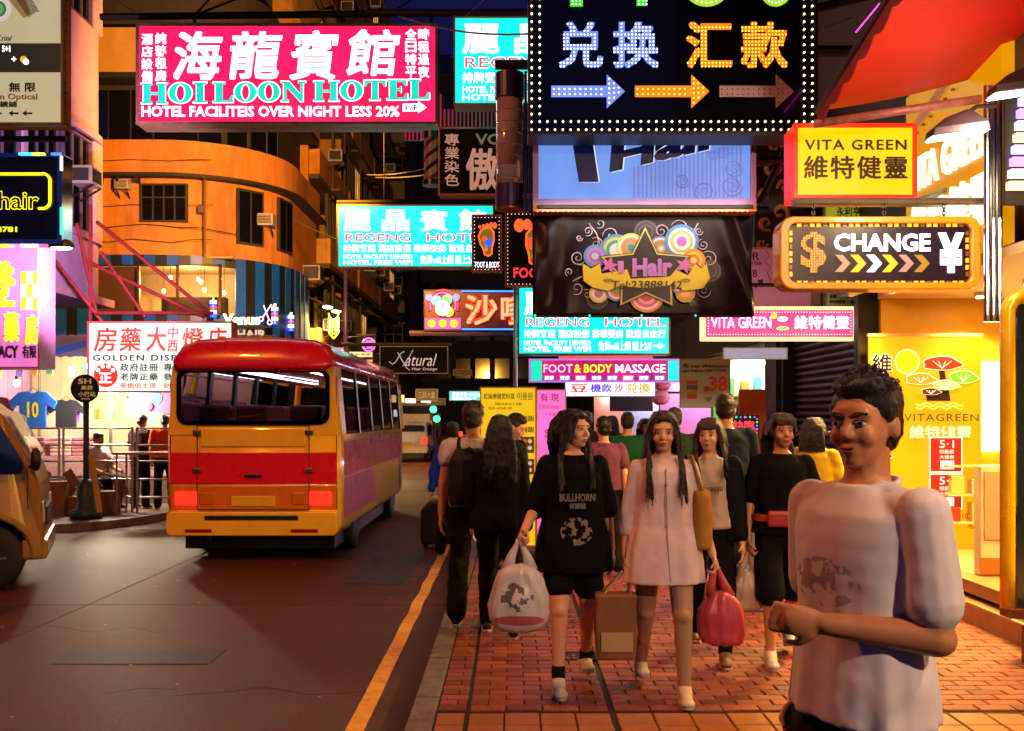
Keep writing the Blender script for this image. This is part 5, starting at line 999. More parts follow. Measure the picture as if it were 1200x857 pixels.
# big orange banner with the tree emblem
Y = 9.85; a, b = PX(1018, 662, Y), PX(1150, 394, Y)
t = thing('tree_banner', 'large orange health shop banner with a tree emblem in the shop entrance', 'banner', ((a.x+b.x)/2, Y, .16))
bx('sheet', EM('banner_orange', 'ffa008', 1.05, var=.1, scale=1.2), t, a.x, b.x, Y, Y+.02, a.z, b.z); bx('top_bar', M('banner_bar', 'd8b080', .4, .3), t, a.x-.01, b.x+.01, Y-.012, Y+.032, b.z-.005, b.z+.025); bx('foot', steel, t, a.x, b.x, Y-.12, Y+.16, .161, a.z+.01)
Yb = Y-.001; lay[0] = 0; E_ = lambda c, s=.8: EM('ban_'+c, c, s, sample=False)
wo = E_('fff0d0', 1.1)
def lobe(cx, cy, w, h, col):
    pts = [(cx+w*math.cos(R(q))*(1+.12*math.cos(R(q*5))), cy-h*math.sin(R(q))*(1 if q <= 180 else .55)) for q in range(0, 360, 12)]
    pxpoly(t, 'emblem', [(cx+(x-cx)*1.06, cy+(y-cy)*1.13) for x, y in pts], nxt(), wo, .0006); pxpoly(t, 'emblem', pts, nxt(), E_(col), .0006)
    for q in (-.5, -.2, .2, .5): pxline(t, 'emblem_vein', [(cx, cy+h*.4), (cx+q*w, cy-h*.5)], nxt(), .4, wo, 4)
x_, z_ = pxc(1063, 424, Y); disc(t, 'emblem', x_, z_, 14.6*Y/F, nxt(), wo, .0006); disc(t, 'emblem', x_, z_, 13.6*Y/F, nxt(), E_('ffd814', 1), .0006)
bk = E_('3a1408', .15)
pxpoly(t, 'emblem', [(1100, 434), (1107, 434), (1112, 466), (1105, 466)], nxt(), bk, .0006); pxpoly(t, 'emblem', [(1084, 456), (1112, 456), (1114, 470), (1086, 470)], nxt(), bk, .0006)
lobe(1104, 428, 22, 10, 'e03018'); lobe(1079, 446, 17, 8, 'f0a020'); lobe(1129, 444, 16, 9, '70c020'); lobe(1108, 453, 15, 7, 'f8dc90'); lobe(1091, 460, 11, 5, '6a2410')
for k in range(2): pxline(t, 'emblem_wave', [(1074+i*3, 474+k*4+2*math.sin(i*1.2)) for i in range(19)], nxt(), .9, E_('f0e060', 1.0), 4)
T(t, 'VITAGREEN', (1059, 485, 1147, 494), nxt(), E_('4a6a20', .5), .015, d=.003, space=1.15); T(t, '維特健靈', (1066, 499, 1138, 514), nxt(), E_('fff0c0', 1.0), .01, d=.003)
for i, ch in enumerate('維特健靈旺'): T(t, ch, (1021, 414+i*25, 1046, 437+i*25), nxt(), wo, .05, d=.001); T(t, ch, (1022, 415+i*25, 1045, 436+i*25), nxt()-.002, E_('2a0c04', .1), .012, d=.001)
for i, y_ in enumerate((512, 555)):
    pxpoly(t, 'flyer_edge', [(1089, y_), (1128, y_), (1128, y_+42), (1089, y_+42)], nxt(), wo, .001); pxpoly(t, 'flyer', [(1090.5, y_+1.5), (1126.5, y_+1.5), (1126.5, y_+40.5), (1090.5, y_+40.5)], nxt()-.001, E_('c8281c', .7), .001)
    q = nxt()-.002; T(t, '5·1', (1101, y_+4, 1118, y_+13), q, wo, .005, d=.001); T(t, '勞動節', (1101, y_+15, 1118, y_+20), q, wo, 0, d=.001); T(t, '大優惠', (1101, y_+21.5, 1118, y_+26), q, wo, 0, d=.001); pxpoly(t, 'flyer_print', [(1102, y_+28), (1118, y_+28), (1118, y_+38), (1102, y_+38)], q, wo, .0006)
T(t, '102號', (1128, 600, 1146, 609), nxt(), bk, .005, d=.001); T(t, '地舖', (1134, 611, 1146, 620), nxt(), bk, .005, d=.001)
# awning, its arms and the two floodlights
aw = thing('red_awning', 'red canvas awning with scalloped edge at the upper right corner', 'awning', (3.3, 6.5, 4.2))
A_, B_, C_, D_ = np.array((2.45, 8, 4.05)), np.array((4.05, 8, 4.42)), np.array((4.05, 4.2, 5.1)), np.array((2.45, 4.2, 4.74)); vs = []; n1, n2 = 14, 24
for j in range(n2+1):
    for i in range(n1+1):
        u, v = i/n1, j/n2; p_ = (A_*(1-u)+B_*u)*(1-v)+(D_*(1-u)+C_*u)*v; vs.append(p_-np.array((0, 0, .07*math.sin(math.pi*u)*(.6+.4*math.sin(v*9)))))
o = MB().add(vs, [(j*(n1+1)+i, j*(n1+1)+i+1, (j+1)*(n1+1)+i+1, (j+1)*(n1+1)+i) for j in range(n2) for i in range(n1)]).build('canvas', M('red_canvas', 'd01c10', .6, var=.1, scale=3, bump=.15, bscale=25), aw, True)
s_ = o.modifiers.new('thickness', 'SOLIDIFY'); s_.thickness = .006
mb = MB(); N = 72; top = [A_*(1-k/N)+D_*(k/N) for k in range(N+1)]
low = [p_-np.array((.0, 0, .10+.055*abs(math.sin(k*math.pi/6)))) for k, p_ in enumerate(top)]
mb.rings([[p_, q_, q_+np.array((.006, 0, 0)), p_+np.array((.006, 0, 0))] for p_, q_ in zip(top, low)]).build('valance', M('red_valance', '8a1410', .6), aw)
MB().tube([A_, D_], .028).build('front_rail', M('dark_rail', '3a1c14', .5, .4), aw, True)
pm = M('pink_tube', 'b07078', .45, .2, var=.3, scale=20, dirt=.5, dirtcol='5a2020')
MB().tube([(2.4, 7.9, 3.92), (4.05, 7.75, 4.13)], .034).build('arm', pm, aw, True); MB().tube([PX(1035, 35, 7.2), PX(1235, 6, 7.0)], .036).build('arm', pm, aw, True)
pxline(aw, 'neon_tube', [(1003, 38), (1031, 4)], 7.6, .8, EM('neon_magenta', 'ff40e0', 3, sample=False))
def floodlight(px, py, Y, label, energy, col, aim, tilt=0):
    p_ = PX(px, py, Y); t = thing('floodlight', label, 'floodlight', p_); hw = .19
    sh = [[(p_.x+s_*dx, p_.y+s_*dy*.55, p_.z+dz+.10*(dx/hw)*.25) for dx, dy in ((-hw, -.12), (hw, -.12), (hw, .12), (-hw, .12))] for s_, dz in ((1, 0), (.95, .05), (.45, .13), (.3, .14))]
    MB().rings(sh).build('hood', M('flood_hood', '3a2c38', .35, .6), t, bevel=.008); MB().rings([[(p_.x+s_*dx, p_.y+s_*dy*.55, p_.z-.006+.025*(dx/hw)) for dx, dy in ((-hw, -.12), (hw, -.12), (hw, .12), (-hw, .12))] for s_ in (.97,)]+[[(p_.x+.9*dx, p_.y+.9*dy*.55, p_.z-.012+.025*(dx/hw)) for dx, dy in ((-hw, -.12), (hw, -.12), (hw, .12), (-hw, .12))]]).build('lens', EM('flood_lens', 'fff8e8', 18), t)
    MB().tube([(p_.x+.05, p_.y, p_.z+.13), (p_.x+.15, p_.y+.05, p_.z+.2), (p_.x+.3, p_.y+.1, p_.z+.22)], .015, 6).build('yoke', dark, t)
    ld = bpy.data.lights.new('floodlight_beam', 'POINT'); ld.energy = energy; ld.color = col; ld.shadow_soft_size = .12
    lo = bpy.data.objects.new('floodlight_beam', ld); COL.objects.link(lo); lo.location = (p_.x-.05, p_.y-.02, p_.z-.14); d_ = Vector(aim)-lo.location; lo.rotation_euler = d_.to_track_quat('-Z', 'Y').to_euler()
floodlight(1122, 158, 6.5, 'dark floodlight with white lens above the yellow box', 20, (1, .72, .38), (1.2, 6.6, 0)); floodlight(1196, 108, 6.2, 'white lit floodlight at the right edge under the awning', 60, (1, .72, .38), (1.5, 4.5, 0))
# floodlight added unseen behind the big hotel sign to light the orange front
p_ = Vector((-3.2, 16.75, 6.9)); t = thing('added_facade_flood', 'added unseen floodlight behind the big red hotel sign', 'floodlight', p_); bx('hood', dark, t, p_.x-.2, p_.x+.2, p_.y-.1, p_.y+.1, p_.z, p_.z+.25, bevel=.02); bx('lens', EM('added_flood_lens', 'ffb050', 6), t, p_.x-.17, p_.x+.17, p_.y+.1, p_.y+.11, p_.z+.03, p_.z+.22); pole(t, (p_.x, 16.46, p_.z), (p_.x, p_.y-.08, p_.z+.02), .025)
ld = bpy.data.lights.new('added_facade_beam', 'SPOT'); ld.energy = 12500; ld.color = (1, .43, .05); ld.spot_size = R(110); ld.spot_blend = .8; ld.shadow_soft_size = .2
lo = bpy.data.objects.new('added_facade_beam', ld); COL.objects.link(lo); lo.location = (p_.x, p_.y+.2, p_.z+.1); lo.rotation_euler = (Vector((-8.2, 29, 8))-lo.location).to_track_quat('-Z', 'Y').to_euler()

# ================================================================== LEFT MARKET
st = thing('market_stall', 'market stall with corrugated roof and hanging goods at the left', 'market stall', (-7.4, 18.5, 0))
stm = M('stall_post', '8a8a80', .4, .7); cor = M('corrugated_sheet', '8a98a0', .4, .6, var=.2, dirt=.4); corb = M('corrugated_blue', '3a6ab0', .45, .3, var=.15, dirt=.3)
for x_, y_ in ((-9.3, 17.5), (-7.05, 17.5), (-4.9, 17.6), (-9.3, 19.6), (-5.0, 19.8)): MB().cyl((x_, y_, 0), (x_, y_, 2.75), .03, n=8).build('post', stm, st)
for k in range(11):                                   # roof: corrugated sheets side by side
    x_ = -9.6+k*.44; prof = [(x_+q*.044, .012*math.sin(q*math.pi/2)) for q in range(11)]
    MB().rings([[(x, y_, zz+dz) for x, dz in prof]+[(x, y_, zz+dz-.006) for x, dz in reversed(prof)] for y_, zz in ((17.0, 2.62), (20.2, 3.25))]).build('roof_sheet', cor if k % 3 else corb, st)
bx('back_curtain', M('stall_backing', 'c8b890', .7, var=.1), st, -9.6, -4.8, 19.9, 19.95, 0, 2.9)
bx('counter', M('stall_counter', '6a5a48', .6), st, -9.2, -5.4, 18.3, 19.2, 0, .85); bx('counter_cloth', M('stall_cloth', 'b08a8a', .8, var=.3, scale=20), st, -9.22, -5.38, 18.28, 19.22, .5, .87)
for i, (x_, z_) in enumerate(((-7.6, 2.5), (-6.9, 1.85), (-8.9, 2.2), (-6.35, 1.9), (-5.6, 2.3))):
    t = thing('stall_bulb', 'bare white bulb over the market stall, %s' % ('highest', 'beside the bus stop sign', 'leftmost', 'right of the bus stop sign', 'nearest the bus')[i], 'lamp', (x_, 17.9, z_), group='bulbs over the market stall'); MB().ell((x_, 17.9, z_), (.05, .05, .07)).build('bulb', EM('stall_bulb', 'fff8e8', 40), t, True); MB().cyl((x_, 17.9, z_+.06), (x_, 17.9, 2.75), .006, n=5).build('flex', black, t); MB().cyl((x_, 17.9, z_+.05), (x_, 17.9, z_+.12), .03, n=8).build('socket', black, t)
ld = bpy.data.lights.new('stall_light', 'POINT'); ld.energy = 230; ld.color = (1, .82, .55); ld.shadow_soft_size = .1
for x_, y_, z_ in ((-7.6, 18.2, 2.35), (-6.0, 18.2, 2.3), (-7.0, 17.3, 1.9)): lo = bpy.data.objects.new('stall_light', ld); COL.objects.link(lo); lo.location = (x_, y_, z_)
# hanging shirts and boards on the stall
def shirt(x, y, z, s, col, label, num=None, w=.5):
    t = thing('hanging_shirt', label, 'shirt', (x, y, z-.7*s)); o2 = [(-.25, 0), (.25, 0), (.25, .45), (.4, .36), (.46, .5), (.26, .68), (.1, .7), (0, .66), (-.1, .7), (-.26, .68), (-.46, .5), (-.4, .36), (-.25, .45)]
    MB().prism(o2, (x, y, z-.7*s), (s, 0, 0), (0, 0, s), (0, .05, 0)).build('cloth', M('shirt_'+col, col, .7, var=.1), t, bevel=.01)
    if num: text_at(t, num, (x-.1*s, y-.002, z-.5*s), (.22*s, 0, 0), (0, 0, .3*s), (0, -.004, 0), EM('shirt_num', 'e8d020', .1, base='e8d020', sample=False), .03)
    MB().tube([(x-.12, y+.025, z-.03), (x, y+.025, z+.06), (x+.12, y+.025, z-.03)], .006, 5).build('hanger', black, t)
shirt(-8.55, 17.75, 2.05, .95, '1a6ad0', 'bright blue football shirt with yellow number hanging in the stall', '10'); shirt(-9.25, 17.8, 1.95, .8, '8a2a30', 'dark red shirt hanging at the left of the stall'); shirt(-8.0, 17.85, 1.9, .75, '20242a', 'black shirt hanging right of the blue football shirt')
for i, (x_, c_, l_) in enumerate(((-9.3, 'd89a9a', 'pink folded clothes on a rack behind the barrier'), (-8.8, 'c87a80', 'rose folded clothes on a rack behind the barrier'), (-8.3, 'e0b0a0', 'peach folded clothes on a rack behind the barrier'), (-7.9, 'b06a78', 'dusky red folded clothes on a rack'))):
    t = thing('folded_clothes', l_, 'clothes', (x_, 18.3, .87))
    for k in range(5): bx('garment', M('garment_'+c_, c_, .8, var=.25, scale=15), t, x_-.2, x_+.2, 18.3, 18.7, .872+k*.07, .938+k*.07, bevel=.02)
def board(x0, x1, z0, z1, y, cols, label):
    t = thing('printed_cloth', label, 'cloth', ((x0+x1)/2, y, z0)); bx('sheet', M('cloth_'+cols[0], cols[0], .6, var=.15), t, x0, x1, y, y+.02, z0, z1)
    for k, c_ in enumerate(cols[1:]):
        q = R(60+k*95); disc(t, 'motif', (x0+x1)/2+(x1-x0)*.2*math.cos(q), (z0+z1)/2+(z1-z0)*.2*math.sin(q), (z1-z0)*(.3-.05*k), y-.001-.006*k, M('cloth_'+c_, c_, .6), .005, 20)
board(-6.75, -6.0, 1.65, 2.05, 17.6, ('c88ad0', '50b0e0', 'f0f0f0', 'e060b0'), 'pink cloth with blue swirl hanging right of the bus stop sign'); board(-5.9, -5.4, 1.6, 2.05, 17.7, ('a0b050', '607a30'), 'olive green cloth hanging in the stall'); board(-5.35, -4.9, 1.55, 2.1, 17.65, ('d06a20', 'e0a030', 'c03a20'), 'orange toy cloth hanging next to the green cloth')
gcol = (('e0c030', 'yellow'), ('e05a7a', 'rose'), ('4aa0d0', 'blue'), ('e8e4d8', 'ivory'), ('60b060', 'green'), ('e07a30', 'orange'), ('8a5ac0', 'violet'))
for i in range(28):
    x_ = -9.3+i*.16+rng.uniform(-.03, .03); z_ = (2.3, 1.55)[i % 2]+rng.uniform(-.08, .08); c_, w_ = gcol[(i*3) % 7]; y_ = 17.95+.1*(i % 3)
    t = thing('hanging_goods', '%s packaged goods hanging in the %s row of the market stall, %s from the left' % (w_, ('upper', 'lower')[i % 2], ORD[i//2+1]), 'goods', (x_, y_, z_), group='packaged goods hanging in the stall')
    bx('packet', M('goods_'+c_, c_, .4, var=.3, scale=18), t, x_-.06, x_+.06, y_, y_+.04, z_, z_+.2, bevel=.012); MB().cyl((x_, y_+.02, z_+.2), (x_, y_+.02, 2.7), .003, n=4).build('hook_cord', black, t)
# galvanised crowd barriers along the kerb
def barrier(x0, x1, y, label):
    t = thing('barrier', label, 'barrier', ((x0+x1)/2, y, 0), group='galvanised barriers')
    for x_ in (x0, x1): MB().cyl((x_, y, 0), (x_, y, 1.42), .022, n=8).build('upright', steel, t)
    for z_ in (.25, .55, .85, 1.12, 1.4): MB().cyl((x0, y, z_), (x1, y, z_), .016, n=8).build('rail', steel, t)
barrier(-9.2, -7.55, 16.6, 'galvanised barrier right behind the van'); barrier(-7.5, -6.35, 16.65, 'galvanised barrier behind the bus stop pole'); barrier(-6.25, -4.9, 16.6, 'galvanised barrier next to the bus tail')
# bus stop pole
Y = 15.6; x_ = PX(101, 0, Y).x; t = thing('bus_stop_pole', 'dark green minibus stop pole with a round sign at the left kerb', 'bus stop', (x_, Y, 0)); gm = M('stop_green', '12301f', .5, var=.2, dirt=.3)
MB().cyl((x_, Y, .12), (x_, Y, 1.9), .045, n=14).build('pole', gm, t, True); xx, zz = pxc(101, 455.5, Y); MB().fprism(circ(xx, zz, 16.5*Y/F, 32), Y-.06, .03).build('disc', M('stop_dark', '0e1a12', .4), t, bevel=.004)
MB().rings([[(x_+r_*math.cos(q), Y+r_*math.sin(q), z_) for q in np.arange(16)*2*math.pi/16] for r_, z_ in ((.24, 0), (.24, .12), (.15, .16), (.13, .5), (.06, .62))]).build('base', gm, t, True)
cy_ = EM('stop_yellow', 'd8b060', .3, base='d8b060', sample=False); T(t, '5H', (92, 444, 107, 450), Y-.061, cy_, .01); T(t, '乘搭', (95, 452, 109, 457), Y-.061, cy_, 0); T(t, '小巴站', (92, 459, 112, 465), Y-.061, cy_, 0); T(t, '▬', (95, 466.5, 105, 468.5), Y-.061, white, 0)
cl = M('yellow_strap', 'b8922a', .6); MB().bar((x_+.12, Y-.1, 1.0), (x_+.3, Y-.22, .12), .09, .02).build('strap', cl, t)
for i in range(3):
    x_ = -7.35+i*.36; t = thing('cardboard_box', ('brown cardboard box on the ground behind the van', 'squat brown carton beside the bus stop base', 'dented carton by the barrier foot')[i], 'box', (x_, 16.1+.1*i, 0)); h_ = (.55, .3, .38)[i]; bx('body', M('cardboard', '7a5436', .8, var=.15), t, x_-.17, x_+.17, 15.95+.1*i, 16.25+.1*i, .002, h_, bevel=.006)
    for s_ in (-1, 1): MB().bar((x_+s_*.165, 16.1+.1*i, h_+.002), (x_+s_*.3, 16.1+.1*i, h_+.09), .29, .008, up=(0, 1, 0)).build('flap', M('cardboard', '7a5436'), t)
tb = thing('folding_table', 'low table with pale top in front of the seated man', 'table', (-6.0, 16.2, 0)); bx('tabletop', M('table_pink', 'a07a74', .5), tb, -6.4, -5.4, 15.95, 16.45, .98, 1.02)
for x_ in (-6.35, -5.45):
    for y_ in (16.0, 16.4): MB().cyl((x_, y_, 0), (x_, y_, .98), .018, n=8).build('leg', steel, tb)

# ================================================================== VEHICLES
def wheel(parent, x, y, z, r, w, axis='x', local=True):
    n = 28; mb = MB(); prof = ((.55, -w/2), (.97, -w/2), (1, -w/2+.03), (1, w/2-.03), (.97, w/2), (.55, w/2))
    def ring(q, k): return [((x+k, y+r*q*math.cos(a), z+r*q*math.sin(a)) if axis == 'x' else (x+r*q*math.cos(a), y+k, z+r*q*math.sin(a))) for a in np.arange(n)*2*math.pi/n]
    wh = thing_part('wheel', parent); mb.rings([ring(*p) for p in prof]).build('tyre', M('tyre_rubber', '0c0c0c', .75), wh, True, local=True)
    mb2 = MB(); mb2.rings([ring(*p) for p in ((.56, -w/2+.01), (.5, -w/2+.03), (.5, w/2-.03), (.56, w/2-.01))]).build('rim', M('wheel_rim', '8a8a8a', .35, .8), wh, local=True)
    for k in range(6):
        a = k*math.pi/3
        for s_ in (-1, 1):
            off = s_*(w/2-.02); p0 = (x+off, y, z) if axis == 'x' else (x, y+off, z); p1 = (x+off, y+r*.5*math.cos(a), z+r*.5*math.sin(a)) if axis == 'x' else (x+r*.5*math.cos(a), y+off, z+r*.5*math.sin(a)); mb2.bar(p0, p1, .05, .02)
    mb2.build('spokes', M('wheel_rim', '8a8a8a'), wh, local=True)
def thing_part(name, parent):
    o = bpy.data.objects.new(name, None); COL.objects.link(o); o.parent = parent; return o
# ---- minibus seen from behind: local frame, rear at y=0, length along +y
bus = thing('minibus', 'cream and yellow minibus with red roof seen from behind on the road', 'bus', (-3.05, 11.75, ZR)); L = 6.9
bcream = M('bus_cream', 'f0bc30', .3, var=.06, scale=3, coat=.6, dirt=.2, dirtcol='6a4a20'); bred = M('bus_red', 'd81828', .28, var=.06, coat=.7); borange = M('bus_orange', 'd0701c', .3, coat=.5); bglass = GLASS('bus_glass', 'c8ccd8', .0, trans=1)
def bring(y, sx=1., z0=.32, zt=2.70, only=None, dz=0):
    prof = [(-.98, z0), (-1.03, z0+.1), (-1.036, 1.0), (-1.036, 1.5)]
    return [(x*sx, y, z) for x, z in prof], [(x*sx, y, z) for x, z in [(-p[0], p[1]) for p in reversed(prof)]]
def body_ring(y, sx, z0=.32): a, b = bring(y, sx, z0); return a+b
MB().rings([body_ring(y, s, z) for y, s, z in ((0, .955, .42), (.05, .985, .36), (.18, 1, .32), (L-.5, 1, .32), (L-.1, .97, .34), (L, .9, .42))]).build('body', bcream, bus, True, bevel=.0, local=True)
def roof_ring(y, sx, h, zb=2.3): return [(x*sx, y, z) for x, z in ((-.955, zb), (-.955, zb+.08), (-.88, zb+.08+h*.62), (-.7, zb+.08+h*.9), (-.3, zb+.08+h), (.3, zb+.08+h), (.7, zb+.08+h*.9), (.88, zb+.08+h*.62), (.955, zb+.08), (.955, zb))]
MB().rings([roof_ring(-.1, .9, .02, 2.25), roof_ring(-.06, .97, .16), roof_ring(.15, 1.005, .28), roof_ring(L-.6, 1.005, .28), roof_ring(L-.15, .97, .2), roof_ring(L-.02, .9, .05)]).build('roof', bred, bus, True, local=True)
P2 = lambda pts, y, d, nm, m, par=bus: MB().prism(pts, (0, y, 0), (1, 0, 0), (0, 0, 1), (0, d, 0)).build(nm, m, par, bevel=.012, local=True)
rw = P2(rrect(-.86, 1.66, .86, 2.24, .1), .0, .012, 'rear_window', bglass)
MB().ring([(-1.0, 1.5), (1.0, 1.5), (.955, 2.31), (-.955, 2.31)], [(-.87, 1.65), (.87, 1.65), (.86, 2.25), (-.86, 2.25)], -.01, .08).build('rear_frame', bcream, bus, local=True)
for s_ in (-1, 1):
    for k in range(7):
        y0 = (.07, 1.44, 2.64, 3.84, 5.04, 6.24, 6.75)[k]; y1 = (.36, 1.56, 2.76, 3.96, 5.16, 6.36, 6.88)[k]
        MB().add([(s_*x, y, z) for y in (y0, y1) for x, z in ((1.036, 1.5), (1.0, 1.5), (.93, 2.31), (.965, 2.31))], [(0, 1, 2, 3), (7, 6, 5, 4), (0, 4, 5, 1), (1, 5, 6, 2), (2, 6, 7, 3), (3, 7, 4, 0)]).build('pillar', bcream if k in (0, 6) else M('pillar_black', '0c0c0c', .4), bus, local=True)
MB().ring([(-1.0, 1.5), (1.0, 1.5), (.94, 2.31), (-.94, 2.31)], [(-.92, 1.55), (.92, 1.55), (.88, 2.25), (-.88, 2.25)], L-.12, .06).build('front_frame', bcream, bus, local=True)
MB().box(-.9, .9, L-.1, L-.09, 1.56, 2.24).build('windscreen', bglass, bus, local=True)
seatm = M('seat_maroon', '5a1a24', .7)
for r_ in range(6):
    for x_ in (-.68, -.22, .45): MB().box(x_-.2, x_+.2, .75+r_*.95, .87+r_*.95, 1.2, 1.86).build('seat_back', seatm, bus, bevel=.04, local=True)
for x_ in (-.45, .45): MB().box(x_-.03, x_+.03, .5, L-.8, 2.285, 2.3).build('ceiling_tube', EM('bus_tube', 'f0e8ff', 9), bus, local=True)
for x_ in (-.2, .25): MB().tube([(x_, .5, 2.2), (x_, L-.8, 2.2)], .012, 6).build('grab_rail', chrome, bus, local=True); MB().ring(rrect(-.9, 1.62, .9, 2.28, .12), rrect(-.855, 1.665, .855, 2.235, .1), -.03, .05).build('seal', M('rubber_seal', '101010', .6), rw, local=True)
P2([(-.99, .92), (.99, .92), (.985, 1.3), (-.985, 1.3)], -.014, .04, 'red_band', bred); P2([(-.98, .62), (.98, .62), (.985, .905), (-.985, .905)], -.012, .04, 'orange_band', borange)
P2(rrect(-1.0, .32, 1.0, .6, .06), -.1, .16, 'bumper', bcream); P2(rrect(-.26, .66, .26, .78, .02), -.03, .02, 'number_plate', M('plate_yellow', 'd8b020', .4))
tl = EM('tail_red', 'ff2010', 2.6); ta = M('tail_amber', 'c06a10', .3, coat=.5)
for s_ in (-1, 1):
    P2([(s_*.66, .67), (s_*.92, .67), (s_*.92, .83), (s_*.66, .83)] if s_ > 0 else [(-.92, .67), (-.66, .67), (-.66, .83), (-.92, .83)], -.03, .03, 'tail_light', tl); P2([(s_*.55-.09, .68), (s_*.55+.09, .68), (s_*.55+.09, .82), (s_*.55-.09, .82)], -.028, .02, 'indicator', ta)
P2(rrect(-.62, 1.36, .62, 1.58, .03), -.02, .03, 'rear_panel', bcream); P2([(-.55, .5), (.55, .5), (.55, .56), (-.55, .56)], -.106, .02, 'step_tread', black)
def side_prism(pts, x, d, nm, m, par=bus): return MB().prism(pts, (x, 0, 0), (0, 1, 0), (0, 0, 1), (d, 0, 0)).build(nm, m, par, local=True)
for s_ in (-1, 1):
    for k in range(5):
        y0 = .35+k*1.2; xa = s_*1.0
        w = MB(); zb, zt = 1.5, 2.3
        w.add([(s_*1.025, y0, zb), (s_*1.025, y0+1.1, zb), (s_*.962, y0+1.1, zt), (s_*.962, y0, zt), (s_*1.019, y0, zb), (s_*1.019, y0+1.1, zb), (s_*.956, y0+1.1, zt), (s_*.956, y0, zt)], [(0, 1, 2, 3), (7, 6, 5, 4), (0, 4, 5, 1), (1, 5, 6, 2), (2, 6, 7, 3), (3, 7, 4, 0)]).build('side_window', bglass, bus, local=True)
    side_prism([(.2, 1.0), (6.5, 1.0), (6.5, 1.42), (.2, 1.42)], s_*1.036-.004, .008, 'side_band', bred)
    side_prism([(.2, .5), (3.2, .5), (2.6, .98), (.2, .98)], s_*1.036-.003, .006, 'advert_panel', M('bus_pink', 'd85a90', .3, coat=.4))
    side_prism([(6.0, .4), (6.3, .4), (6.3, 1.0), (6.0, 1.0)], s_*1.04-.004, .008, 'side_vent', black)
MB().box(-.9, .9, .3, L-.3, .12, .33).build('underframe', black, bus, local=True)
for x_ in (-.88, .88):
    for y_ in (1.35, 5.3): wheel(bus, x_, y_, .38, .38, .24)
for s_ in (-1, 1): P2([(s_*.62-.16, .36), (s_*.62+.16, .36), (s_*.62+.16, .4), (s_*.62-.16, .4)], -.112, .02, 'reflector', M('reflector_red', '8a0a08', .2, coat=.6))
MB().tube([(-.5, -.08, .3), (-.5, .3, .3)], .035, 10).build('exhaust', dark, bus, local=True)
for s_ in (-1, 1):
    for z_ in (1.05, 1.5): P2([(s_*.66-.05, z_), (s_*.66+.05, z_), (s_*.66+.05, z_+.06), (s_*.66-.05, z_+.06)], -.035, .03, 'hinge', M('hinge_grey', '5a5650', .4, .6))
    MB().ell((s_*.62, -.04, 2.42), (.06, .03, .025)).build('marker_lamp', EM('marker_red', 'ff3018', .8, sample=False), bus, True, local=True)
    P2([(s_*.985-.006, .62), (s_*.985+.006, .62), (s_*.975+.006, 2.2), (s_*.975-.006, 2.2)], -.004, .01, 'corner_seam', black)
P2([(-.66, .612), (.66, .612), (.66, .62), (-.66, .62)], -.02, .02, 'door_seam', black); P2([(-.66, 1.605), (.66, 1.605), (.66, 1.613), (-.66, 1.613)], -.02, .02, 'door_seam', black)
for s_ in (-1, 1): P2([(s_*.66-.004, .62), (s_*.66+.004, .62), (s_*.66+.004, 1.61), (s_*.66-.004, 1.61)], -.021, .02, 'door_seam', black)
P2([(-.1, 1.0), (.1, 1.0), (.1, 1.04), (-.1, 1.04)], -.04, .03, 'door_handle', black); MB().tube([(-.3, -.05, 1.68), (.12, -.055, 1.74)], .008, 6).build('wiper', black, bus, local=True)
for y_ in (1.4, 3.4, 5.2): MB().box(-.35, .35, y_, y_+.7, 2.66, 2.74).build('roof_vent', bred, bus, bevel=.03, local=True)
# ---- champagne van entering from the side street; local frame: nose at +x, near side at y=0
def lerp(a, b, t): return a+(b-a)*t
van = thing('van', 'champagne coloured van nosing in at the left edge', 'van', (-4.62, 9.82, ZR), R(22))
vb = M('van_champagne', 'b08c40', .3, .35, var=.06, coat=.7); vg = GLASS('van_glass', '0a0d14', .04)
prof = [(-4.6, .45), (-4.62, 1.0), (-4.5, 1.85), (-4.2, 1.98), (-1.0, 1.98), (-.55, 1.9), (-.36, 1.72), (-.1, 1.24), (-.04, 1.05), (-.01, .8), (0, .5), (-.02, .38)]
arch = lambda cx: [(cx+.4*math.cos(R(q)), .33+.4*math.sin(R(q))) for q in range(0, 181, 18)]
low = [(-.06, .3)]+arch(-.5)+[(-1.3, .3), (-3.2, .3)]+arch(-3.65)+[(-4.3, .3)]
side = prof+low; mb = MB()
def vr(y, k): return [((x+.0, y, z) if z < 1.1 else (x, y+(.14 if y < .5 else -.14)*(z-1.1)/.88, z)) if k == 0 else (x, y, z) for x, z in side]
body = MB(); n = len(side); r0 = [(x, .04+(.13*(z-1.1)/.88 if z > 1.1 else 0), z) for x, z in side]; r1 = [(x, 1.66-(.13*(z-1.1)/.88 if z > 1.1 else 0), z) for x, z in side]
body.rings([[(x*.985-.02, y-.04+.05, z*.995) for x, y, z in r0], r0 if False else [(x, y, z) for x, y, z in r0], r1]).build('body', vb, van, bevel=.02, local=True)
def vwin(pts, nm='side_window', m=vg, d=.012): return MB().add([(x, .04+.13*max(0, z-1.1)/.88-d+e, z) for e in (0, .01) for x, z in pts], [tuple(range(len(pts)-1, -1, -1)), tuple(range(len(pts), 2*len(pts)))]+[(i, (i+1) % len(pts), len(pts)+(i+1) % len(pts), len(pts)+i) for i in range(len(pts))]).build(nm, m, van, local=True)
vwin([(-1.4, 1.16), (-.2, 1.16), (-.18, 1.26), (-.44, 1.72), (-.6, 1.82), (-1.4, 1.82)]); vwin([(-3.3, 1.16), (-1.52, 1.16), (-1.52, 1.82), (-3.3, 1.82)]); vwin([(-4.4, 1.16), (-3.4, 1.16), (-3.4, 1.82), (-4.35, 1.8)])
blk = M('van_trim', '0e0e0e', .5)
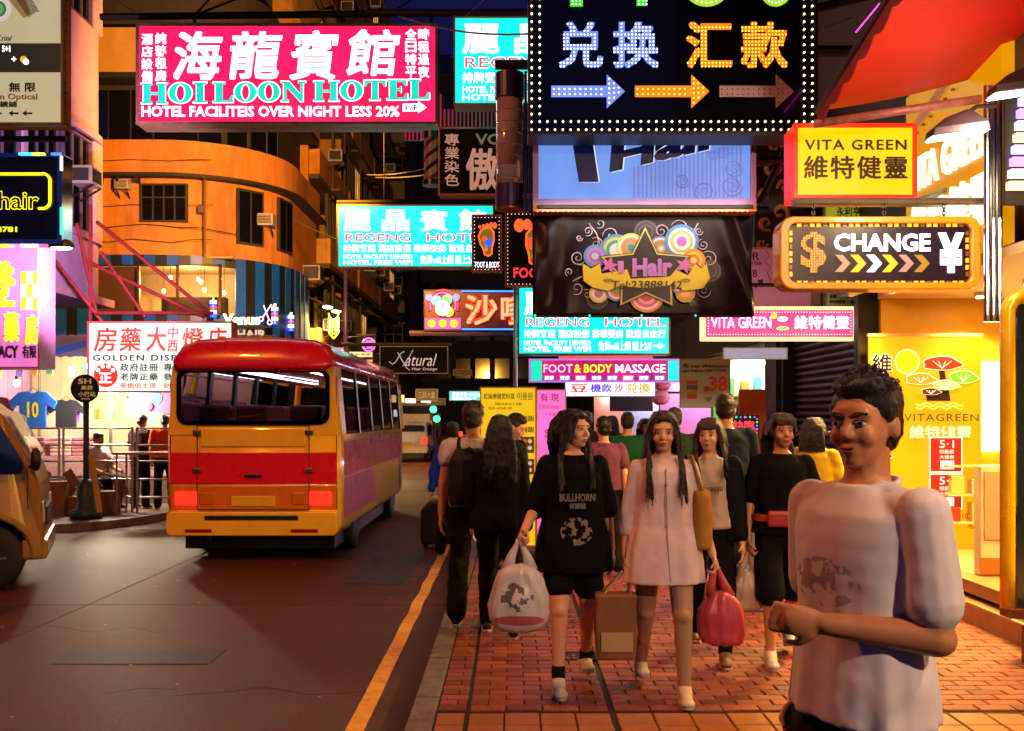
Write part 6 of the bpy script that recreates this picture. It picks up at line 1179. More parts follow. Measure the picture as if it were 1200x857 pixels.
MB().add([(-.08, .14, 1.3), (-.08, 1.56, 1.3), (-.34, 1.5, 1.76), (-.34, .2, 1.76)], [(0, 1, 2, 3)]).build('windscreen', vg, van, local=True).location = (.012, 0, .012)
vwin([(-1.46, .4), (-1.445, .4), (-1.445, 1.9), (-1.46, 1.9)], 'door_seam', blk, .003); vwin([(-.145, .8), (-.135, .8), (-.15, 1.2), (-.16, 1.2)], 'door_seam', blk, .003); vwin([(-.66, .98), (-.46, .98), (-.46, 1.04), (-.66, 1.04)], 'door_handle', blk, .03)
MB().box(-.06, .016, .36, 1.34, .62, .8).build('grille', blk, van, local=True); MB().box(-.2, .035, .06, 1.64, .3, .5).build('bumper', vb, van, bevel=.03, local=True)
for y_ in (.09, 1.35): MB().prism([(-.1, .68), (.012, .66), (0, .86), (-.12, .92)], (0, y_, 0), (1, 0, 0), (0, 0, 1), (0, .26, 0)).build('headlight', M('headlight_glass', 'b8b8b0', .1, coat=1), van, bevel=.01, local=True)
mr = MB().ell((-.06, -.12, 1.3), (.05, .1, .12)).build('mirror', blk, van, True, local=True); MB().tube([(-.12, .05, 1.22), (-.06, -.08, 1.24)], .02, 6).build('mirror_arm', blk, mr, local=True)
MB().prism([(x, z) for x, z in [(-.5+.41*math.cos(R(q)), .33+.41*math.sin(R(q))) for q in range(0, 181, 15)]]+[(x, z) for x, z in [(-.5+.46*math.cos(R(q)), .33+.46*math.sin(R(q))) for q in range(180, -1, -15)]], (0, .022, 0), (1, 0, 0), (0, 0, 1), (0, .025, 0)).build('wheel_arch', vb, van, local=True)
MB().box(-4.2, -.3, .3, 1.4, .22, .5).build('underframe', black, van, local=True)
for x_ in (-.5, -3.65):
    for y_ in (.17, 1.53): wheel(van, x_, y_, .33, .33, .2, 'y')
# ---- far vehicles: silver hatchback, white light van, red tail lights
def far_car(px, Y, w, h, name, label, cat, paint, van_like=False):
    x = PX(px, 0, Y).x; t = thing(name, label, cat, (x, Y, ZR)); L_ = 4.2
    pr = [(0, .35), (-.02, .75), (.1, .95), (.45, h), (L_*.62, h), (L_*.8, .95), (L_, .8), (L_, .35)] if not van_like else [(0, .35), (-.02, 1.0), (.1, h-.1), (.3, h), (L_*.8, h), (L_*.95, 1.1), (L_, .8), (L_, .35)]
    rg = [[(x_+ (0), p_, z_) for p_, z_ in pr] for x_ in ()]
    def sec(xx, k): return [(xx*(1-.14*max(0, z_-.9)/(h-.9)), p_, z_) for p_, z_ in pr]
    MB().rings([sec(-w/2, 0), sec(w/2, 0)]).build('body', paint, t, bevel=.06, local=True)
    a = .16 if not van_like else .1
    MB().prism(rrect(-w*.4, .98 if not van_like else 1.15, w*.4, h-.12, .08), (0, .06 if van_like else .22, 0), (1, 0, 0), (0, 0, 1), (0, .2, 0)).build('rear_window', GLASS('far_glass', '141828', .06), t, local=True)
    for s_ in (-1, 1):
        MB().box(s_*w*.42-.09, s_*w*.42+.09, -.04, .04, .68, .92).build('tail_light', EM('far_tail', 'ff2a10', 3.0, sample=False), t, local=True)
        for y_ in (.75, 3.3): wheel(t, s_*(w/2-.1), y_, .3, .3, .2)
    MB().box(-w*.47, w*.47, -.06, .08, .34, .56).build('bumper', paint, t, local=True); MB().box(-.25, .25, -.065, -.05, .6, .72).build('number_plate', M('plate_yellow', 'd8b020'), t, local=True)
    MB().prism([(.55, .98), (L_*.6, .98), (L_*.56, h-.1), (.62, h-.1)], (w/2-.06, 0, 0), (0, 1, 0), (0, 0, 1), (.02, 0, 0)).build('side_window', GLASS('far_glass', '141828'), t, local=True)
far_car(476, 37.5, 1.65, 1.5, 'hatchback', 'silver hatchback beyond the bus', 'car', M('car_silver', 'a8a8b8', .3, .4, coat=.6)); far_car(487, 47, 1.9, 2.35, 'light_van', 'white van waiting far ahead of the silver car', 'van', M('van_white', 'c0bcc8', .4, coat=.4), True)
far_car(520, 60, 1.7, 1.45, 'taxi', 'dark red car at the far lights', 'car', M('car_red', '5a1414', .3, coat=.6)); far_car(556, 52, 1.7, 1.6, 'estate_car', 'dark car with bright tail lights by the kerb', 'car', M('car_dark', '1a1a20', .3, coat=.6))
# traffic lights
for px, py, c_, lab in ((508, 480, '20ff90', 'traffic light showing green far down the road'), (512, 491, '20e080', 'lower repeat traffic light showing green'), (549, 491, 'ff1a1a', 'traffic light showing red above the crowd')):
    p_ = PX(px, py, 45); t = thing('traffic_light', lab, 'traffic light', (p_.x, 45, ZR)); MB().cyl((p_.x, 45.1, ZR), (p_.x, 45.1, p_.z+.4), .06, n=8).build('post', dark, t); bx('housing', black, t, p_.x-.16, p_.x+.16, 44.95, 45.1, p_.z-.5 if c_ != 'ff1a1a' else p_.z-.6, p_.z+.25); MB().cyl((p_.x, 44.95, p_.z), (p_.x, 44.88, p_.z), .15, n=16).build('lens', EM('tl_'+c_, c_, 7, sample=False), t)
# suitcase and blue stools
t = thing('suitcase', 'black round-topped suitcase with pale handle on the road', 'suitcase', (PX(514, 0, 13.1).x, 13.1, ZR)); x_ = t.location.x; y_ = 13.1
MB().rings([[(x_+sx*(.23 if z_ < .5 else .23-.12*(z_-.5)/.12)*1, y_+sy*.15, ZR+z_) for sx, sy in ((-1, -1), (1, -1), (1, 1), (-1, 1))] for z_ in (.05, .5, .58, .62)]).build('shell', M('suitcase_black', '0c0c0e', .5, bump=.2), t, bevel=.04)
for s_ in (-1, 1): MB().ell((x_+s_*.17, y_, ZR+.035), (.025, .035, .035)).build('wheel', black, t, True)
MB().tube([(x_, y_+.1, ZR+.6), (x_+.02, y_+.02, ZR+1.0)], .014, 8).build('handle', M('handle_metal', 'c0a888', .3, .6), t)
t = thing('plastic_stool', 'blue plastic stools stacked behind the woman with red belt bag', 'stool', (PX(880, 0, 7.6).x, 7.6, 0)); x_ = t.location.x; bp = M('blue_plastic', '1a6ac0', .35)
bx('seat', bp, t, x_-.15, x_+.15, 7.45, 7.75, .4, .45, bevel=.02)
for sx in (-1, 1):
    for sy in (-1, 1): MB().bar((x_+sx*.17, 7.6+sy*.17, 0), (x_+sx*.13, 7.6+sy*.13, .4), .05, .03).build('leg', bp, t)
for z_ in (.15, .28): MB().tube([(x_-.15, 7.45, z_), (x_+.15, 7.45, z_)], .015, 6).build('brace', bp, t)
# pink bags hanging at the far shop
for i, (px, py) in enumerate(((776, 450), (774, 466))):
    p_ = PX(px, py, 17.2); t = thing('hanging_bag', ('upper pink rucksack hanging at the pink shop', 'lower pink rucksack hanging at the pink shop')[i], 'rucksack', p_-Vector((0, 0, .13))); MB().ell(p_, (.16, .09, .14)).build('body', M('bag_pink', 'e080b8', .5), t, True); MB().tube([p_+Vector((-.06, 0, .12)), p_+Vector((0, 0, .2)), p_+Vector((.06, 0, .12))], .012, 6).build('loop', M('bag_loop', '8a3a6a', .6), t); MB().ell(p_+Vector((0, -.07, -.04)), (.1, .04, .07)).build('pocket', M('bag_pocket', 'd060a0', .5), t, True)
pw = thing('purple_canopy', 'dark purple canopy hanging over the far pavement', 'canopy', (1.6, 20, 2)); bx('cloth', M('purple_cloth', '2a1038', .6), pw, PX(715, 0, 18).x, PX(765, 0, 18).x, 18, 18.1, PX(0, 482, 18).z, PX(0, 462, 18).z); bx('rail', dark, pw, PX(712, 0, 18).x, 3.7, 18.02, 18.06, PX(0, 462, 18).z+.005, PX(0, 462, 18).z+.05)
# ================================================================== LAMPS ADDED OUT OF VIEW
# floodlights added out of view to light the walkers from the front
for i, yq in enumerate((4.2, 1.6, -1.2)):
    px_ = 600+3.25*F/yq if yq > 0 else 0
    p_ = Vector((3.2, yq, 4.15)); t = thing('floodlight', ('added floodlight out of view, nearest the walkers', 'added floodlight out of view, beside the camera', 'added floodlight out of view, behind the camera')[i], 'floodlight', p_)
    MB().rings([[(p_.x+sc_*dx, p_.y+sc_*dy, p_.z+dz) for dx, dy in ((-.19, -.1), (.19, -.1), (.19, .1), (-.19, .1))] for sc_, dz in ((1, 0), (.95, .05), (.4, .13))]).build('hood', M('flood_hood', '3a2c38'), t); bx('lens', EM('flood_lens', 'fff8e8'), t, p_.x-.17, p_.x+.17, p_.y-.08, p_.y+.08, p_.z-.012, p_.z-.002); pole(t, (p_.x, p_.y, p_.z+.1), (3.78, p_.y, p_.z+.25), .018)
    ld = bpy.data.lights.new('floodlight_beam', 'SPOT'); ld.energy = (150, 240, 950)[i]; ld.color = ((1, .55, .24), (1, .58, .3), (1, .64, .4))[i]; ld.spot_size = R(140); ld.spot_blend = .7; ld.shadow_soft_size = .15
    lo = bpy.data.objects.new('floodlight_beam', ld); COL.objects.link(lo); lo.location = p_-Vector((0, 0, .05)); lo.rotation_euler = ((Vector((.3, yq+4.5, .6)) if i < 2 else Vector((.6, 3.6, 1)))-lo.location).to_track_quat('-Z', 'Y').to_euler()
bx('upper_wall', tile, bpy.data.objects['shop_building'], 3.782, 10, -6, .995, 3.2, 24)
for i, (p_, q_) in enumerate((((640, -24, 8.7), (900, -160, 9.2)), ((930, -24, 8.7), (1120, -120, 8.9)), ((650, 150, 9.3), (1000, 20, 10.2)), ((545, 20, 12.7), (700, -120, 13)), ((180, 28, 16.2), (40, -60, 17)), ((500, 28, 16.2), (330, -80, 18)), ((590, 240, 19.1), (720, 120, 20)), ((1000, 360, 10.35), (1060, 300, 10.6)))):
    tag(MB().tube([PX(*p_), PX(*q_)], .007, 5).build('stay_wire', M('grey_cable', '6a6468'), None), 'thin stay wire %s' % ('from the left top of the exchange board', 'from the right top of the exchange board', 'behind the lavender lightbox', 'from the high turquoise box', 'from the left end of the red hotel sign', 'from the right end of the red hotel sign', 'from the middle turquoise box', 'from the LED strip sign')[i], 'wire')
# sodium street lamp added out of view to warm the near road
t = thing('street_lamp', 'added sodium street lamp out of view over the near road', 'street lamp', (-7.4, 5.2, ZR)); MB().tube([(-7.4, 5.2, ZR), (-7.4, 5.2, 7.6), (-7.1, 5.2, 8.1), (-5.6, 5.2, 8.3)], .07, 10).build('post', steel, t, True); MB().ell((-5.3, 5.2, 8.3), (.4, .14, .08)).build('head', steel, t, True); MB().ell((-5.3, 5.2, 8.25), (.3, .1, .05)).build('lens', EM('added_lamp_lens', 'ffb060', 10), t, True)
ld = bpy.data.lights.new('street_lamp_light', 'SPOT'); ld.energy = 1700; ld.color = (1, .27, .03); ld.spot_size = R(150); ld.spot_blend = .6; ld.shadow_soft_size = .25
lo = bpy.data.objects.new('street_lamp_light', ld); COL.objects.link(lo); lo.location = (-5.3, 5.2, 8.15); lo.rotation_euler = (Vector((-3, 7.5, 0))-lo.location).to_track_quat('-Z', 'Y').to_euler()
# ================================================================== PEOPLE
def skin_mat(name, col):
    m = M(name, col, .48, var=.08, scale=12, bump=.06, bscale=200); m.node_tree.nodes['Principled BSDF'].inputs['Subsurface Weight'].default_value = .15
    m.node_tree.nodes['Principled BSDF'].inputs['Subsurface Radius'].default_value = (.02, .008, .004); return m
skinA, skinB, skinC = skin_mat('skin_light', 'dca482'), skin_mat('skin_medium', 'c48a62'), skin_mat('skin_tan', 'b87c54')
hairm = M('black_hair', '120c0a', .38, var=.3, scale=40, stretch=(8, 8, .6), bump=.5, bscale=60); hairb = M('brown_hair', '2a1610', .4, var=.3, scale=40, stretch=(8, 8, .6), bump=.5, bscale=60)
eyew = M('eye_white', 'd8d4cc', .2, coat=.5); eyed = M('eye_iris', '140c08', .1, coat=1); lipm = M('lips', '9a4a42', .4)
def cloth(name, col, **k): return M('cloth_'+name, col, k.pop('rough', .85), var=k.pop('var', .14), scale=8, bump=.035, bscale=500, spec=.2, **k)
creases = bpy.data.textures.new('creases', 'MARBLE'); creases.noise_scale = .16; creases.turbulence = 7; creases.noise_depth = 2
folds = bpy.data.textures.new('folds', 'CLOUDS'); folds.noise_scale = .09; folds.noise_depth = 2
lock = bpy.data.textures.new('locks', 'CLOUDS'); lock.noise_scale = .03; lock.noise_depth = 1
def fuse(mb, name, mat, parent, vox, sm=6, disp=0, tex=None, fac=.5):
    """several overlapping volumes grown into one continuous skin"""
    o = mb.build(name, mat, parent, True, local=True)
    r = o.modifiers.new('fuse', 'REMESH'); r.mode = 'VOXEL'; r.voxel_size = vox; r.use_smooth_shade = True
    if sm: s = o.modifiers.new('smooth', 'SMOOTH'); s.iterations = sm; s.factor = fac
    if disp: d = o.modifiers.new('folds', 'DISPLACE'); d.texture = tex or folds; d.strength = disp; d.mid_level = .5 if tex is not creases else .28; d.texture_coords = 'GLOBAL'
    return o
def V(*a): return np.array(a, float)
def eloft(mb, rows, n=18, p=2.4):
    """stack of rounded cross sections: (centre, rx, ry)"""
    rg = []; ph = rng.uniform(0, 6)
    for row in rows:
        c, rx, ry = row[:3]; am = row[3] if len(row) > 3 else 0; ring = []
        for k in range(n):
            a = 2*math.pi*k/n; ca, sa = math.cos(a), math.sin(a)
            q = 1+am*(math.sin(9*a+2.1*ph+c[2]*3)+.6*math.sin(14*a-c[2]*5+ph*4)) if am else 1
            ring.append((c[0]+q*rx*math.copysign(abs(ca)**(2/p), ca), c[1]+q*ry*math.copysign(abs(sa)**(2/p), sa), c[2]))
        rg.append(ring)
    return mb.rings(rg)
DOWN = (0, 0, -1)
WALK = dict(rA=((-.12, -.18, -1), (-.05, -.35, -1)), lA=((.12, .2, -1), (.08, .02, -1)), rL=((-.02, -.36, -1), (0, .02, -1)), lL=((.02, .22, -1), (0, .6, -1)))
WALK2 = dict(rA=((-.12, .2, -1), (-.05, .02, -1)), lA=((.12, -.18, -1), (.08, -.35, -1)), rL=((-.02, .22, -1), (0, .6, -1)), lL=((.02, -.36, -1), (0, .02, -1)))
STAND = dict(rA=((-.12, .02, -1), (-.05, -.12, -1)), lA=((.12, .02, -1), (.05, -.12, -1)), rL=((-.06, 0, -1), (-.02, .03, -1)), lL=((.06, 0, -1), (.02, .05, -1)))
def person(label, X, Y, face, H=1.68, sex='f', pose=STAND, top='tee', topm=None, hem=.92, ease=.03, flare=0, sleeve=.55, bottom='trousers', botm=None, hair='short', hm=None, shoem=None, skin=None, near=1,
           turn=0, nod=0, curl=(.35, .35), z0=0, tights=None, socks=None, lean=0, group=None, ground=True):
    k = H/1.70; skin = skin or skinA; hm = hm or hairm; shoem = shoem or cloth('shoe_dark', '1a1614')
    t = thing('person', label, 'person', (X, Y, z0), R(face), group); f = sex == 'f'
    vox = (.0075, .011, .016)[1-near+0] if near in (1, 0) else .018
    vox = {2: .0068, 1: .010, 0: .016}[near]; sh = .158 if f else .188; hipw = .088
    # legs first: find how high the pelvis rides
    th, sn = .42, .41; legs = {}
    for s, key in ((-1, 'rL'), (1, 'lL')):
        a, b = nrm(pose[key][0])*th, nrm(pose[key][1])*sn; legs[s] = (a, b)
    drop = max(-(a+b)[2] for a, b in legs.values()); ph = drop+.085 if ground else pose.get('pelvis', .9)
    dz = ph-.91; J = {}
    for s in (-1, 1):
        h = V(s*hipw, 0, .91+dz); kn = h+legs[s][0]; an = kn+legs[s][1]; J[s] = (h, kn, an)
    ln = math.sin(R(lean)); up = lambda x, y, z: V(x, y-(z-.95)*ln, z+dz)            # trunk point, leaning forward a little
    # ---- body
    b = MB(); w = (.128, .098) if f else (.143, .105)
    eloft(b, [(up(0, 0, .82), .12, .085), (up(0, .005, .90), .165 if f else .158, .115), (up(0, 0, .98), .155, .11), (up(0, 0, 1.08), *w), (up(0, -.005, 1.2), w[0]+.012, w[1]+.008), (up(0, 0, 1.3), sh-.012, .108), (up(0, .005, 1.375), sh-.02, .088), (up(0, .01, 1.42), .085, .065), (up(0, .012, 1.45), .055, .05)])
    for s in (-1, 1):
        h, kn, an = J[s]; b.caps(h, kn, .085, .056); b.caps(kn, an, .052, .032); b.ell(kn+V(0, -.022, .005), (.042, .04, .05)); cm = kn*.68+an*.32; d_ = nrm(an-kn); b.ell(cm+V(0, .018, 0), (.048, .05, .11))
        b.caps(an+V(0, .01, -.01), an+V(0, -.10, -.045), .034, .026)
    arms = {}
    for s, key in ((-1, 'rA'), (1, 'lA')):
        S = up(s*sh, .005, 1.375); E = S+nrm(pose[key][0])*.285; W_ = E+nrm(pose[key][1])*.245; arms[s] = (S, E, W_)
        b.caps(S, E, .046 if f else .047, .035 if f else .04); b.caps(E, W_, .038 if f else .044, .024 if f else .028)
        d_ = nrm(W_-E); nn = nrm(np.cross(d_, V(0, 1, 0)))*s if abs(d_[1]) < .8 else V(-s, 0, 0); nn = nrm(nn-d_*np.dot(nn, d_)); nn = nn if nn[0]*s < 0 else -nn; sd_ = nrm(np.cross(d_, nn)); sd_ = sd_ if sd_[1] < 0 else -sd_
        cu = curl[0 if s < 0 else 1]; pr = Matrix((sd_, nn, d_)).transposed(); b.ell(W_+d_*.05, (.038, .017, .055), 10, 7, pr)
        for i in range(4):
            o_ = W_+d_*.088+sd_*(.030-.020*i); a1 = cu*.9; a2 = cu*2.2; L1, L2 = (.042, .046, .043, .034)[i], (.036, .040, .037, .028)[i]
            p1 = o_+L1*(d_*math.cos(a1)+nn*math.sin(a1)); p2 = p1+L2*(d_*math.cos(a2)+nn*math.sin(a2)); b.caps(o_-d_*.02, p1, .0092, .0085, 8); b.caps(p1, p2, .0085, .0072, 8)
        o_ = W_+d_*.03+sd_*.03; p1 = o_+.04*nrm(d_*.7+sd_*.6+nn*.35); p2 = p1+.032*nrm(d_*.9+sd_*.1+nn*(.3+cu)); b.caps(o_, p1, .012, .0105, 8); b.caps(p1, p2, .0105, .008, 8)
    hr = Matrix.Rotation(R(turn), 3, 'Z') @ Matrix.Rotation(R(nod), 3, 'X'); piv = Vector((0, .015, 1.46)); off = Vector(up(0, 0, 1.46)-V(0, 0, 1.46))
    hp = lambda x, y, z: np.array(hr @ (Vector((x, y, z))-piv)+piv+off)
    b.caps(up(0, .012, 1.40), hp(0, .02, 1.52), .05 if f else .058, .047 if f else .054)
    hd = lambda c, r_: b.ell(hp(*c), r_, 16, 12, hr)
    hd((0, .018, 1.612), (.073, .092, .088)); hd((0, -.015, 1.575), (.064, .076, .085)); hd((0, -.022, 1.535), (.053, .062, .062)); hd((0, -.058, 1.497), (.026, .024, .018)); hd((0, -.07, 1.61), (.052, .02, .03))
    for s in (-1, 1): hd((s*.034, -.062, 1.555), (.025, .024, .026)); hd((s*.073, .018, 1.575), (.010, .02, .03)); hd((s*.031, -.077, 1.607), (.022, .012, .008))
    b.caps(hp(0, -.083, 1.597), hp(0, -.103, 1.562), .008, .0125, 8); hd((0, -.094, 1.556), (.017, .012, .008)); hd((0, -.081, 1.528), (.023, .012, .007)); hd((0, -.079, 1.517), (.02, .012, .008))
    fuse(b, 'body', skin, t, vox, 4 if near == 2 else 3)
    if near >= 1:
        for s in (-1, 1):
            e = MB().ell(hp(s*.031, -.0805, 1.587), (.0128, .008, .0066), 12, 8, hr).build('eye', eyew, t, True, local=True); MB().ell(hp(s*.031, -.0865, 1.587), (.0062, .0035, .0065), 10, 6, hr).build('iris', eyed, e, True, local=True)
            MB().tube([hp(s*.016, -.0885, 1.593), hp(s*.031, -.091, 1.5965), hp(s*.046, -.083, 1.592)], .0018, 5).build('eyelid', hm, t, local=True)
            MB().tube([hp(s*.015, -.0905, 1.611), hp(s*.03, -.0925, 1.613), hp(s*.049, -.082, 1.611)], .0024, 5).build('eyebrow', hm, t, True, local=True)
        MB().ell(hp(0, -.0915, 1.5285), (.021, .0055, .0045), 12, 6, hr).build('upper_lip', lipm, t, True, local=True); MB().ell(hp(0, -.0895, 1.5195), (.018, .0065, .0052), 12, 6, hr).build('lower_lip', lipm, t, True, local=True)
    # ---- hair
    g = MB(); gd = lambda c, r_: g.ell(hp(*c), r_, 16, 10, hr)
    gd((0, .03, 1.628), (.083, .097, .09)); gd((0, .045, 1.575), (.078, .075, .075))
    if hair == 'short':
        gd((0, -.04, 1.675), (.06, .045, .03))
        for s in (-1, 1): gd((s*.068, .01, 1.62), (.014, .045, .03))
        for i in range(26): a = rng.uniform(0, 6.28); q = rng.uniform(.2, .9); o_ = V(.075*q*math.cos(a), .02+.085*q*math.sin(a), 1.66+.05*(1-q)); g.caps(hp(*o_), hp(o_[0]*1.1, o_[1]-.02, o_[2]+.02), .014, .006, 6)
    else:
        end = {'long': 1.2, 'bob': 1.47, 'mid': 1.32}[hair]; wd = .085 if hair != 'bob' else .09
        gd((0, -.02, 1.672), (.066, .06, .03))
        top_ = lambda s: [hp(s*.03, -.03, 1.695), hp(s*.074, -.032, 1.64), hp(s*.088, -.01, 1.56)]
        for s in (-1, 1):
            for i in range(15):
                q = i/14; yb = -.035+.13*q; x_ = s*(.080+.012*math.sin(q*3)); o0 = hp(s*.02, -.03+.1*q, 1.705); o1 = hp(s*.075, yb*.9, 1.645); o2 = hp(x_*1.05, yb, 1.56); fr = q < .4; o3 = up(s*(.085+.02*rng.random()), (-.105 if fr else .10), max(end+.12, 1.39)); pts = [o0, o1, o2, o3]
                if end < 1.4: pts.append(up(s*(.07+.05*rng.random()), (-.175 if fr else .145), end+rng.uniform(-.04, .05)))
                rr = [.009, .011, .013, .012, .004][:len(pts)]; rr[-1] = .005; g.tube(pts, 0, 7, rr=rr)
        for i in range(13):
            q = i/12*2-1; pts = [hp(q*.05, .06, 1.70), hp(q*.08, .115, 1.62), hp(q*.09, .12, 1.52), up(q*.11, .115, 1.40)]
            if end < 1.45: pts.append(up(q*.125, .125, end+rng.uniform(-.03, .03)))
            rr = [.012, .02, .024, .024, .008][:len(pts)]; rr[-1] = .009; g.tube(pts, 0, 7, rr=rr)
        if hair != 'long': 
            for i in range(9): q = i/8*2-1; g.tube([hp(q*.04, -.03, 1.705), hp(q*.062, -.082, 1.66), hp(q*.06, -.094, 1.622)], 0, 6, rr=[.01, .013, .005])
        else:
            for s in (-1, 1): g.tube([hp(s*.008, -.045, 1.70), hp(s*.052, -.076, 1.65), hp(s*.074, -.058, 1.58), hp(s*.082, -.05, 1.5)], 0, 6, rr=[.006, .009, .012, .009])
    fuse(g, 'hair', hm, t, vox*.95, 2, .012, lock)
    if near >= 1:
        ls = MB()
        for i in range(260 if hair == 'short' else 170):
            if hair == 'short':
                a, b_ = rng.uniform(0, 6.28), rng.uniform(.05, 1.25); d0 = V(math.cos(a)*math.sin(b_), math.sin(a)*math.sin(b_), math.cos(b_))
                if d0[1] < -.6 and d0[2] < .55: continue
                p0 = V(0, .03, 1.63)+d0*V(.081, .096, .09); p1 = p0+d0*.006+V(0, -.010, 0)+rng.normal(0, .003, 3); p2 = p1+V(rng.normal(0, .006), -.014, -.006)+d0*.0; ls.tube([hp(*p0), hp(*p1), hp(*p2)], 0, 3, rr=[.0022, .0018, .0006])
            else:
                s = rng.choice((-1, 1)); q = rng.random(); yb = -.045+.16*q; e_ = end+rng.uniform(-.06, .06); x_ = .086+.02*rng.random()*(1-q*.5)
                pts = [hp(s*.02*rng.random(), -.03+.1*q, 1.708), hp(s*.079, yb*.9, 1.65), hp(s*x_*1.05, yb, 1.56), up(s*(.09+.02*rng.random()), (-.112 if q < .4 else .112), max(end+.12, 1.39))]
                if end < 1.4: pts.append(up(s*(.06+.07*rng.random()), (-.18 if q < .4 else .15), e_))
                ls.tube(pts, 0, 3, rr=[.0016]*(len(pts)-1)+[.0005])
        stuff(ls.build('loose_strands', hm, t, True, local=True))
    # ---- top
    if top:
        topm = topm or cloth('white', 'c8c4c0'); c = MB(); e = ease; rows = []
        hz = hem
        body = [(.82, .165, .115), (.9, .165 if f else .158, .115), (.98, .155, .11), (1.08, *w), (1.2, w[0]+.012, w[1]+.012), (1.3, sh-.01, .112), (1.375, sh-.015, .09)]
        loose = max(w[0]+.02, .15 if f else .16)
        def rad(z):
            zs = [q[0] for q in body]; rx = np.interp(z, zs, [q[1] for q in body]); ry = np.interp(z, zs, [q[2] for q in body]); ry = max(ry, .105) if z < 1.3 else ry; rx = max(rx, loose-.01) if ease > .025 and z < 1.3 else rx
            u = max(0, (1.3-z)/(1.3-hz)); return rx+e*(.6+.6*u)+flare*u, ry+e*(.5+.6*u)+flare*u*.8
        for z in list(np.linspace(hz, 1.36, 11)): rows.append((up(0, 0, z), *rad(z), .034*max(0, (1.3-z)/(1.3-hz))**.8))
        rows += [(up(0, .006, 1.40), sh*.72, .082), (up(0, .012, 1.432), .085, .068)]
        if top == 'jacket': rows += [(up(0, .014, 1.47), .07, .064)]
        eloft(c, rows, 56)
        for s in (-1, 1):
            S, E, W_ = arms[s]; sl = sleeve; sl_r = .055 if f else .057
            c.caps(up(s*.05, .01, 1.395), S+V(-s*.03, .0, -.008), .05, .055 if f else .06)
            if sl <= 1: q = S+(E-S)*sl; c.caps(S, q, sl_r+.004, sl_r+.006+e*.15)
            else: q = E+(W_-E)*(sl-1); c.caps(S, E, sl_r-.006, .054); c.caps(E, q, .054, .042)
        o = fuse(c, {'tee': 'shirt', 'jacket': 'jacket', 'shirt': 'shirt'}[top], topm, t, max(vox, .008), 3, .016 if near < 2 else .005, creases)
        if near == 2 and top != 'jacket': MB().tube([up(.083*math.cos(q), .014+.068*math.sin(q), 1.436+.012*math.sin(q)) for q in np.arange(25)*2*math.pi/24], .008, 6).build('collar', topm, t, True, local=True)
    # ---- bottom
    if bottom:
        botm = botm or cloth('black', '070608'); c = MB(); eloft(c, [(up(0, 0, .80), .135, .1), (up(0, .005, .90), .178 if f else .172, .128), (up(0, 0, 1.0), .165, .12), (up(0, 0, 1.05), .15, .112)])
        for s in (-1, 1):
            h, kn, an = J[s]
            if bottom == 'shorts': q = h+(kn-h)*.62; c.caps(h, q, .098, .098)
            elif bottom == 'knee': q = h+(kn-h)*1.0; c.caps(h, q, .1, .09)
            elif bottom == 'slim': c.caps(h, kn, .096, .069); c.caps(kn, an, .067, .05); c.ell((kn*.68+an*.32)+V(0, .018, 0), (.062, .066, .13))
            else: c.caps(h, kn, .1, .079); c.caps(kn, an+V(0, 0, .0), .078, .066); c.ell((kn*.68+an*.32)+V(0, .014, 0), (.072, .078, .14))
        fuse(c, 'shorts' if bottom in ('shorts', 'knee') else 'trousers', botm, t, max(vox, .009), 3, .014, creases)
    if tights:
        c = MB()
        for s in (-1, 1): h, kn, an = J[s]; c.caps(h, kn, .088, .06); c.ell(kn+V(0, -.022, .005), (.047, .046, .055)); c.caps(kn, an, .057, .038); c.ell((kn*.68+an*.32)+V(0, .018, 0), (.052, .054, .112))
        fuse(c, 'tights', tights, t, vox, 3)
    # ---- shoes
    for s in (-1, 1):
        h, kn, an = J[s]; c = MB(); d_ = nrm(an-kn); pit = math.atan2(d_[1], -d_[2])*.75; rx = Matrix.Rotation(-max(0, pit-.12), 3, 'X') if pit > .12 else Matrix.Identity(3)
        fp = lambda x, y, z: an+np.array(rx @ Vector((x, y, z)))
        c.caps(fp(0, .03, -.045), fp(0, -.12, -.052), .04, .036); c.caps(fp(0, .015, 0), fp(0, -.05, -.03), .044, .04); c.ell(fp(0, -.125, -.055), (.044, .05, .027))
        o = fuse(c, 'shoe', shoem, t, max(vox, .008), 2); so_ = MB(); zs = -.085
        so_.rings([[fp(x*sc_, y*sc_-.04*(1-sc_), zz) for x, y in [(.043*math.cos(a)*(1.0+.12*(math.sin(a) < 0)), -.045+.125*math.sin(a)) for a in np.arange(18)*2*math.pi/18]] for sc_, zz in ((.97, zs), (1, zs+.008), (.98, zs+.024))]).build('sole', M('shoe_sole', 'b8b4aa', .6), o, local=True)
        if near == 2:
            for i in range(4): MB().tube([fp(-.022, -.03-.02*i, .012-.012*i), fp(0, -.033-.02*i, .018-.012*i), fp(.022, -.03-.02*i, .012-.012*i)], .0035, 5).build('lace', white, o, local=True)
        if socks: MB().caps(an+V(0, .005, -.01), an+(kn-an)*.16, .041, .042).build('sock', socks, t, True, local=True)
    t.scale = (k, k, k); t['_arms'] = [tuple(arms[s][2]+nrm(arms[s][2]-arms[s][1])*.09) for s in (-1, 1)]; J['arms'] = arms; J['up'] = up; J['hp'] = hp; J['t'] = t; J['k'] = k
    return J
def worldpt(J, p): t = J['t']; return Vector(t.location)+Matrix.Rotation(t.rotation_euler.z, 3, 'Z') @ (Vector(p)*J['k'])
def grip(J, s): S, E, W_ = J['arms'][s]; return worldpt(J, W_+nrm(W_-E)*.085)
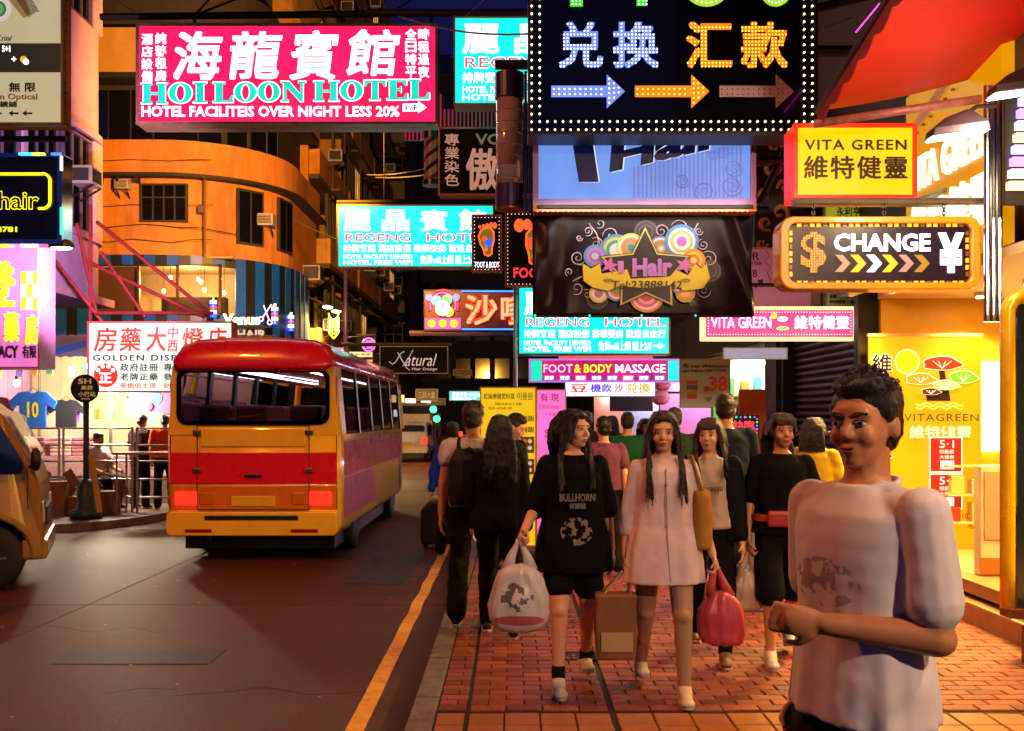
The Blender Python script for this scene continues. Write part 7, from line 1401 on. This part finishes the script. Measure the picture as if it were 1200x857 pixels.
def plastic_bag(hand, h, w, d, mat, label, prints=None, name='plastic_bag', sway=(0, 0)):
    t = thing(name, label, 'bag', (hand.x+sway[0], hand.y+sway[1], hand.z-h-.13)); bx_, by_, bz = t.location; c = MB(); rows = []
    for z, s in ((0, .62), (.03, .82), (.15, 1), (.4, 1.03), (.65, .93), (.85, .68), (1, .45)): rows.append(((bx_-sway[0]*z*.5, by_, bz+h*z), w/2*s, d/2*s, .008+.03*z))
    eloft(c, rows, 72, 2.6); o = c.build('bag_body', mat, t, True)
    s_ = o.modifiers.new('round', 'SUBSURF'); s_.levels = 1; s_.render_levels = 1; d_ = o.modifiers.new('creases', 'DISPLACE'); d_.texture = folds; d_.strength = .045; d_.texture_coords = 'GLOBAL'
    for s in (-1, 1):
        MB().tube([(bx_-sway[0]*.4+s*w*.2, by_, bz+h*.9), (hand.x+s*w*.13, hand.y, hand.z-.09), (hand.x+s*.012, hand.y, hand.z-.02), (hand.x+s*.006, hand.y, hand.z+.005)], 0, 8, rr=[w*.12, .026, .012, .011]).build('handle', mat, t, True)
    return t
def printed(J, part, name, src, c, r, col, thr, scale):
    """a printed picture: ink where a noise pattern passes a threshold inside an oval on the chest"""
    m = src.copy(); m.name = name; n, l = m.node_tree.nodes, m.node_tree.links; b = n['Principled BSDF']; old = b.inputs['Base Color'].links[0].from_socket
    tc = n.new('ShaderNodeTexCoord'); mp = n.new('ShaderNodeMapping'); mp.inputs['Location'].default_value = [-a/q for a, q in zip(c, r)]; mp.inputs['Scale'].default_value = [1/q for q in r]; l.new(tc.outputs['Object'], mp.inputs[0])
    ln_ = n.new('ShaderNodeVectorMath'); ln_.operation = 'LENGTH'; l.new(mp.outputs[0], ln_.inputs[0]); lt = n.new('ShaderNodeMath'); lt.operation = 'LESS_THAN'; lt.inputs[1].default_value = 1; l.new(ln_.outputs['Value'], lt.inputs[0])
    nz = n.new('ShaderNodeTexNoise'); nz.inputs['Scale'].default_value = scale; nz.inputs['Detail'].default_value = 4; l.new(tc.outputs['Object'], nz.inputs['Vector']); gt = n.new('ShaderNodeMath'); gt.operation = 'GREATER_THAN'; gt.inputs[1].default_value = thr; l.new(nz.outputs['Fac'], gt.inputs[0])
    mu = n.new('ShaderNodeMath'); mu.operation = 'MULTIPLY'; l.new(lt.outputs[0], mu.inputs[0]); l.new(gt.outputs[0], mu.inputs[1]); mx = n.new('ShaderNodeMixRGB'); mx.inputs[2].default_value = (*C(col), 1); l.new(mu.outputs[0], mx.inputs[0]); l.new(old, mx.inputs[1]); l.new(mx.outputs[0], b.inputs['Base Color'])
    for o in J['t'].children:
        if o.name.startswith(part): o.data.materials[0] = m
tee_blk = cloth('tee_black', '060507', rough=.9); jean_blk = cloth('black', '070608'); whiteshoe = M('white_trainers', 'c4beb4', .5, var=.1)
# 1 woman in long black tee with white carrier bag
J = person('woman in long black printed tee carrying a white plastic bag towards the viewer', .36, 5.85, 4, 1.64, 'f', dict(rA=((-.28, .02, -1), (-.32, -.75, -.42)), lA=((.2, .12, -1), (.12, .02, -1)), rL=((-.02, -.26, -1), (-.02, .0, -1)), lL=((.02, .06, -1), (.03, .55, -1))),
           'tee', tee_blk, .73, .045, .015, .98, 'shorts', jean_blk, 'long', None, whiteshoe, skinA, 2, turn=38, curl=(1.25, .4), socks=cloth('sock_black', '0c0c0c'))
t = J['t']; pr = M('tee_print', '8a8278', .7, var=.3, scale=25); up = J['up']
text_at(t, 'BULLHORN', up(-.105, -.178, 1.165), (.21, 0, .0), (0, 0, .045), (0, -.012, 0), pr, .02, local=True, name='chest_print'); text_at(t, '背頭龍', up(-.05, -.182, 1.12), (.10, 0, 0), (0, 0, .035), (0, -.012, 0), pr, .01, local=True, name='chest_print')
printed(J, 'shirt', 'tee_black_printed', tee_blk, up(0, -.18, .985), (.1, .12, .085), '8a7668', .52, 26)
wp = M('white_plastic', 'd8d4d4', .35, var=.06, coat=.2); wp.node_tree.nodes['Principled BSDF'].inputs['Transmission Weight'].default_value = .15
g = grip(J, -1); tb_ = plastic_bag(g, .37, .33, .2, wp, 'white plastic carrier bag with grey print and red stripe held by the woman in black', sway=(-.0, -.02))
pxx = tb_.location
printed({'t': tb_}, 'bag_body', 'white_plastic_print', wp, (pxx.x-.02, pxx.y-.1, pxx.z+.2), (.1, .09, .08), '6a6066', .52, 22); printed({'t': tb_}, 'bag_body', 'white_plastic_print2', bpy.data.materials['white_plastic_print'], (pxx.x, pxx.y-.1, pxx.z+.07), (.15, .09, .028), 'c86068', .35, 14)
# 2 woman in pale pink shirt dress with paper bag and pink bag
pinkshirt = cloth('pale_pink', 'dcc4c6'); J = person('woman in pale pink long shirt and tights walking towards the viewer', .87, 5.72, -2, 1.64, 'f', dict(rA=((-.16, .05, -1), (-.1, -.1, -1)), lA=((.2, -.02, -1), (.3, -.22, -1)), rL=((-.03, .2, -1), (-.02, .55, -1)), lL=((.02, -.36, -1), (.02, -.04, -1))),
           'shirt', pinkshirt, .70, .035, .03, 1.4, None, None, 'long', hairb, M('cream_shoes', 'c8bca0', .6), skinA, 2, turn=-6, nod=4, curl=(1.1, 1.1), tights=M('nude_tights', 'a88468', .6, var=.06))
t = J['t']; up = J['up']
for z_ in (.8, .92, 1.04, 1.16, 1.28): MB().ell(up(0, -.152-.012*(1.3-z_), z_), (.007, .004, .007)).build('button', M('shirt_button', '8a7a74', .4), t, local=True)
MB().tube([up(0, -.12, 1.37), up(.0, -.152, 1.24), up(.005, -.168, .95), up(.02, -.182, .72)], .004, 5).build('placket', M('shirt_seam', 'a89498', .8), t, local=True)
yb = M('ochre_bag', 'b07a24', .7, var=.15, bump=.2)
S_ = J['arms'][1][0]; c = MB(); c.tube([S_+V(-.02, -.07, .055), S_+V(-.005, .0, .075), S_+V(.01, .07, .05)], .012, 6); p_ = worldpt(J, S_+V(.06, .02, -.3)); tt = thing('shoulder_bag', 'ochre shoulder bag on the woman in the pink shirt', 'bag', p_-Vector((0, 0, .17))); q = MB(); eloft(q, [((p_.x, p_.y, p_.z+z_), .055+.01*math.sin(k_), .13) for k_, z_ in enumerate((-.17, -.15, 0, .12, .16))], 16, 3); q.build('body', yb, tt, True)
s1 = worldpt(J, S_+V(.0, .0, .07)); MB().tube([p_+Vector((0, -.09, .15)), s1+Vector((0, -.04, 0)), s1+Vector((0, .04, 0)), p_+Vector((0, .09, .15))], .011, 6).build('strap', yb, tt, True)
g = grip(J, -1); tt = thing('paper_bag', 'brown paper shopping bag with cream panel held low by the woman in pink', 'bag', (g.x-.05, g.y-.02, g.z-.5)); bl = tt.location; pbm = M('brown_paper', '8a5c34', .75, var=.15)
MB().rings([[(bl.x+sx*w_, bl.y+sy*.07, bl.z+z_) for sx, sy in ((-1, -1), (0, -1.12), (1, -1), (1, 1), (0, .9), (-1, 1))] for w_, z_ in ((.105, 0), (.12, .15), (.112, .3), (.118, .37))]).build('bag_body', pbm, tt, bevel=.012); bx('label_panel', M('cream_panel', 'b89a70', .7), tt, bl.x-.09, bl.x+.09, bl.y-.083, bl.y-.0785, bl.z+.05, bl.z+.16)
for s in (-1, 1): MB().tube([(bl.x-.07, bl.y+s*.05, bl.z+.37), (g.x-.02, g.y+s*.01, g.z-.02), (g.x+.02, g.y+s*.01, g.z-.02), (bl.x+.08, bl.y+s*.05, bl.z+.37)], .006, 6).build('handle', M('paper_cord', 'a08868', .7), tt)
g = grip(J, 1); pk_ = M('pink_plastic', 'd04a58', .35, var=.08, coat=.2); pk_.node_tree.nodes['Principled BSDF'].inputs['Transmission Weight'].default_value = .15; tt = plastic_bag(g, .30, .27, .16, pk_, 'pink plastic carrier bag beside the woman in the pink shirt', sway=(.03, 0)); q = tt.location; T(tt, 'LV', (0, 0, 1, 1), 1, M('bag_purple_print', '7a3a8a', .5)) if False else None
# 3 woman in cream tee
J = person('woman with brown fringe in cream printed tee and black cardigan', 1.3, 6.55, -8, 1.60, 'f', WALK2, 'tee', cloth('cream', 'b8a890'), .95, .03, .01, .5, 'slim', jean_blk, 'mid', hairb, M('tan_boots', '6a4a34', .6), skinA, 1, turn=-14)
t = J['t']; up = J['up']; cd_ = cloth('cardigan', '08070a')
c = MB()
for s in (-1, 1):
    S, E, W_ = J['arms'][s]; c.caps(S, E, .074, .062); c.caps(E, E+(W_-E)*.85, .06, .048); eloft(c, [(up(s*.135, .02, z_), .055, .14) for z_ in (.85, .95, 1.1, 1.25, 1.36)], 14, 3)
eloft(c, [(up(0, .1, z_), .17, .055) for z_ in (.85, 1.0, 1.2, 1.38)], 16, 3); fuse(c, 'cardigan', cd_, t, .011, 4, .01)
text_at(t, 'Nouveau', up(-.08, -.155, 1.2), (.16, 0, .01), (0, 0, .05), (0, -.012, 0), M('cream_print', '4a4440', .8), .0, .3, local=True, name='chest_print')
# 4 woman in black with red waist bag
J = person('woman in black tee and shorts with a red waist bag', 1.76, 6.5, -6, 1.63, 'f', dict(WALK, rA=((-.2, .05, -1), (-.05, -.25, -1)), lA=((.3, -.1, -1), (-.1, -.8, -.4))), 'tee', tee_blk, .9, .035, .01, .8, 'knee', jean_blk, 'bob', hairb, whiteshoe, skinB, 2, turn=10, curl=(1.1, .5))
t = J['t']; up = J['up']; rbm = M('red_leather', 'a83a30', .45, coat=.2)
eloft(MB(), [(up(0, 0, z_), .205, .165) for z_ in (.985, 1.03)], 24).build('waist_belt', rbm, t, local=True); MB().box(-.12, .1, up(0, 0, 1)[1]-.21, up(0, 0, 1)[1]-.15, up(0, 0, .955)[2], up(0, 0, 1.06)[2]).build('waist_pouch', rbm, t, bevel=.02, local=True); MB().ell(up(.02, -.213, 1.0), (.012, .005, .012)).build('buckle', chrome, t, local=True)
g = grip(J, -1); plastic_bag(g, .26, .24, .15, M('cream_plastic', 'b89a80', .4, coat=.2), 'cream and maroon carrier bag of the woman with red waist bag', sway=(-.03, 0))
# 5 man in white tee close to the camera, striding to the left with a bent arm
J = person('man in white tee close to the camera at the right, one arm bent across', .88, 2.5, -66, 1.72, 'm', dict(WALK, rA=((-.08, .1, -1), (.1, -.3, -.9)), lA=((.1, .05, -1), (-.6, -.85, .1))), 'tee', cloth('white_tee', 'd8d0d4'), .86, .018, .008, .72, 'trousers', cloth('dark_shorts', '1c1a1e'), 'short', None, whiteshoe, skinC, 2, turn=22, nod=2, curl=(.5, .7))
t = J['t']; up = J['up']; printed(J, 'shirt', 'white_tee_printed', cloth('white_tee', 'd8d0d4'), up(0, -.13, 1.2), (.11, .12, .06), 'a598a4', .5, 34)
hp = J['hp']
for s in (): MB().tube([hp(s*.034+.024*math.cos(q), -.1, 1.586+.019*math.sin(q)) for q in np.arange(17)*2*math.pi/16], .0018, 5).build('spectacle_rim', black, t, local=True); MB().tube([hp(s*.058, -.098, 1.588), hp(s*.077, .02, 1.59)], .0018, 5).build('spectacle_arm', black, t, local=True)
# 6 couple walking away in black
J = person('man in white collar with black backpack walking away near the kerb', -.3, 7.75, 176, 1.72, 'm', WALK, 'tee', cloth('white_back', 'b8b0b8'), .92, .03, 0, .4, 'trousers', jean_blk, 'short', hairb, M('grey_boots', '3a3430', .7), skinB, 1, turn=-12)
t = J['t']; up = J['up']; bpm = M('backpack_black', '060607', .7, bump=.2); c = MB(); eloft(c, [(up(0, .19, z_), w_, d_) for z_, w_, d_ in ((.93, .15, .07), (.96, .165, .1), (1.1, .17, .11), (1.28, .16, .1), (1.36, .12, .06))], 18, 3); bpk = thing('backpack', 'black backpack on the man walking away', 'backpack', t.location, t.rotation_euler.z); bpk.scale = t.scale; fuse(c, 'pack_body', bpm, bpk, .012, 4, .01)
for s in (-1, 1): MB().tube([up(s*.1, .12, 1.36), up(s*.105, .03, 1.425), up(s*.11, -.1, 1.36), up(s*.13, -.13, 1.2), up(s*.15, .1, 1.0)], .018, 7).build('shoulder_strap', bpm, bpk, True, local=True)
MB().tube([up(-.04, .25, 1.34), up(0, .28, 1.37), up(.04, .25, 1.34)], .008, 6).build('grab_loop', bpm, bpk, True, local=True)
person('woman with long dark hair all in black walking away beside the backpack man', -.09, 7.3, 182, 1.62, 'f', WALK2, 'jacket', cloth('jacket_black', '060507'), .84, .04, .015, 1.95, 'slim', jean_blk, 'long', None, M('dark_trainers', '2a2624', .6), skinA, 1)
# 7 man in blue jacket pulling the suitcase
person('man in bright blue jacket pulling a suitcase along the kerb', PX(531, 0, 12.3).x, 12.3, 172, 1.66, 'm', dict(WALK, lA=((.18, .2, -1), (.1, .1, -1))), 'jacket', cloth('jacket_blue', '1a3ac8'), .9, .04, 0, 1.95, 'trousers', jean_blk, 'short', None, None, skinB, 0, z0=ZR)
# 8 crowd further back
navy_tee, green_p, purple_s = cloth('navy', '18202c'), cloth('green_polo', '0e4a34'), cloth('mauve', '6a3a5a')
crowd = [('man looking down in front of the yellow poster', 599, 9.6, 60, 1.64, 'm', 'short', tee_blk, jean_blk, 15, 24),
 ('man in dark green polo seen from behind in the crowd', 735, 11.6, 182, 1.66, 'm', 'short', green_p, jean_blk, 0, 0),
 ('man with dark hood walking away right of the green polo', 790, 10.6, 178, 1.68, 'm', 'short', cloth('deep_green', '12261e'), jean_blk, 6, 0),
 ('tall man in navy tee seen from behind by the price board', 850, 8.6, 176, 1.80, 'm', 'short', navy_tee, jean_blk, -12, 0),
 ('man in mauve shirt walking away left of the green polo', 707, 10.2, 186, 1.60, 'm', 'short', purple_s, jean_blk, 8, 0),
 ('person with light brown hair far back in the crowd', 671, 15.5, 0, 1.66, 'f', 'mid', cloth('beige', '8a6a4a'), jean_blk, 0, 0),
 ('dark haired person far back beside the pink poster', 688, 13.8, 170, 1.68, 'm', 'short', cloth('grey', '3a3440'), jean_blk, 0, 0),
 ('woman in dark top deep in the crowd left of green polo', 717, 14.5, 178, 1.62, 'f', 'mid', cloth('plum', '2c1a2a'), jean_blk, 0, 0),
 ('woman with reddish hair behind the green polo', 757, 13.0, 10, 1.56, 'f', 'bob', cloth('rust', '7a3020'), jean_blk, 0, 0),
 ('person in yellow top behind the woman with red waist bag', 955, 8.4, 150, 1.60, 'f', 'bob', cloth('yellow', 'c8a818'), jean_blk, 0, 0),
 ('man in dark coat far down the pavement', 772, 17.5, 180, 1.7, 'm', 'short', cloth('coat', '1a1620'), jean_blk, 0, 0)]
for i, (lab, px, Yq, fc, H_, sx, hr_, tm, bm_, tr_, nd) in enumerate(crowd):
    J = person(lab, PX(px, 0, Yq).x, Yq, fc, H_, sx, (WALK, WALK2, STAND)[i % 3], 'tee', tm, .92, .035, 0, .6, 'trousers', bm_, hr_, hairb if i in (5, 8) else None, None, (skinA, skinB)[i % 2], 1 if Yq < 10.3 else 0, turn=tr_, nod=nd, curl=(1.0, 1.0) if i == 3 else (.35, .35))
    if i == 3: plastic_bag(grip(J, 1), .2, .18, .1, M('green_plastic', '5a9a58', .4), 'pale green bag carried by the tall man in navy')
# 9 people at the market on the left
SIT = dict(rA=((-.15, -.35, -1), (.1, -.9, -.3)), lA=((.15, -.35, -1), (-.1, -.9, -.3)), rL=((-.08, -1, -.08), (0, .1, -1)), lL=((.08, -1, -.05), (0, .15, -1)), pelvis=.55)
person('man in white shirt sitting behind the bus stop pole', -7.05, 16.95, 62, 1.68, 'm', SIT, 'tee', cloth('white_back', 'b8b0b8'), .90, .03, 0, .6, 'trousers', jean_blk, 'short', None, None, skinB, 0, ground=False, z0=.0, nod=12)
t = thing('stool', 'round stool under the seated man', 'stool', (-7.05, 16.95, 0)); MB().cyl((-7.05, 16.95, .36), (-7.05, 16.95, .41), .17, n=18).build('seat', M('stool_red', '6a2a24', .5), t)
for s in range(4): a = R(45+90*s); MB().cyl((-7.05+.12*math.cos(a), 16.95+.12*math.sin(a), .36), (-7.05+.17*math.cos(a), 16.95+.17*math.sin(a), 0), .014, n=6).build('leg', steel, t)
for lab, x_, y_, fc, cl_, nm in (('shopper bending over goods in the stall behind the van', -8.85, 17.1, 60, 'd0c8b0', 'pale_tee'), ('second shopper behind the van, face turned down', -8.45, 17.2, -40, '1a1a1e', 'dark_tee'), ('shopper in orange top left of the bus', -6.0, 17.2, 200, 'd04a14', 'orange_top'), ('shopper in dark top beside the orange one', -6.45, 17.3, 160, '2a2020', 'brown_top')):
    person(lab, x_, y_, fc, 1.62, 'm', STAND, 'tee', cloth(nm, cl_), .92, .035, 0, .6, 'trousers', jean_blk, 'short', None, None, skinB, 0, nod=22)
